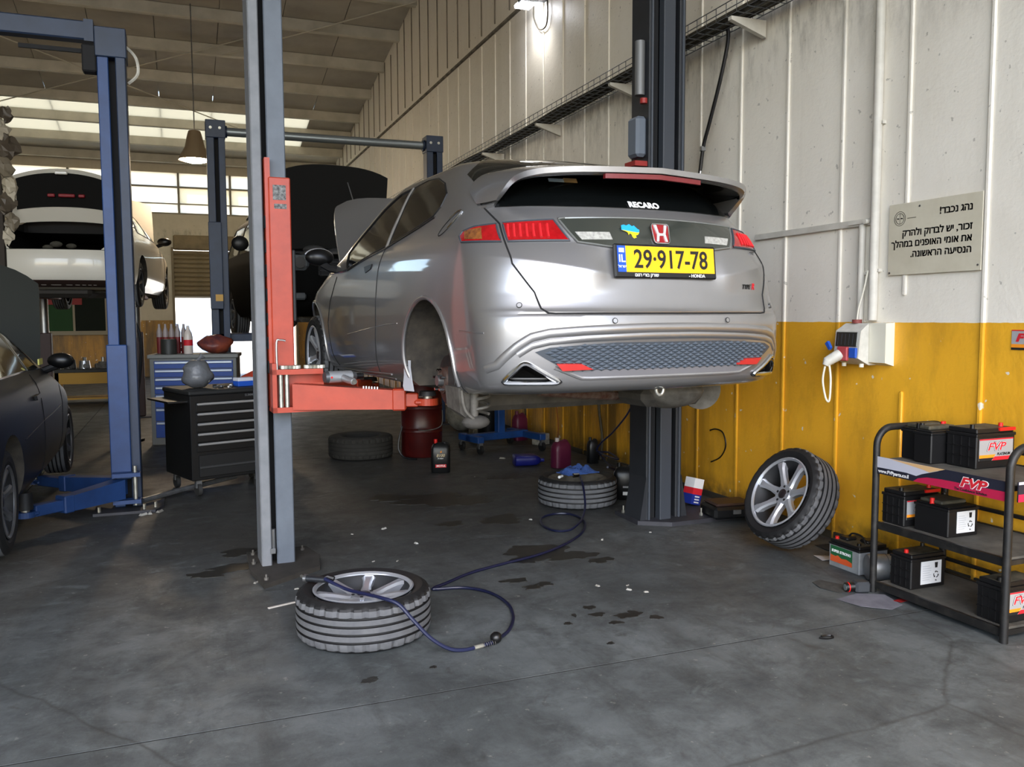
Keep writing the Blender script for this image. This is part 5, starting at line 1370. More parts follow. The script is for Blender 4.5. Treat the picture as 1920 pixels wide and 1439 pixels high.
# printed shelf edge, front and end
def fascia(o, xd, length, height, full=True):
    fm = frame(o, xd, (0, 0, 1))
    f = MB().box(0, length, 0, height, -.006, 0, xf=fm).build('shelf_fascia', navy_ink, rack, smooth=0)
    def flat(nm, poly, mat, z=.0006): MB().prism(poly, z - .0005, z, xf=fm).build(nm, mat, f, smooth=0)
    if full:
        flat('print_band', [(0, .034), (.20, .036), (.265, .030), (.30, .046), (.345, .060), (.40, .078), (.36, height), (0, height)], lav_ink)
        flat('print_band', [(.08, height - .001), (.20, height - .012), (.30, height - .022), (.345, .062), (.40, .079), (.44, height)], tan_ink, .0012)
        flat('print_band', [(.245, 0), (.275, .020), (.33, .034), (.42, .040), (length, .044), (length, 0)], crimson_ink)
        text('web_lettering', 'www.FVPparts.co.il', .026, white_ink, f, fm @ Matrix.Translation((.115, .016, .0014)), .0003)
        text('shelf_lettering', 'FVP', .060, white_ink, f, fm @ Matrix.Translation((.595, .048, .0012)), .0050, sx=1.45, shear=.28)
        text('shelf_lettering', 'FVP', .060, red_ink, f, fm @ Matrix.Translation((.595, .048, .0026)), .0022, sx=1.45, shear=.28)
        text('slogan_lettering', 'The Confidence Solution', .018, ink, f, fm @ Matrix.Translation((.585, .012, .0014)), .0002)
    else:
        flat('print_band', [(0, 0), (length, 0), (length, height * .38), (0, height * .38)], crimson_ink)
        flat('print_band', [(0, height * .86), (length, height * .86), (length, height), (0, height)], lav_ink)
        text('shelf_lettering', 'FVP', .060, white_ink, f, fm @ Matrix.Translation((.16, .042, .0012)), .004, sx=1.4, shear=.28)
fascia(R_(RX0 - .008, RY1 - .012, .655), (0, -1, 0), .775, .092)
fascia(R_(RX0 + .028, RY0 - .022, .655), (1, 0, 0), .42, .092, False)

# ------------------------------------------------------------------ batteries
def battery(label, x0, x1, y0, y1, z, h, ribs='x', lab=None, term=((.1, .15), (.9, .15)), case=batt_m, top=batt_top, red_strip=True, rot=0.0, raised=False, handle=False):
    cx, cyy = (x0 + x1) / 2, (y0 + y1) / 2; w, d = (x1 - x0) / 2, (y1 - y0) / 2
    b = thing('car_battery', label, 'battery', (cx, cyy, z), rot)
    MB().box(-w + .004, w - .004, -d + .004, d - .004, 0, h * .86, c=.005).build('case', case, b, smooth=0)
    MB().box(-w, w, -d, d, h * .80, h * .88, c=.003).box(-w + .008, w - .008, -d + .008, d - .008, h * .88, h * (1.0 if not raised else .93), c=.004).build('lid', batt_m, b, smooth=0)
    if raised: MB().box(-w + .02, w - .02, -d * .45, d - .02, h * .93, h * 1.04, c=.006).build('cell_cover', top, b, smooth=0)
    else: MB().box(-w + .018, w - .018, -d + .018, d - .018, h * .998, h * 1.006).build('dusty_top', top, b, smooth=0)
    for k, (u, v) in enumerate(term):
        px_, py_ = -w + 2 * w * u, -d + 2 * d * v
        MB().cyl((px_, py_, h * .9), (px_, py_, h * 1.10), .012, .011, 12).build('terminal', red_cap if k == 1 else blk_satin, b)
    if red_strip: MB().box(w * .15, w * .95, -d - .001, -d + .012, h * .93, h * 1.01).build('red_strip', red_cap, b, smooth=0)
    for s, n in ((-1, 3),):
        if 'x' in ribs:      # moulded grid on the end face
            for k in range(n):
                yy = -d + 2 * d * (k + 1) / (n + 1); MB().box(-w - .001, -w + .006, yy - .0025, yy + .0025, h * .06, h * .78).build('case_rib', batt_m, b, smooth=0)
            for zz in (.30, .55): MB().box(-w - .001, -w + .006, -d + .008, d - .008, h * zz - .002, h * zz + .002).build('case_rib', batt_m, b, smooth=0)
    if lab == 'fvp':
        fm = frame((-w + .02, -d + .003, h * .20), (1, 0, 0), (0, 0, 1)); L = 2 * w - .04; H = h * .55
        l = MB().box(0, L, 0, H, 0, .002, xf=fm).build('brand_label', label_gr, b, smooth=0)
        MB().box(0, L, H * .94, H, .002, .003, xf=fm).build('label_stripe', red_ink, l, smooth=0)
        MB().prism([(0, 0), (L * .36, 0), (L * .44, H * .13), (0, H * .13)], .002, .003, xf=fm).build('label_stripe', ink, l, smooth=0)
        MB().prism([(0, H * .13), (L * .42, H * .13), (L * .48, H * .27), (0, H * .27)], .002, .003, xf=fm).build('label_stripe', orange_ink, l, smooth=0)
        MB().prism([(L * .38, 0), (L, 0), (L, H * .17), (L * .46, H * .17)], .002, .003, xf=fm).build('label_stripe', red_ink, l, smooth=0)
        text('brand_lettering', 'FVP', H * .50, ink, l, fm @ Matrix.Translation((L * .48, H * .62, .0022)), .0045, sx=1.35, shear=.28)
        text('brand_lettering', 'FVP', H * .50, white_ink, l, fm @ Matrix.Translation((L * .48, H * .62, .0030)), .0030, sx=1.35, shear=.28)
        text('brand_lettering', 'FVP', H * .50, red_ink, l, fm @ Matrix.Translation((L * .48, H * .62, .0040)), .0010, sx=1.35, shear=.28)
        text('grade_lettering', 'PLATINUM', H * .17, ink, l, fm @ Matrix.Translation((L * .72, H * .27, .0022)), .0006, shear=.2)
    elif lab == 'recycle':
        fm = frame((-w + 2 * w * .28, -d + .003, h * .12), (1, 0, 0), (0, 0, 1)); L = 2 * w * .58; H = h * .66
        l = MB().box(0, L, 0, H, 0, .002, xf=fm).build('hazard_label', label_w, b, smooth=0)
        recycle(l, fm, L * .74, H * .38, H * .15); bin_sign(l, fm, L * .74, H * .80, H * .12)
        text('label_lettering', 'Pb', H * .10, ink, l, fm @ Matrix.Translation((L * .74, H * .12, .0024)))
        for k in range(7): MB().box(L * .08, L * (.50 if k % 3 else .42), H * (.18 + .1 * k), H * (.195 + .1 * k), .002, .0024, xf=fm).build('label_line', M('faint_ink', '#a6aab0', .7), l, smooth=0)
    return b
def recycle(parent, fm, x, y, r):
    mb = MB()
    for k in range(3):
        a = RAD(90 + 120 * k)
        for t0, t1 in ((-.9, .15),):
            arc = [(x + r * .72 * math.cos(a + t), y + r * .72 * math.sin(a + t)) for t in frange(t0, t1, 6)]
            out = [(x + r * math.cos(a + t), y + r * math.sin(a + t)) for t in frange(t0, t1, 6)]
            mb.prism(arc + out[::-1], .002, .0026, xf=fm)
        e = a + .15
        mb.prism([(x + r * .55 * math.cos(e), y + r * .55 * math.sin(e)), (x + r * 1.18 * math.cos(e), y + r * 1.18 * math.sin(e)), (x + r * .86 * math.cos(e + .55), y + r * .86 * math.sin(e + .55))], .002, .0026, xf=fm)
    tag(mb.build('recycling_mark', ink, parent, smooth=0))
def bin_sign(parent, fm, x, y, r):
    MB().prism([(x - r * .75, y + r), (x + r * .75, y + r), (x + r * .55, y - r), (x - r * .55, y - r)], .002, .0026, xf=fm).build('bin_mark', ink, parent, smooth=0)
battery('black battery at the back left end of the top shelf', 3.61, 3.83, 3.395, 3.513, .734, .18, '', red_strip=True, raised=True)
battery('plain black battery in the middle of the top shelf', 3.568, 3.79, 3.268, 3.390, .734, .185, '', red_strip=False, raised=True, term=((.2, .85), (.85, .85)))
battery('black battery with silver FVP label on the right of the top shelf', 3.655, 3.925, 3.075, 3.262, .734, .20, 'x', 'fvp', term=((.08, .25), (.80, .25)))
battery('black battery with half hidden label at the left of the middle shelf', 3.505, 3.76, 3.37, 3.53, .389, .185, 'x', 'fvp', term=((.10, .3), (.85, .3)))
battery('black battery with red cap and white label on the middle shelf', 3.53, 3.74, 3.115, 3.335, .389, .165, '', 'recycle', raised=True, red_strip=False, term=((.9, .9), (.1, .55)))
battery('black battery with white recycling label on the bottom shelf', 3.52, 3.765, 3.325, 3.475, .061, .185, 'x', 'recycle', red_strip=False, term=((.85, .85), (.10, .4)))
battery('black battery behind the right leg of the rack, bottom shelf', 3.51, 3.77, 2.785, 2.93, .061, .195, 'x', 'fvp', term=((.12, .3), (.88, .3)))
sb = battery('grey battery with green and orange label on the floor beside the rack', 3.60, 3.82, 3.775, 4.03, 0, .165, '', None, case=M('grey_case', '#8c8f90', .6, var='#77797a', vscale=8), red_strip=False, term=((.15, .15), (.15, .85)))
fm = frame((-.108, .105, .034), (0, -1, 0), (0, 0, 1))
sl_ = MB().box(0, .175, 0, .095, 0, .002, xf=fm).build('brand_label', M('green_label', '#1f5a35', .5), sb, smooth=0)
MB().prism([(0, 0), (.175, 0), (.175, .024), (.13, .036), (.09, .030), (.06, .044), (.04, .034), (0, .040)], .002, .003, xf=fm).build('label_stripe', M('orange_red_print', '#c9542a', .5), sl_, smooth=0)
text('brand_lettering', 'SUPER STRONG', .022, white_ink, sl_, fm @ Matrix.Translation((.0875, .065, .0026)), .0006)
MB().tube(spline([(-.02, -.08, .165), (-.02, -.05, .205), (-.02, .03, .205), (-.02, .06, .165)], 5), .006, 6).build('carry_handle', blk_plastic, sb)
for (x, y) in ((-.03, .05), (.03, -.05)): MB().box(x - .04, x + .04, y - .035, y + .035, .165, .185, c=.008).build('terminal_cover', blk_plastic, sb, smooth=0)

# ------------------------------------------------------------------ floor things by the rack
can = thing('metal_canister', 'dusty round metal canister lying behind the front rack leg', 'canister', (3.68, 3.66, 0))
cm = frame((0, 0, .075), (.9, -.42, 0), (0, 0, 1))
MB().lathe([(0, -.10), (.07, -.10), (.075, -.09), (.075, .09), (.07, .10), (0, .10)], 28, xf=Matrix.Translation((0, 0, .075)) @ Matrix.Rotation(RAD(-25), 4, 'Z') @ Matrix.Rotation(PI / 2, 4, 'Y')).build('drum_shell', tin, can)
MB().lathe([(.076, -.002), (.078, 0), (.076, .002)], 28, xf=Matrix.Translation((0, 0, .075)) @ Matrix.Rotation(RAD(-25), 4, 'Z') @ Matrix.Rotation(PI / 2, 4, 'Y')).build('seam_ring', galv, can)
tor = thing('work_torch', 'small dark handheld torch lying at the foot of the rack leg', 'torch', (3.39, 3.555, 0), RAD(-15))
MB().box(-.03, .055, -.035, .035, .0, .062, c=.012).build('housing', M('torch_grey', '#33363a', .45), tor, smooth=0)
MB().cyl((-.03, 0, .032), (-.075, 0, .030), .026, .024, 18).build('head', blk_satin, tor)
MB().tube([(-.060, .025 * math.cos(t), .030 + .025 * math.sin(t)) for t in frange(0, 2 * PI, 20)[:-1]], .003, 6, closed=True).build('red_ring', red_cap, tor)
MB().cyl((-.075, 0, .030), (-.077, 0, .030), .018, n=16).build('lens', M('lens_pale', '#6b7474', .1, coat=.5), tor)
def sheet_paper(name, label, cat, pts, mat, z=.001, seed=1):
    rnd = random.Random(seed); cx = sum(p[0] for p in pts) / len(pts); cyy = sum(p[1] for p in pts) / len(pts)
    o = thing(name, label, cat, (cx, cyy, 0))
    vs = [(0, 0, z + .006)] + [(p[0] - cx, p[1] - cyy, z + rnd.uniform(0, .008)) for p in pts]
    n = len(pts); vs2 = [(x, y, q + .0015) for x, y, q in vs]
    fs = [(0, 1 + i, 1 + (i + 1) % n) for i in range(n)] + [(n + 1, n + 2 + (i + 1) % n, n + 2 + i) for i in range(n)] + [(1 + i, 1 + (i + 1) % n, n + 2 + (i + 1) % n, n + 2 + i) for i in range(n)]
    MB().add(vs + vs2, fs).build('sheet', mat, o, smooth=0); return o
sheet_paper('paper_sheet', 'crumpled grey paper sheet on the floor under the torch', 'paper', [(3.19, 3.50), (3.35, 3.52), (3.47, 3.45), (3.44, 3.30), (3.33, 3.26), (3.22, 3.36)], paper_m)
sheet_paper('oily_rag', 'dark oily rag on the floor left of the torch', 'rag', [(3.27, 3.78), (3.34, 3.80), (3.40, 3.66), (3.36, 3.56), (3.28, 3.58), (3.24, 3.68)], M('oily_rag', '#2d2c2a', .9, var='#47453f', vscale=25), seed=4)
sheet_paper('red_wrapper', 'small red wrapper on the floor beneath the rack', 'wrapper', [(3.44, 3.36), (3.50, 3.37), (3.51, 3.33), (3.45, 3.32)], M('red_wrapper', '#8a1c1c', .5), seed=5)
bag = sheet_paper('dark_cloth', 'black cloth heap on the floor behind the leaning wheel', 'cloth', [(3.80, 4.18), (3.98, 4.16), (4.0, 4.38), (3.82, 4.40)], M('black_cloth', '#1c1b1a', .95), seed=6)
sheet_paper('plastic_wrap', 'clear crumpled plastic wrap under the leaning wheel', 'wrapper', [(3.62, 4.10), (3.72, 4.08), (3.74, 4.16), (3.64, 4.20)], M('crumpled_wrap', '#a9abae', .3, coat=.5), seed=8)
hk = thing('wire_hook', 'bent black wire hook lying alone on the floor', 'hook', (2.75, 3.08, 0))
MB().tube(spline([(-.03, .01, .006), (.0, -.012, .006), (.035, -.01, .006), (.045, .012, .006), (.025, .022, .006), (-.005, .022, .006)], 5), .004, 6).build('wire', blk_satin, hk)
sw_ = thing('thin_rod', 'thin dark rod propped at the right edge of the rack', 'rod', (3.50, 2.63, 0))
MB().tube([(0, 0, .004), (.12, .06, .30)], .005, 6).build('shaft', steel, sw_)

# ------------------------------------------------------------------ on the wall
sg_ = thing('wall_sign', 'cream Hebrew notice board screwed to the white wall', 'sign', (WX - .016, 3.743, 1.742))
fm = frame((-.004, .327, 0), (0, -1, 0), (0, 0, 1)); L, H = .654, .424
bd = MB().box(0, L, 0, H, -.006, 0, c=.002, xf=fm).build('board', sign_m, sg_, smooth=0)
def heb(s): return s[::-1].replace('(', '\0').replace(')', '(').replace('\0', ')')
def span(t, size):
    """left edge and heights of right-aligned lettering"""
    if not t.strip(): return 0.0, 0.0, 0.0
    o = text('measure', t, size, ink, None, Matrix(), 0.0, align='RIGHT'); v = [q.co for q in o.data.vertices]
    r = (min(q.x for q in v), max(q.y for q in v), min(q.y for q in v)); m_ = o.data; bpy.data.objects.remove(o); bpy.data.meshes.remove(m_); return r
def rtext(s, xr, y, size):
    """Hebrew line; dalet and tav are drawn as resh with a spur and het with a foot"""
    vis = heb(s); safe = vis.replace('\u05d3', '\u05e8').replace('\u05ea', '\u05d7')
    top, bot = span('\u05e8', size)[1:]
    o = text('sign_lettering', safe, size, ink, bd, fm @ Matrix.Translation((xr, y, .0008)), 0.0, align='RIGHT', bold=.0028)
    for i, ch in enumerate(vis):
        if ch not in '\u05d3\u05ea': continue
        l = span(safe[i:], size)[0]; r = span(safe[i + 1:], size)[0] if safe[i + 1:].strip() else 0.0
        if safe[i + 1:i + 2] == ' ': r -= size * .26
        if ch == '\u05d3': MB().box(r - size * .12, r - size * .005, top - size * .085, top + .001, 0, .0016, xf=fm @ Matrix.Translation((xr, y, 0))).build('letter_spur', ink, bd, smooth=0)
        else: MB().box(l - size * .05, l + size * .08, bot - .001, bot + size * .075, 0, .0016, xf=fm @ Matrix.Translation((xr, y, 0))).build('letter_foot', ink, bd, smooth=0)
    return o
rtext('\u05e0\u05d4\u05d2 \u05e0\u05db\u05d1\u05d3!', .592, .350, .056)
rtext('\u05d6\u05db\u05d5\u05e8, \u05d9\u05e9 \u05dc\u05d1\u05d3\u05d5\u05e7 \u05d5\u05dc\u05d4\u05d3\u05e7', .592, .245, .056)
rtext('\u05d0\u05ea \u05d0\u05d5\u05de\u05d9 \u05d4\u05d0\u05d5\u05e4\u05e0\u05d9\u05dd \u05d1\u05de\u05d4\u05dc\u05da', .592, .182, .056)
rtext('\u05d4\u05e0\u05e1\u05d9\u05e2\u05d4 \u05d4\u05e8\u05d0\u05e9\u05d5\u05e0\u05d4.', .592, .119, .056)
for r in (.042, .031):
    MB().tube([fm @ Vector((.085 + r * math.cos(t), .335 + r * math.sin(t), .001)) for t in frange(0, 2 * PI, 32)[:-1]], .0014, 5, closed=True).build('seal_ring', ink, bd)
MB().box(.0842, .0858, .304, .366, .0003, .0012, xf=fm).build('seal_line', ink, bd, smooth=0)
for x in (.071, .099): MB().prism([(x - .011, .334), (x - .004, .340), (x + .010, .336), (x + .004, .331)], .0003, .0012, xf=fm).build('seal_mark', ink, bd, smooth=0)
MB().box(.140, .205, .330, .335, .0003, .001, xf=fm).build('small_print', M('faint_print', '#7a7567', .7), bd, smooth=0)
for (x, y) in ((.23, .395), (.015, .015), (.635, .03)): MB().cyl(fm @ Vector((x, y, 0)), fm @ Vector((x, y, .003)), .006, n=10).build('screw', steel, bd)
st = thing('wall_sticker', 'small silver sticker with red letters stuck on the yellow wall at the right edge', 'sticker', (WX - .001, 3.14, 1.318))
fm = frame((-.002, .088, 0), (0, -1, 0), (0, 0, 1))
s0 = MB().box(0, .24, 0, .104, -.001, .001, xf=fm).build('backing', label_gr, st, smooth=0)
MB().box(0, .24, .098, .104, .001, .002, xf=fm).build('stripe', red_ink, s0, smooth=0)
MB().box(0, .24, .012, .030, .001, .002, xf=fm).build('stripe', orange_ink, s0, smooth=0)
MB().box(0, .24, .0, .012, .001, .002, xf=fm).build('stripe', ink, s0, smooth=0)
text('brand_lettering', 'FVP', .055, red_ink, s0, fm @ Matrix.Translation((.085, .062, .0018)), .003, sx=1.4, shear=.28)

# power box with plug
eb_ = thing('power_box', 'white electrical socket box with red plug on the yellow wall', 'socket box', (WX, 4.21, 1.19))
bx = MB().add([(0, -.19, 0), (0, .15, 0), (0, .15, .266), (0, -.19, .266), (-.07, -.19, .02), (-.07, -.06, .02), (-.07, -.06, .262), (-.07, -.19, .262)],
              [(0, 1, 2, 3), (4, 7, 6, 5), (0, 4, 5, 1), (3, 2, 6, 7), (0, 3, 7, 4), (1, 5, 6, 2)]).build('back_box', cream_m, eb_, smooth=0)
fr = MB().add([(-.06, .17, .0), (-.06, -.05, .0), (-.155, .155, .045), (-.155, -.055, .045), (-.135, .16, .215), (-.135, -.055, .215), (-.07, .145, .262), (-.07, -.05, .262), (0, .17, 0), (0, -.05, 0), (0, .145, .262), (0, -.05, .262)],
              [(0, 2, 3, 1), (2, 4, 5, 3), (4, 6, 7, 5), (0, 8, 10, 6, 4, 2), (1, 3, 5, 7, 11, 9), (6, 10, 11, 7), (8, 0, 1, 9)]).build('front_cover', off_white, eb_, smooth=0)
wm = frame((-.1485, .145, .115), (0, -1, 0), (.10, 0, 1))
MB().box(.0, .185, .0, .092, 0, .006, c=.003, xf=wm).build('breaker_window', M('smoky_window', '#2f2f2b', .2, coat=.5), fr, smooth=0)
for k in range(5): MB().box(.02 + .032 * k, .022 + .032 * k, .01, .082, .006, .007, xf=wm).build('window_line', gry_plastic, fr, smooth=0)
wm2 = frame((-.157, .15, .02), (0, -1, 0), (-.0, 0, 1))
MB().box(.135, .195, .025, .09, -.01, .008, c=.004, xf=wm2).build('socket_flap', box_bl, fr, smooth=0)
MB().box(.035, .125, .005, .095, -.01, .012, c=.006, xf=wm2).build('red_socket', M('faded_red', '#b0464b', .5), fr, smooth=0)
MB().prism([(0, 0), (.05, -.02), (.055, .0), (.012, .025)], 0, .02, xf=frame((-.16, .21, .13), (0, -1, -.5), (0, -.3, 1))).build('open_flap', box_bl, fr, smooth=0)
pg = MB().tube([(-.165, .09, .065), (-.20, .10, .045), (-.235, .12, .02), (-.245, .125, -.005)], [.036, .034, .032, .02], 14).build('plug', off_white, eb_)
MB().tube(spline([(-.245, .128, -.01), (-.25, .14, -.10), (-.24, .125, -.205), (-.23, .108, -.235), (-.225, .10, -.20), (-.225, .098, -.08), (-.23, .11, .01)], 6), .0065, 8).build('cord', cream_m, pg)
MB().cyl((-.06, .06, .262), (-.06, .06, .285), .03, n=16).build('cable_gland', M('gland_red', '#7a3a35', .6), eb_)
for y_ in (.12, -.03): MB().cyl((-.10, y_, -.012), (-.10, y_, .01), .014, n=10).build('foot_knob', cream_m, eb_)
pipe_m = M('painted_pipe', '#cbc7bd', .5, var='#b6b2a7', vscale=5)
for lab, y, r, z0, z1 in (('thick painted conduit running up the white wall beside the sign', 4.175, .028, 1.47, 7.5), ('short painted conduit rising from the socket box', 4.285, .022, 1.456, 2.075)):
    q = thing('wall_conduit', lab, 'conduit', (WX - r, y, z0))
    MB().cyl((0, 0, 0), (0, 0, z1 - z0), r, n=14).build('pipe', pipe_m, q)
    for z in (.3, 1.2, 2.4, 3.6):
        if z < z1 - z0: MB().box(-.0, r, -r - .012, r + .012, z, z + .018).build('pipe_clip', pipe_m, q, smooth=0)
q = thing('mounting_rail', 'cream metal mounting rail fixed across the white wall', 'rail', (WX - .03, 4.81, 2.065))
MB().box(0, .03, -.60, .55, .0, .042, c=.003).build('channel', pipe_m, q, smooth=0)
MB().box(-.012, .0, -.60, -.42, .012, .03).cyl((-.01, -.58, .021), (-.03, -.58, .021), .016, n=12).build('end_bolt', pipe_m, q, smooth=0)
q = thing('electric_cable', 'thin white cord running down from the conduit into the socket box', 'cord', (WX - .05, 4.2, 1.46))
MB().tube(spline([(0, .0, .32), (0, .03, .2), (-.01, .06, .08), (-.01, .07, .01)], 5), .005, 6).build('cord_run', cream_m, q)

# cable tray
TZ = 3.66
tr = thing('cable_tray', 'galvanised wire cable tray running along the wall on brackets', 'cable tray', (WX - .175, 12.0, TZ))
y0, y1 = -10.0, 10.0
for (x, z) in ((-.13, .10), (-.13, .05), (-.13, 0), (-.06, 0), (.02, 0), (.10, 0), (.10, .10)):
    MB().tube([(x, y0, z), (x, y1, z)], .004, 5).build('long_wire', galv, tr)
uw = None
for k in range(160):
    if uw is None:
        uw = MB().tube([(-.13, 0, .10), (-.13, 0, 0), (.10, 0, 0), (.10, 0, .10)], .0035, 5).build('cross_wire', galv, tr); o = uw
    else: o = link('cross_wire', uw.data, tr)
    o.location = (0, y0 + .125 * k, 0)
for yy in (5.30, 7.15, 8.9, 10.7, 12.5, 14.3, 16.1, 17.9, 3.4):
    MB().add([(.15, -.02, -.02), (.15, .02, -.02), (-.15, .02, -.02), (-.15, -.02, -.02), (.15, -.02, -.14), (.15, .02, -.14), (-.15, .02, -.045), (-.15, -.02, -.045)],
             [(0, 1, 2, 3), (4, 7, 6, 5), (0, 4, 5, 1), (3, 2, 6, 7), (0, 3, 7, 4), (1, 5, 6, 2)]).build('bracket', pipe_m, tr, smooth=0, loc=(0, yy - 12.0, 0))
labs = ('thickest dirty cable lying along the inner side of the wire tray', 'second dirty cable lying in the wire tray', 'grey dirty cable in the middle of the wire tray', 'fourth dirty cable lying towards the outer side of the wire tray', 'thin cable lying at the outer edge of the wire tray')
for k in range(5):
    rnd = random.Random(40 + k); x = WX - .175 + .075 - .044 * k
    cb = thing('tray_cable', labs[k], 'cable', (x, 12.0, TZ), 0, 'cables in the wire tray')
    r = (.020, .018, .017, .016, .012)[k]
    MB().tube(spline([(rnd.uniform(-.002, .002), -10 + .8 * i, r + .006 + rnd.uniform(0, .02)) for i in range(26)], 4), r, 6).build('sheath', cable_blk if k != 2 else M('grey_cable', '#6d6a60', .8, var='#4d473a', vscale=18), cb)
q = thing('hanging_cable', 'black cable with a clamp hanging down from the wire tray', 'cable', (3.95, 5.6, 2.62))
MB().tube(spline([(-.02, .0, 1.05), (0, .03, .95), (0, .12, .70), (0, .26, .40), (0, .34, .23), (0, .385, .02)], 6), .015, 8).build('sheath', blk_satin, q)
MB().box(-.02, .02, .325, .365, .20, .24, c=.005).build('clamp', steel, q, smooth=0)
MB().cyl((0, .375, .05), (0, .39, -.04), .012, n=10).build('coupling', chrome, q)
# wall lamp above
q = thing('wall_floodlight', 'bright floodlight fixed high on the wall ledge', 'light fixture', (3.86, 9.35, 5.12))
MB().box(-.10, .10, -.20, .14, .0, .10, c=.015).build('housing', M('fixture_grey', '#6f7377', .5), q, smooth=0)
MB().box(-.09, .09, .02, .26, -.004, .03).build('glowing_lens', tube_glow, q, smooth=0)
MB().box(.10, .20, -.04, .04, .02, .05).build('wall_arm', M('fixture_grey'), q, smooth=0)
MB().tube(spline([(.15, .25, .06), (.16, .27, -.08), (.17, .14, -.25), (.17, -.06, -.28), (.17, -.12, -.15), (.17, -.10, .06)], 6), .009, 6).build('cable_loop', cable_blk, q)
fld = bpy.data.lights.new('floodlight_beam', 'SPOT'); fld.energy = 16; fld.spot_size = RAD(110); fld.spot_blend = .8; fld.color = (1, .97, .92); fld.shadow_soft_size = .08
fo = bpy.data.objects.new('floodlight_beam', fld); COL.objects.link(fo); fo.parent = q; fo.location = (-.02, .05, -.02); fo.rotation_euler = (RAD(8), RAD(-12), 0)
# ------------------------------------------------------------------ air hose and tools on the floor
hs = thing('air_hose', 'dark blue air hose snaking over the floor from the front wheel', 'hose', (1.3, 4.4, 0))
def H_(pts): return [(x - 1.3, y - 4.4, z) for x, y, z in pts]
p_a = [(.60, 4.03, .262), (.68, 3.92, .236), (.75, 3.80, .240), (.81, 3.70, .243), (.865, 3.645, .226), (.92, 3.605, .16), (.99, 3.575, .08), (1.07, 3.56, .025), (1.14, 3.557, .010), (1.206, 3.567, .010), (1.285, 3.588, .011)]
p_b = [(1.33, 3.62, .012), (1.419, 3.717, .010), (1.502, 3.881, .010), (1.543, 4.08, .010), (1.511, 4.28, .010), (1.412, 4.399, .010), (1.28, 4.43, .010), (1.245, 4.435, .011), (1.26, 4.46, .011), (1.338, 4.51, .010), (1.523, 4.641, .010), (1.76, 4.743, .010), (2.051, 4.851, .010), (2.312, 5.018, .010), (2.531, 5.229, .010),
       (2.675, 5.466, .010), (2.725, 5.66, .010), (2.69, 5.80, .010), (2.58, 5.83, .010), (2.45, 5.74, .010), (2.375, 5.537, .010), (2.391, 5.366, .010), (2.489, 5.335, .012), (2.60, 5.42, .028), (2.70, 5.56, .03), (2.79, 5.70, .08), (2.82, 5.78, .17), (2.84, 5.86, .238), (2.88, 5.98, .250)]
MB().tube(spline(H_(p_a), 6), .0085, 8).build('hose_run', hose_m, hs)
MB().tube(spline(H_(p_b), 6), .0085, 8).build('hose_run', M('darker_hose', '#11152e', .35), hs)
MB().ball(H_([(1.308, 3.60, .028)])[0], .028, 14, 10, sc=(1, 1, .95)).build('hose_coupler', blk_satin, hs)
MB().cyl(H_([(1.19, 3.563, .010)])[0], H_([(1.235, 3.573, .011)])[0], .0105, n=10).build('hose_ferrule', zinc, hs)
coilm = MB().tube([(1.236 - 1.3 + .035 * t / 20, 3.573 - 4.4 + .008 * t / 20 + .0115 * math.cos(t), .0115 + .0115 * math.sin(t)) for t in frange(0, 40, 60)], .0018, 5); 
tag(coilm.build('strain_spring', steel, hs))
inf = thing('tyre_inflator', 'chrome tyre inflator gun lying on the rim of the front wheel', 'air tool', (.575, 4.06, .236), RAD(-35))
MB().cyl((-.06, 0, .018), (.05, 0, .018), .016, .014, 14).build('barrel', M('gun_metal', '#3a3c40', .35, .7), inf)
MB().tube([(.02, 0, .018), (.045, .01, .03), (.075, .012, .022)], .012, 8).build('grip', blk_satin, inf)
MB().cyl((-.06, 0, .018), (-.075, 0, .018), .02, n=12).build('collar', steel, inf)
MB().tube(spline([(-.07, 0, .02), (-.10, .02, .02), (-.115, .05, .012)], 4), .007, 6).build('nozzle_tube', zinc, inf)
wst_ = thing('white_strip', 'white plastic strip on the floor left of the front wheel', 'strip', (.445, 4.50, 0), RAD(18))
MB().box(-.075, .075, -.008, .008, 0, .007, c=.002).build('strip_body', M('strip_white', '#b7b2ab', .6), wst_, smooth=0)

iw = thing('impact_wrench', 'silver impact wrench resting on the orange lift arm', 'air tool', (.86, 4.965, 1.120), RAD(14))
MB().cyl((-.085, 0, .040), (.06, 0, .040), .035, .033, 18).build('motor_housing', M('wrench_silver', '#a9abad', .4, .6), iw)
MB().cyl((.06, 0, .040), (.09, 0, .040), .033, .020, 16).build('nose', M('nose_steel', '#7c7f82', .35, .8), iw)
MB().cyl((.09, 0, .040), (.135, 0, .040), .017, n=12).build('socket', blk_satin, iw)
MB().tube([(.0, -.02, .035), (.012, -.08, .022), (.016, -.13, .018)], [.022, .020, .019], 12).build('handle', M('grip_grey', '#9b9d9f', .4, .6), iw)
MB().cyl((.016, -.13, .018), (.017, -.145, .017), .014, n=12).build('air_fitting', zinc, iw)
MB().cyl((-.085, 0, .040), (-.105, 0, .040), .036, .030, 16).build('back_cap', M('cap_dark', '#4a4c4f', .4, .4), iw)
MB().cyl((-.075, -.036, .04), (-.075, -.039, .04), .006, n=8).build('red_button', red_cap, iw)

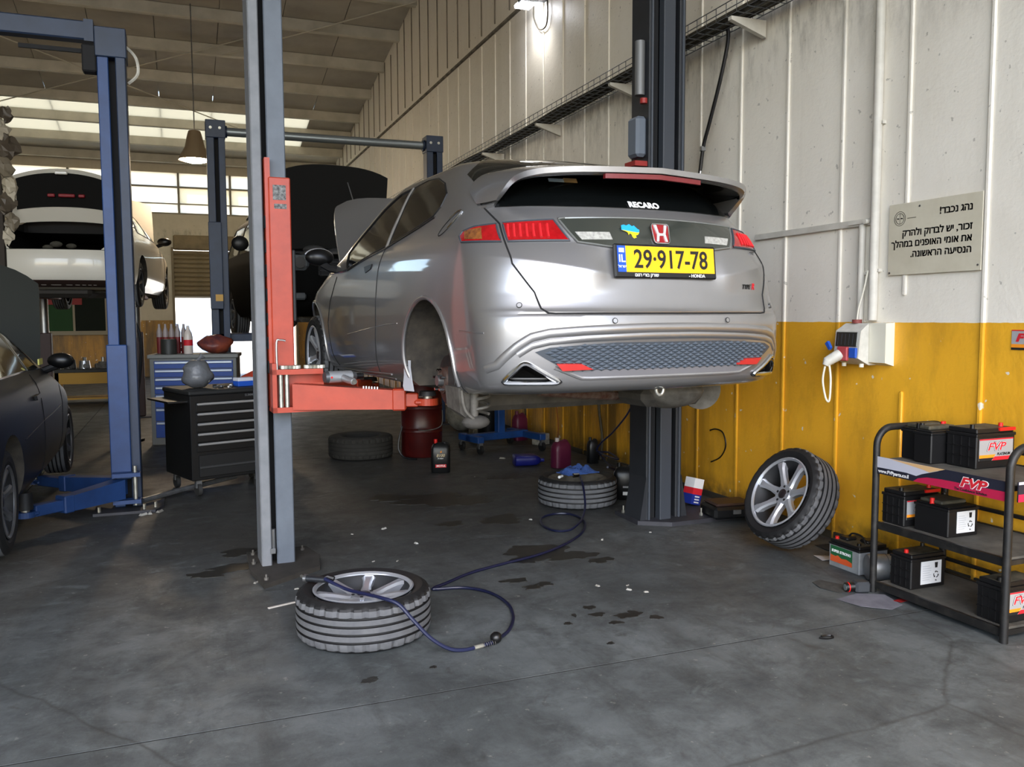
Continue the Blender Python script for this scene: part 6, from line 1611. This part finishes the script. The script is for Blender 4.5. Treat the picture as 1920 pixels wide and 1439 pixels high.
# ------------------------------------------------------------------ rag and bits on the wheel under the car
rg_ = thing('blue_rag', 'crumpled blue rag lying on the wheel under the car', 'rag', (2.99, 6.25, .228), RAD(10))
rnd = random.Random(3); n1, n2 = 15, 10; vs = []
for j in range(n2):
    for i in range(n1):
        u, v = i / (n1 - 1) * 2 - 1, j / (n2 - 1) * 2 - 1
        e = max(0, 1 - (abs(u) ** 3 + abs(v) ** 3) * .8)
        vs.append((u * .15 + rnd.uniform(-.006, .006), v * .09 + rnd.uniform(-.006, .006), .004 + e * (.030 + .022 * math.sin(5 * u + 2 * v) + .016 * math.sin(8 * v - 3 * u) + (.02 if u < 0 else 0)) + rnd.uniform(0, .006)))
fs = [(j * n1 + i, j * n1 + i + 1, (j + 1) * n1 + i + 1, (j + 1) * n1 + i) for j in range(n2 - 1) for i in range(n1 - 1)]
rm_ = list(range(n1)) + [j * n1 + n1 - 1 for j in range(1, n2)] + [(n2 - 1) * n1 + i for i in range(n1 - 2, -1, -1)] + [j * n1 for j in range(n2 - 2, 0, -1)]
k = len(vs); fs += [(rm_[i], rm_[(i + 1) % len(rm_)], rm_[(i + 1) % len(rm_)] + k, rm_[i] + k) for i in range(len(rm_))]
MB().add(vs + [(x, y, 0) for x, y, z in vs], fs).build('cloth', cloth_bl, rg_, smooth=60)
sk = thing('chrome_socket', 'chrome socket lying in front of the blue rag', 'tool', (2.90, 6.09, .222))
MB().cyl((-.025, 0, .018), (.025, 0, .018), .018, .016, 14).build('socket_body', chrome, sk)
tp = thing('glue_tube', 'small white tube at the left edge of the wheel under the car', 'tube', (2.78, 6.12, .222), RAD(40))
MB().cyl((-.03, 0, .011), (.03, 0, .011), .011, .009, 12).build('tube_body', label_w, tp)

# ------------------------------------------------------------------ bottles, drum, stand along the back of the bay
def jug(name, label, loc, rot, w, d, h, mat, cap=None, cap_mat=None, lab=None, lying=False):
    o = thing(name, label, 'bottle', loc, rot)
    X = Matrix.Rotation(RAD(90), 4, 'X') @ Matrix.Translation((0, 0, 0)) if lying else Matrix()
    if lying: X = Matrix.Translation((0, h / 2, d / 2)) @ Matrix.Rotation(RAD(90), 4, 'X')
    sec = []
    for (z, sx_, sy_) in ((0, .90, .90), (.02 * h, 1, 1), (.55 * h, 1, 1), (.72 * h, .98, .94), (.84 * h, .80, .70), (.90 * h, .50, .42)):
        ring = []
        for t in range(20):
            a = 2 * PI * t / 20; c, s = math.cos(a), math.sin(a)
            ring.append((math.copysign(abs(c) ** .5, c) * w / 2 * sx_ + (w * .12 * (z / h) ** 3 if cap == 'side' else 0), math.copysign(abs(s) ** .5, s) * d / 2 * sy_, z))
        sec.append(ring)
    vs = [p for r in sec for p in r]; fs = [(i * 20 + q, i * 20 + (q + 1) % 20, (i + 1) * 20 + (q + 1) % 20, (i + 1) * 20 + q) for i in range(len(sec) - 1) for q in range(20)]
    fs += [tuple(range(19, -1, -1)), tuple((len(sec) - 1) * 20 + q for q in range(20))]
    MB().add(vs, fs, xf=X).build('bottle_body', mat, o, smooth=50)
    cx = w * .12 if cap == 'side' else -w * .25
    MB().cyl((cx, 0, .88 * h), (cx, 0, h), min(w, d) * .17, n=14, xf=X).build('screw_cap', cap_mat or mat, o)
    MB().tube([X @ Vector(p) for p in spline([(w * .02 + .0, 0, .86 * h), (w * .22, 0, .90 * h), (w * .42, 0, .82 * h), (w * .46, 0, .62 * h)], 4)], .012, 8).build('handle', mat, o)
    return o
ob = jug('oil_bottle', 'black motor oil bottle with red cap in front of the dark red drum', (2.31, 7.90, 0), RAD(-12), .185, .10, .325, jug_blk, cap_mat=red_cap)
lm = frame((0, -.0505, .10), (1, 0, 0), (0, 0, 1))
text('oil_lettering', '8100', .040, M('gold_ink', '#b9a98a', .5), ob, lm @ Matrix.Translation((-.005, .07, .003)), .001, shear=.2)
text('oil_lettering', 'X-clean', .018, white_ink, ob, lm @ Matrix.Translation((-.005, .043, .003)), .0003)
bm_ = MB().box(-.055, .05, -.045, -.015, .0, .003, xf=lm).build('brand_band', red_ink, ob, smooth=0)
text('oil_lettering', 'MOTUL', .026, white_ink, bm_, lm @ Matrix.Translation((-.002, -.030, .0036)), .0006, shear=.15)
MB().prism([(-.01, .105), (.004, .12), (.008, .105), (.0, .095)], .002, .003, xf=lm).build('flame_mark', orange_ink, ob, smooth=0)
jug('oil_jug', 'maroon oil jug standing by the wall behind the wheel with the rag', (3.50, 7.70, 0), RAD(15), .20, .13, .30, maroon_m, cap_mat=M('cap_white', '#b5aeb0', .5))
jug('oil_jug', 'slim black bottle standing against the wall under the hanging hose', (3.90, 7.80, 0), 0, .11, .09, .27, jug_blk)
jj = jug('oil_jug', 'large black oil jug beside the wheel with the rag', (3.385, 6.16, 0), RAD(-30), .20, .13, .30, jug_blk)
lm = frame((-.02, -.066, .04), (1, 0, 0), (0, 0, 1))
MB().box(.0, .05, .0, .028, 0, .002, xf=lm).build('bar_code', label_w, jj, smooth=0)
MB().box(.0, .045, .06, .075, 0, .002, xf=lm).build('label_print', M('pale_print', '#8b8d90', .6), jj, smooth=0)
jug('oil_jug', 'dark blue bottle lying on its side on the floor by the wall', (3.25, 7.95, 0), RAD(80), .20, .11, .30, blue_jug, lying=True)
jug('oil_jug', 'maroon jug standing behind the blue stand', (3.82, 9.62, 0), RAD(20), .19, .13, .36, maroon_m)
dr = thing('oil_drum', 'dark red steel drum standing under the front of the raised car', 'drum', (2.42, 9.00, 0))
prof = [(0, .0), (.215, .0), (.222, .01)]
for z in (.27, .31, .52, .56): prof += [(.222, z - .018), (.229, z), (.222, z + .018)]
prof += [(.222, .80), (.228, .81), (.228, .82), (.215, .82), (.21, .80), (0, .80)]
MB().lathe(prof, 40).build('drum_body', drum_m, dr)
MB().cyl((.10, -.08, .80), (.10, -.08, .815), .03, n=14).build('bung', galv, dr)
MB().tube(spline([(-.225, .0, .33), (-.05, -.235, .30), (.16, -.19, .33), (.235, .0, .48)], 6), .006, 6).build('bail_wire', steel, dr)
dl = MB()
for (x, y) in ((-.16, -.16), (.16, -.16), (-.16, .16), (.16, .16)): pass
dd = thing('drum_hose', 'black hose trailing down beside the dark red drum', 'hose', (2.17, 8.86, 0))
MB().tube(spline([(.0, 0, .34), (-.04, -.02, .22), (-.05, -.03, .10), (.0, -.08, .02), (.10, -.20, .012)], 6), .010, 6).build('hose_run', hose_blk, dd)

bs = thing('engine_stand', 'blue wheeled steel stand behind the rear bumper by the wall', 'stand', (3.35, 9.05, 0), RAD(12))
MB().box(-.045, .045, -.045, .045, .16, 1.45, c=.006).build('mast', stand_bl, bs, smooth=0)
MB().box(-.42, .36, -.05, .05, .12, .20, c=.006).build('base_beam', stand_bl, bs, smooth=0)
MB().box(.28, .36, -.40, .30, .12, .19, c=.006).build('cross_foot', stand_bl, bs, smooth=0)
MB().box(-.42, -.34, -.22, .22, .12, .19, c=.006).build('cross_foot', stand_bl, bs, smooth=0)
MB().tube([(-.36, 0, .62), (.0, 0, .47)], .030, 8).build('brace', stand_bl, bs)
for (x, y) in ((-.38, -.20), (-.38, .20), (.32, -.38), (.32, .28)):
    MB().cyl((x - .018, y, .05), (x + .018, y, .05), .05, n=16).build('caster_wheel', rubber, bs)
    MB().box(x - .024, x + .024, y - .018, y + .018, .06, .125).build('caster_fork', galv, bs, smooth=0)
wb = thing('white_sack', 'dirty white sack standing on the floor by the far wall', 'sack', (3.45, 10.75, 0))
MB().ball((0, 0, .23), 1, 16, 10, sc=(.22, .20, .24)).build('sack_body', M('dirty_sack', '#8f8c80', .9, var='#5d594f', vscale=8, bump=.9, bscale=12), wb)
bb = thing('black_bin', 'black plastic bin next to the dirty white sack', 'bin', (3.62, 10.25, 0))
MB().lathe([(0, 0), (.15, 0), (.19, .36), (.20, .37), (.19, .38), (.18, .37), (.145, .02), (0, .02)], 28).build('bin_body', jug_blk, bb)
br = thing('scrub_brush', 'worn bristle brush leaning behind the blue stand', 'brush', (3.20, 9.55, 0))
MB().box(-.03, .03, -.10, .10, .03, .20, c=.02).build('brush_head', M('bristle', '#6b6353', .95, var='#4a4438', vscale=25), br, smooth=0)
MB().tube([(0, .02, .2), (.12, .05, .75)], .010, 6).build('brush_stick', galv, br)
tin2 = thing('white_tins', 'small pale carton on the floor right of the blue stand', 'carton', (3.92, 9.20, 0), RAD(20))
MB().box(-.09, .09, -.06, .06, 0, .13, c=.006).build('carton_body', dirty_white, tin2, smooth=0)
tin2.name = 'small_carton'
bk_ = thing('grease_tube', 'tall dirty white tube standing left of the shaded column', 'tube', (3.31, 5.84, 0))
MB().lathe([(0, 0), (.052, 0), (.055, .01), (.055, .27), (.058, .275), (.058, .295), (.054, .30), (.054, .31), (.058, .315), (.058, .335), (.05, .34), (0, .34)], 24).build('tube_body', dirty_white, bk_)
MB().ball((.01, 0, .36), .035, 10, 6, sc=(1.2, 1, .8)).build('cap_wad', off_white, bk_)
cb_ = thing('parts_carton', 'small red white and blue carton behind the shaded column', 'carton', (3.66, 5.62, .031), RAD(12))
CX_ = Matrix.Rotation(RAD(14), 4, 'Y')
MB().box(-.05, .05, -.05, .05, .14, .155, xf=CX_).box(-.05, .05, -.05, .05, .155, .215, xf=CX_).build('carton_top', label_w, cb_, smooth=0)
MB().box(-.05, .05, -.05, .05, .09, .14, xf=CX_).build('red_band', red_ink, cb_, smooth=0)
b2 = MB().box(-.05, .05, -.05, .05, .012, .09, xf=CX_).build('blue_side', M('carton_blue', '#1b2f86', .5), cb_, smooth=0)
for k in range(3): MB().box(-.02, .03, -.0515, -.05, .025 + .022 * k, .035 + .022 * k, xf=CX_).build('print_line', label_w, b2, smooth=0)
bx_ = thing('black_case', 'flat black case on the floor between the column and the leaning wheel', 'case', (3.73, 5.22, .031), RAD(-8))
MB().box(-.17, .17, -.13, .13, .0, .09, c=.02).build('case_body', jug_blk, bx_, smooth=0)
MB().box(-.15, .15, -.11, .11, .088, .112, c=.015).build('case_lid', M('case_lid_brown', '#3a2722', .5, var='#1f1a19', vscale=9), bx_, smooth=0)
MB().box(-.03, .03, -.137, -.128, .04, .07).build('clasp', galv, bx_, smooth=0)
hc = thing('hanging_hose', 'dark blue hose hanging behind the car and coiled by the wall', 'hose', (3.85, 7.3, 0))
MB().tube(spline([(.05, -.34, 1.25), (.05, -.34, .80), (.05, -.27, .62), (.05, .05, .38), (.05, .30, .24), (.05, .40, .14), (.03, .10, .17), (-.05, -.25, .16), (.0, .12, .14), (.06, .38, .13), (.0, .10, .08), (-.2, -.45, .10), (-.42, -.85, .20), (-.60, -1.08, .26)], 6), .009, 8).build('hose_run', hose_m, hc)
hk2 = thing('wire_loop', 'thin dark wire loop hanging on the yellow wall right of the column', 'wire', (WX - .008, 5.82, .30))
MB().tube(spline([(0, .10, .0), (0, -.03, .06), (0, -.10, .16), (0, -.06, .26), (0, .04, .28), (0, .12, .26)], 6), .006, 6).build('wire_run', blk_satin, hk2)
for k, (lab, yy, col) in enumerate((('dark hose hanging on the yellow wall behind the rear bumper', 7.9, '#3a3322'), ('thin orange wire hanging down the yellow wall', 9.0, '#7d3d18'), ('brown cable hanging down the yellow wall', 10.0, '#3a2f1c'))):
    q = thing('wall_cable', lab, 'cable', (WX - .03, yy, 0))
    MB().tube(spline([(0, .02, 1.4), (0, -.03, 1.0), (0, .02, .6), (0, -.06, .25), (0, -.02, .02)], 6), (.014, .005, .009)[k], 6).build('cable_run', M('wall_cable_%d' % k, col, .8), q)

# ------------------------------------------------------------------ tool chest and drawer cabinet
tc = thing('tool_chest', 'black rolling tool chest with silver drawer handles behind the grey column', 'tool chest', (.05, 7.54, 0), RAD(20))
Wc, Dc = .84, .62
MB().box(0, Wc, 0, Dc, .14, .86, c=.006).build('chest_body', tool_blk, tc, smooth=0)
MB().box(-.01, Wc + .01, -.012, Dc + .01, .86, .90, c=.01).build('chest_top', M('chest_top', '#1a1b1b', .6), tc, smooth=0)
MB().box(-.16, .0, .06, Dc - .06, .80, .815).build('side_shelf', tool_blk, tc, smooth=0)
z = .80
for k, hh in enumerate((.085, .085, .085, .085, .085)):
    d_ = MB().box(.045, Wc - .03, -.012, .0, z - hh + .006, z, c=.003).build('drawer', tool_blk, tc, smooth=0)
    MB().box(.05, Wc - .035, -.034, -.012, z - .024, z - .004, c=.006).build('drawer_handle', tool_trim, d_, smooth=0); z -= hh
d_ = MB().box(.06, Wc - .02, -.016, .0, .17, .355, c=.003).build('drawer', M('lower_door', '#131415', .5), tc, smooth=0)
MB().box(.06, Wc - .02, -.024, -.014, .24, .262, c=.004).build('door_trim', M('door_trim', '#3c3d3e', .5, .4), d_, smooth=0)
text('chest_lettering', 'SUMMIT', .028, M('chest_print', '#5b5c5d', .5), tc, frame((.52, -.0135, .838), (1, 0, 0), (0, 0, 1)), .0003)
for (x, y) in ((.07, .06), (Wc - .07, .06), (.07, Dc - .06), (Wc - .07, Dc - .06), (Wc - .22, .10)):
    c_ = MB().cyl((x - .016, y, .055), (x + .016, y, .055), .055, n=20).build('caster_wheel', M('caster_grey', '#2b2b2a', .7), tc)
    MB().box(x - .024, x + .024, y - .02, y + .02, .07, .14).build('caster_fork', galv, c_, smooth=0)
cbn = thing('drawer_cabinet', 'grey cabinet with blue drawers behind the black tool chest', 'cabinet', (-.36, 10.92, 0), RAD(-8))
MB().box(0, .98, 0, .55, .0, 1.03, c=.006).build('cabinet_body', cab_grey, cbn, smooth=0)
MB().box(-.02, 1.0, -.02, .57, 1.03, 1.075, c=.006).build('cabinet_top', M('cabinet_top', '#7b7c78', .6), cbn, smooth=0)
for cx in (.05, .52):
    zz = 1.0
    for hh in (.10, .10, .10, .10, .16, .16, .20):
        d_ = MB().box(cx, cx + .42, -.014, .0, zz - hh + .008, zz, c=.003).build('drawer', cab_blue, cbn, smooth=0)
        MB().box(cx + .01, cx + .41, -.032, -.012, zz - .034, zz - .006, c=.005).build('drawer_handle', lt_metal, d_, smooth=0); zz -= hh
def bagm(name, label, loc, r, sc, mat, seed, cat='bag', knot=True):
    o = thing(name, label, cat, loc); rnd = random.Random(seed); mb = MB()
    mb.ball((0, 0, r * sc[2] * .93), r, 18, 12, sc=sc)
    ph = [rnd.uniform(0, 6) for _ in range(4)]
    mb.v = [(x * (1 + .12 * math.sin(7 * z / r + ph[0] + 3 * x / r)), y * (1 + .12 * math.sin(6 * z / r + ph[1])), max(0, z + .06 * r * math.sin(8 * x / r + ph[2]) * math.cos(7 * y / r))) for x, y, z in mb.v]
    mb.build('bag_body', mat, o, smooth=60)
    if knot: MB().tube([(0, 0, r * sc[2] * 1.75), (.02, 0, r * sc[2] * 2.0), (.05, 0, r * sc[2] * 2.2)], [.03, .015, .03], 8).build('bag_knot', mat, o)
    return o
R20 = Matrix.Rotation(RAD(20), 4, 'Z')
def on_chest(x, y): v = R20 @ Vector((x, y, 0)); return (.05 + v.x, 7.54 + v.y, .902)
bagm('plastic_bag', 'stuffed grey plastic bag on top of the black tool chest', on_chest(.17, .26), .15, (.85, .8, .85), bag_m, 1)
bb_ = thing('small_box', 'blue and white box on the right of the black tool chest', 'box', on_chest(.56, .20), RAD(24))
MB().box(-.08, .08, -.05, .05, 0, .045, c=.003).build('box_lower', box_bl, bb_, smooth=0)
MB().box(-.08, .08, -.05, .05, .045, .075, c=.003).build('box_upper', box_wh, bb_, smooth=0)
tools = ('small wrench lying between the grey bag and the blue box', 'ratchet handle lying on the tool chest top', 'loose socket near the front edge of the tool chest', 'short extension bar lying across the tool chest', 'bit holder lying behind the blue box on the tool chest')
for k in range(5):
    x = .28 + .035 * k; rnd = random.Random(60 + k)
    q = thing('hand_tool', tools[k], 'tool', on_chest(x, .10 + .05 * (k % 3)), rnd.uniform(0, 3), 'loose tools on the tool chest')
    MB().cyl((-.05, 0, .010), (.05, 0, .012), .008, n=8).cyl((.04, 0, .012), (.07, 0, .012), .014, n=10).build('tool_shank', (steel, blk_satin, chrome, steel, blk_satin)[k], q)
R8 = Matrix.Rotation(RAD(-8), 4, 'Z')
def on_cab(x, y): v = R8 @ Vector((x, y, 0)); return (-.36 + v.x, 10.92 + v.y, 1.076)
bagm('plastic_bag', 'dark maroon plastic bag on top of the blue drawer cabinet', on_cab(.72, .25), .19, (1.05, .8, .62), bag_dk, 2, knot=False)
bagm('plastic_bag', 'orange plastic bag slumped right of the blue drawer cabinet', (.74, 9.3, .74), .16, (1.1, .8, .7), bag_or, 5)
stl = thing('side_stand', 'dark low stand carrying the orange plastic bag', 'stand', (.74, 9.3, 0))
MB().box(-.22, .22, -.18, .18, .70, .74, c=.006).build('stand_top', tool_blk, stl, smooth=0)
for (x, y) in ((-.18, -.14), (.18, -.14), (-.18, .14), (.18, .14)): MB().box(x - .02, x + .02, y - .02, y + .02, 0, .70).build('leg', tool_blk, stl, smooth=0)
bt = thing('spray_bottle', 'clear bottle with red label on the blue drawer cabinet', 'bottle', on_cab(.42, .15))
MB().lathe([(0, 0), (.05, 0), (.052, .01), (.052, .20), (.045, .25), (.02, .30), (.016, .34), (0, .34)], 20).build('bottle_body', M('milky_bottle', '#cfc4bb', .3), bt)
MB().lathe([(.0535, .10), (.0535, .17)], 20).build('bottle_label', red_ink, bt)
for k, x in enumerate((.06, .13, .20, .27, .34)):
    q = thing('coolant_bottle', ('leftmost of the clear bottles with red bases', 'second clear bottle from the left on the drawer cabinet', 'middle clear bottle of the row on the drawer cabinet', 'fourth clear bottle from the left on the drawer cabinet', 'rightmost clear bottle of the row on the drawer cabinet')[k], 'bottle', on_cab(x, .38), 0, 'bottles on the drawer cabinet')
    MB().lathe([(0, 0), (.032, 0), (.033, .20), (.0, .20)], 14).build('red_base', M('dim_red', '#6e1f22', .5), q)
    MB().lathe([(.033, .20), (.033, .26), (.016, .32), (.014, .36), (0, .36)], 14).build('bottle_neck', M('pale_plastic', '#8f8482', .4), q)
cg = thing('grease_can', 'dark can among the bottles on the drawer cabinet', 'can', on_cab(.20, .14))
MB().lathe([(0, 0), (.09, 0), (.09, .17), (.085, .18), (0, .18)], 20).build('can_body', M('dark_can', '#2b2d2a', .5), cg)
# tall things beyond: orange-topped pole, column of pipes left of the cabinet
pq = thing('bottle_jack_pole', 'dark pole with hoses standing left of the drawer cabinet', 'pole', (-.62, 11.4, 0))
MB().cyl((0, 0, 0), (0, 0, 1.75), .035, n=14).build('pole_tube', slot_m, pq)
MB().lathe([(0, 0), (.16, 0), (.16, .03), (0, .05)], 20).build('pole_base', tool_blk, pq)
MB().cyl((.0, -.04, 1.15), (.0, -.04, 1.65), .075, n=16).build('yellow_tank', M('dull_yellow', '#8a6a24', .5), pq)
MB().tube(spline([(.05, -.05, 1.6), (.16, -.05, 1.2), (.10, -.06, .6), (.02, -.10, .3)], 5), .02, 8).build('pole_hose', hose_blk, pq)

# workbench under the office window with gearbox parts on it
wbn = thing('workbench', 'long yellow workbench beneath the office window at the back left', 'workbench', (-1.75, 17.0, 0))
MB().box(-1.3, .72, -.30, .30, .56, .62, c=.006).build('bench_top', M('bench_top', '#2b2a27', .7), wbn, smooth=0)
MB().box(-1.28, .70, -.28, .28, .36, .56).build('bench_apron', M('bench_yellow', '#a87d1f', .6), wbn, smooth=0)
MB().box(-1.28, .70, -.24, .28, .08, .11).build('bench_shelf', M('bench_yellow'), wbn, smooth=0)
for x in (-1.22, -.3, .62):
    for y in (-.25, .25): MB().box(x - .03, x + .03, y - .03, y + .03, 0, .56).build('leg', M('bench_yellow'), wbn, smooth=0)
rnd = random.Random(12)
names = ('round dark gearbox casing at the left of the workbench', 'shiny aluminium gearbox half on the workbench', 'small dark pump body on the workbench', 'ribbed grey housing at the right end of the workbench', 'dark flywheel leaning on the workbench')
for k, x in enumerate((-2.1, -1.62, -1.85, -1.32, -2.35)):
    q = thing('gearbox_part', names[k], 'engine part', (x, 16.92, .621), rnd.uniform(0, 3), 'parts on the workbench')
    m_ = (M('engine_part'), alloy, M('engine_grey'), cast, M('engine_part'))[k]
    MB().cyl((0, 0, .0), (0, 0, .12 + .02 * (k % 3)), .10, .08, 14).build('casing', m_, q)
    MB().box(-.14, .02, -.05, .05, .0, .09, c=.02).build('side_housing', m_, q, smooth=0)
    MB().cyl((0, 0, .12), (0, 0, .20), .03, n=10).build('shaft', steel, q)

# debris on the floor
bits = [(1.059, 5.12), (1.199, 5.075), (1.412, 5.432), (1.061, 5.831), (3.45, 5.98), (2.37, 5.76), (2.533, 7.533), (2.12, 4.174), (-.316, 7.02), (-.267, 7.05), (-.20, 7.09), (2.25, 4.05), (2.32, 3.98), (2.28, 4.12), (2.6, 5.05), (3.0, 5.1), (3.135, 8.4), (1.3, 5.9), (.55, 4.75), (.35, 4.95)]
SCRAPS = ('pale scrap on the floor just right of the grey column foot', 'pale scrap behind the front wheel on bare floor', 'pale scrap on the floor between the grey column and the oil bottle', 'pale scrap on the floor beyond the grey column foot',
          'pale scrap between the wheel with the rag and the shaded column', 'pale scrap beside the large oil stain under the car', 'pale scrap on the floor in front of the oil bottle', 'pale scrap near the blue hose bend on the floor',
          'leftmost white scrap at the foot of the bright blue column', 'middle white scrap at the foot of the bright blue column', 'rightmost white scrap at the foot of the bright blue column', 'pale scrap left of the cluster right of the hose',
          'pale scrap nearest the camera in the cluster right of the hose', 'pale scrap on top of the cluster right of the hose', 'pale scrap inside the loop of the blue hose', 'pale scrap on the floor in front of the shaded column plate',
          'folded white scrap on the floor before the blue wheeled stand', 'pale scrap on the dark floor left of the tyre', 'pale scrap on the grey column base plate edge', 'pale scrap left of the grey column base plate')
for k, (x, y) in enumerate(bits):
    rnd = random.Random(200 + k)
    s = rnd.uniform(.010, .022) if k not in (8, 9, 10, 16) else .035
    q = MB().add([(-s, -s * .4, 0), (s, -s * .5, 0), (s * .9, s * .4, 0), (-s * .8, s * .5, 0), (-s * .7, -s * .2, s * .4), (s * .8, -s * .2, s * .5), (s * .6, s * .2, s * .3), (-s * .5, s * .3, s * .45)],
                 [(3, 2, 1, 0), (4, 5, 6, 7), (0, 1, 5, 4), (1, 2, 6, 5), (2, 3, 7, 6), (3, 0, 4, 7)]).build('paper_scrap', M('scrap_%d' % (k % 3), ('#93918a', '#85827a', '#a09e97')[k % 3], .85), None, smooth=0, loc=(x, y, .001), rot=(0, 0, rnd.uniform(0, 3)))
    tag(q, SCRAPS[k], 'scrap', 'paper scraps on the floor')

# pendant lamp and wrapped bundle at the far left
pn = thing('pendant_lamp', 'bell shaped pendant lamp glowing under the roof at the back', 'lamp', (.33, 16.2, 4.27))
MB().lathe([(.28, .0), (.275, .03), (.17, .22), (.12, .44), (.10, .50), (.03, .52), (.03, .50), (.09, .48), (.11, .43), (.155, .22), (.26, .03), (.272, .0)], 32).build('shade', lamp_shade, pn)
MB().lathe([(0, -.045), (.12, -.04), (.21, -.015), (.26, .02), (0, .03)], 28).build('glowing_bowl', lamp_glow, pn)
MB().cyl((0, 0, .52), (0, 0, roof_z(16.2) - 4.27 - .05), .010, n=8).build('stem', galv, pn)
pld = bpy.data.lights.new('lamp_light', 'POINT'); pld.energy = 35; pld.color = (1, .82, .6); pld.shadow_soft_size = .2
plo = bpy.data.objects.new('lamp_light', pld); COL.objects.link(plo); plo.parent = pn; plo.location = (0, 0, -.25)
sh = thing('storage_pole', 'dark upright at the far left hung with crumpled plastic wraps', 'post', (-1.74, 10.35, 0))
MB().box(-.05, .05, -.05, .05, 0, 3.9, c=.006).build('upright', M('brown_upright', '#2a231c', .8), sh, smooth=0)
MB().prism([(-.2, -.2), (.2, -.2), (.2, .2), (-.2, .2)], 0, .02).build('foot_plate', M('plate_dark'), sh, smooth=0)
for k, (z, s) in enumerate(((3.45, .10), (3.28, .13), (3.08, .12), (2.9, .10), (2.72, .12), (2.52, .09), (2.36, .08), (3.62, .08), (3.18, .09), (2.80, .08))):
    rnd = random.Random(80 + k); mb = MB(); mb.ball((0, 0, 0), s, 9, 7, sc=(.75, .5, 1.1))
    mb.v = [(.07 + .05 * (k % 2) + x * rnd.uniform(.55, 1.4), -.02 + y * rnd.uniform(.5, 1.4), z + q * rnd.uniform(.6, 1.3)) for x, y, q in mb.v]
    mb.build('hanging_wrap', M('wrap_%d' % (k % 3), ('#a39a88', '#4a4136', '#6b6253')[k % 3], .5), sh, smooth=0)

# ------------------------------------------------------------------ a thing made of a single piece is that piece
for e in [o for o in SC.objects if o.type == 'EMPTY' and o.parent is None]:
    ch = list(e.children)
    if len(ch) == 1 and ch[0].type == 'MESH' and not ch[0].children:
        c = ch[0]; nm = e.name
        mw = e.matrix_basis @ c.matrix_basis
        c.parent = None; c.matrix_basis = mw
        for k in ('label', 'category', 'group'):
            if k in e: c[k] = e[k]
        bpy.data.objects.remove(e); c.name = nm
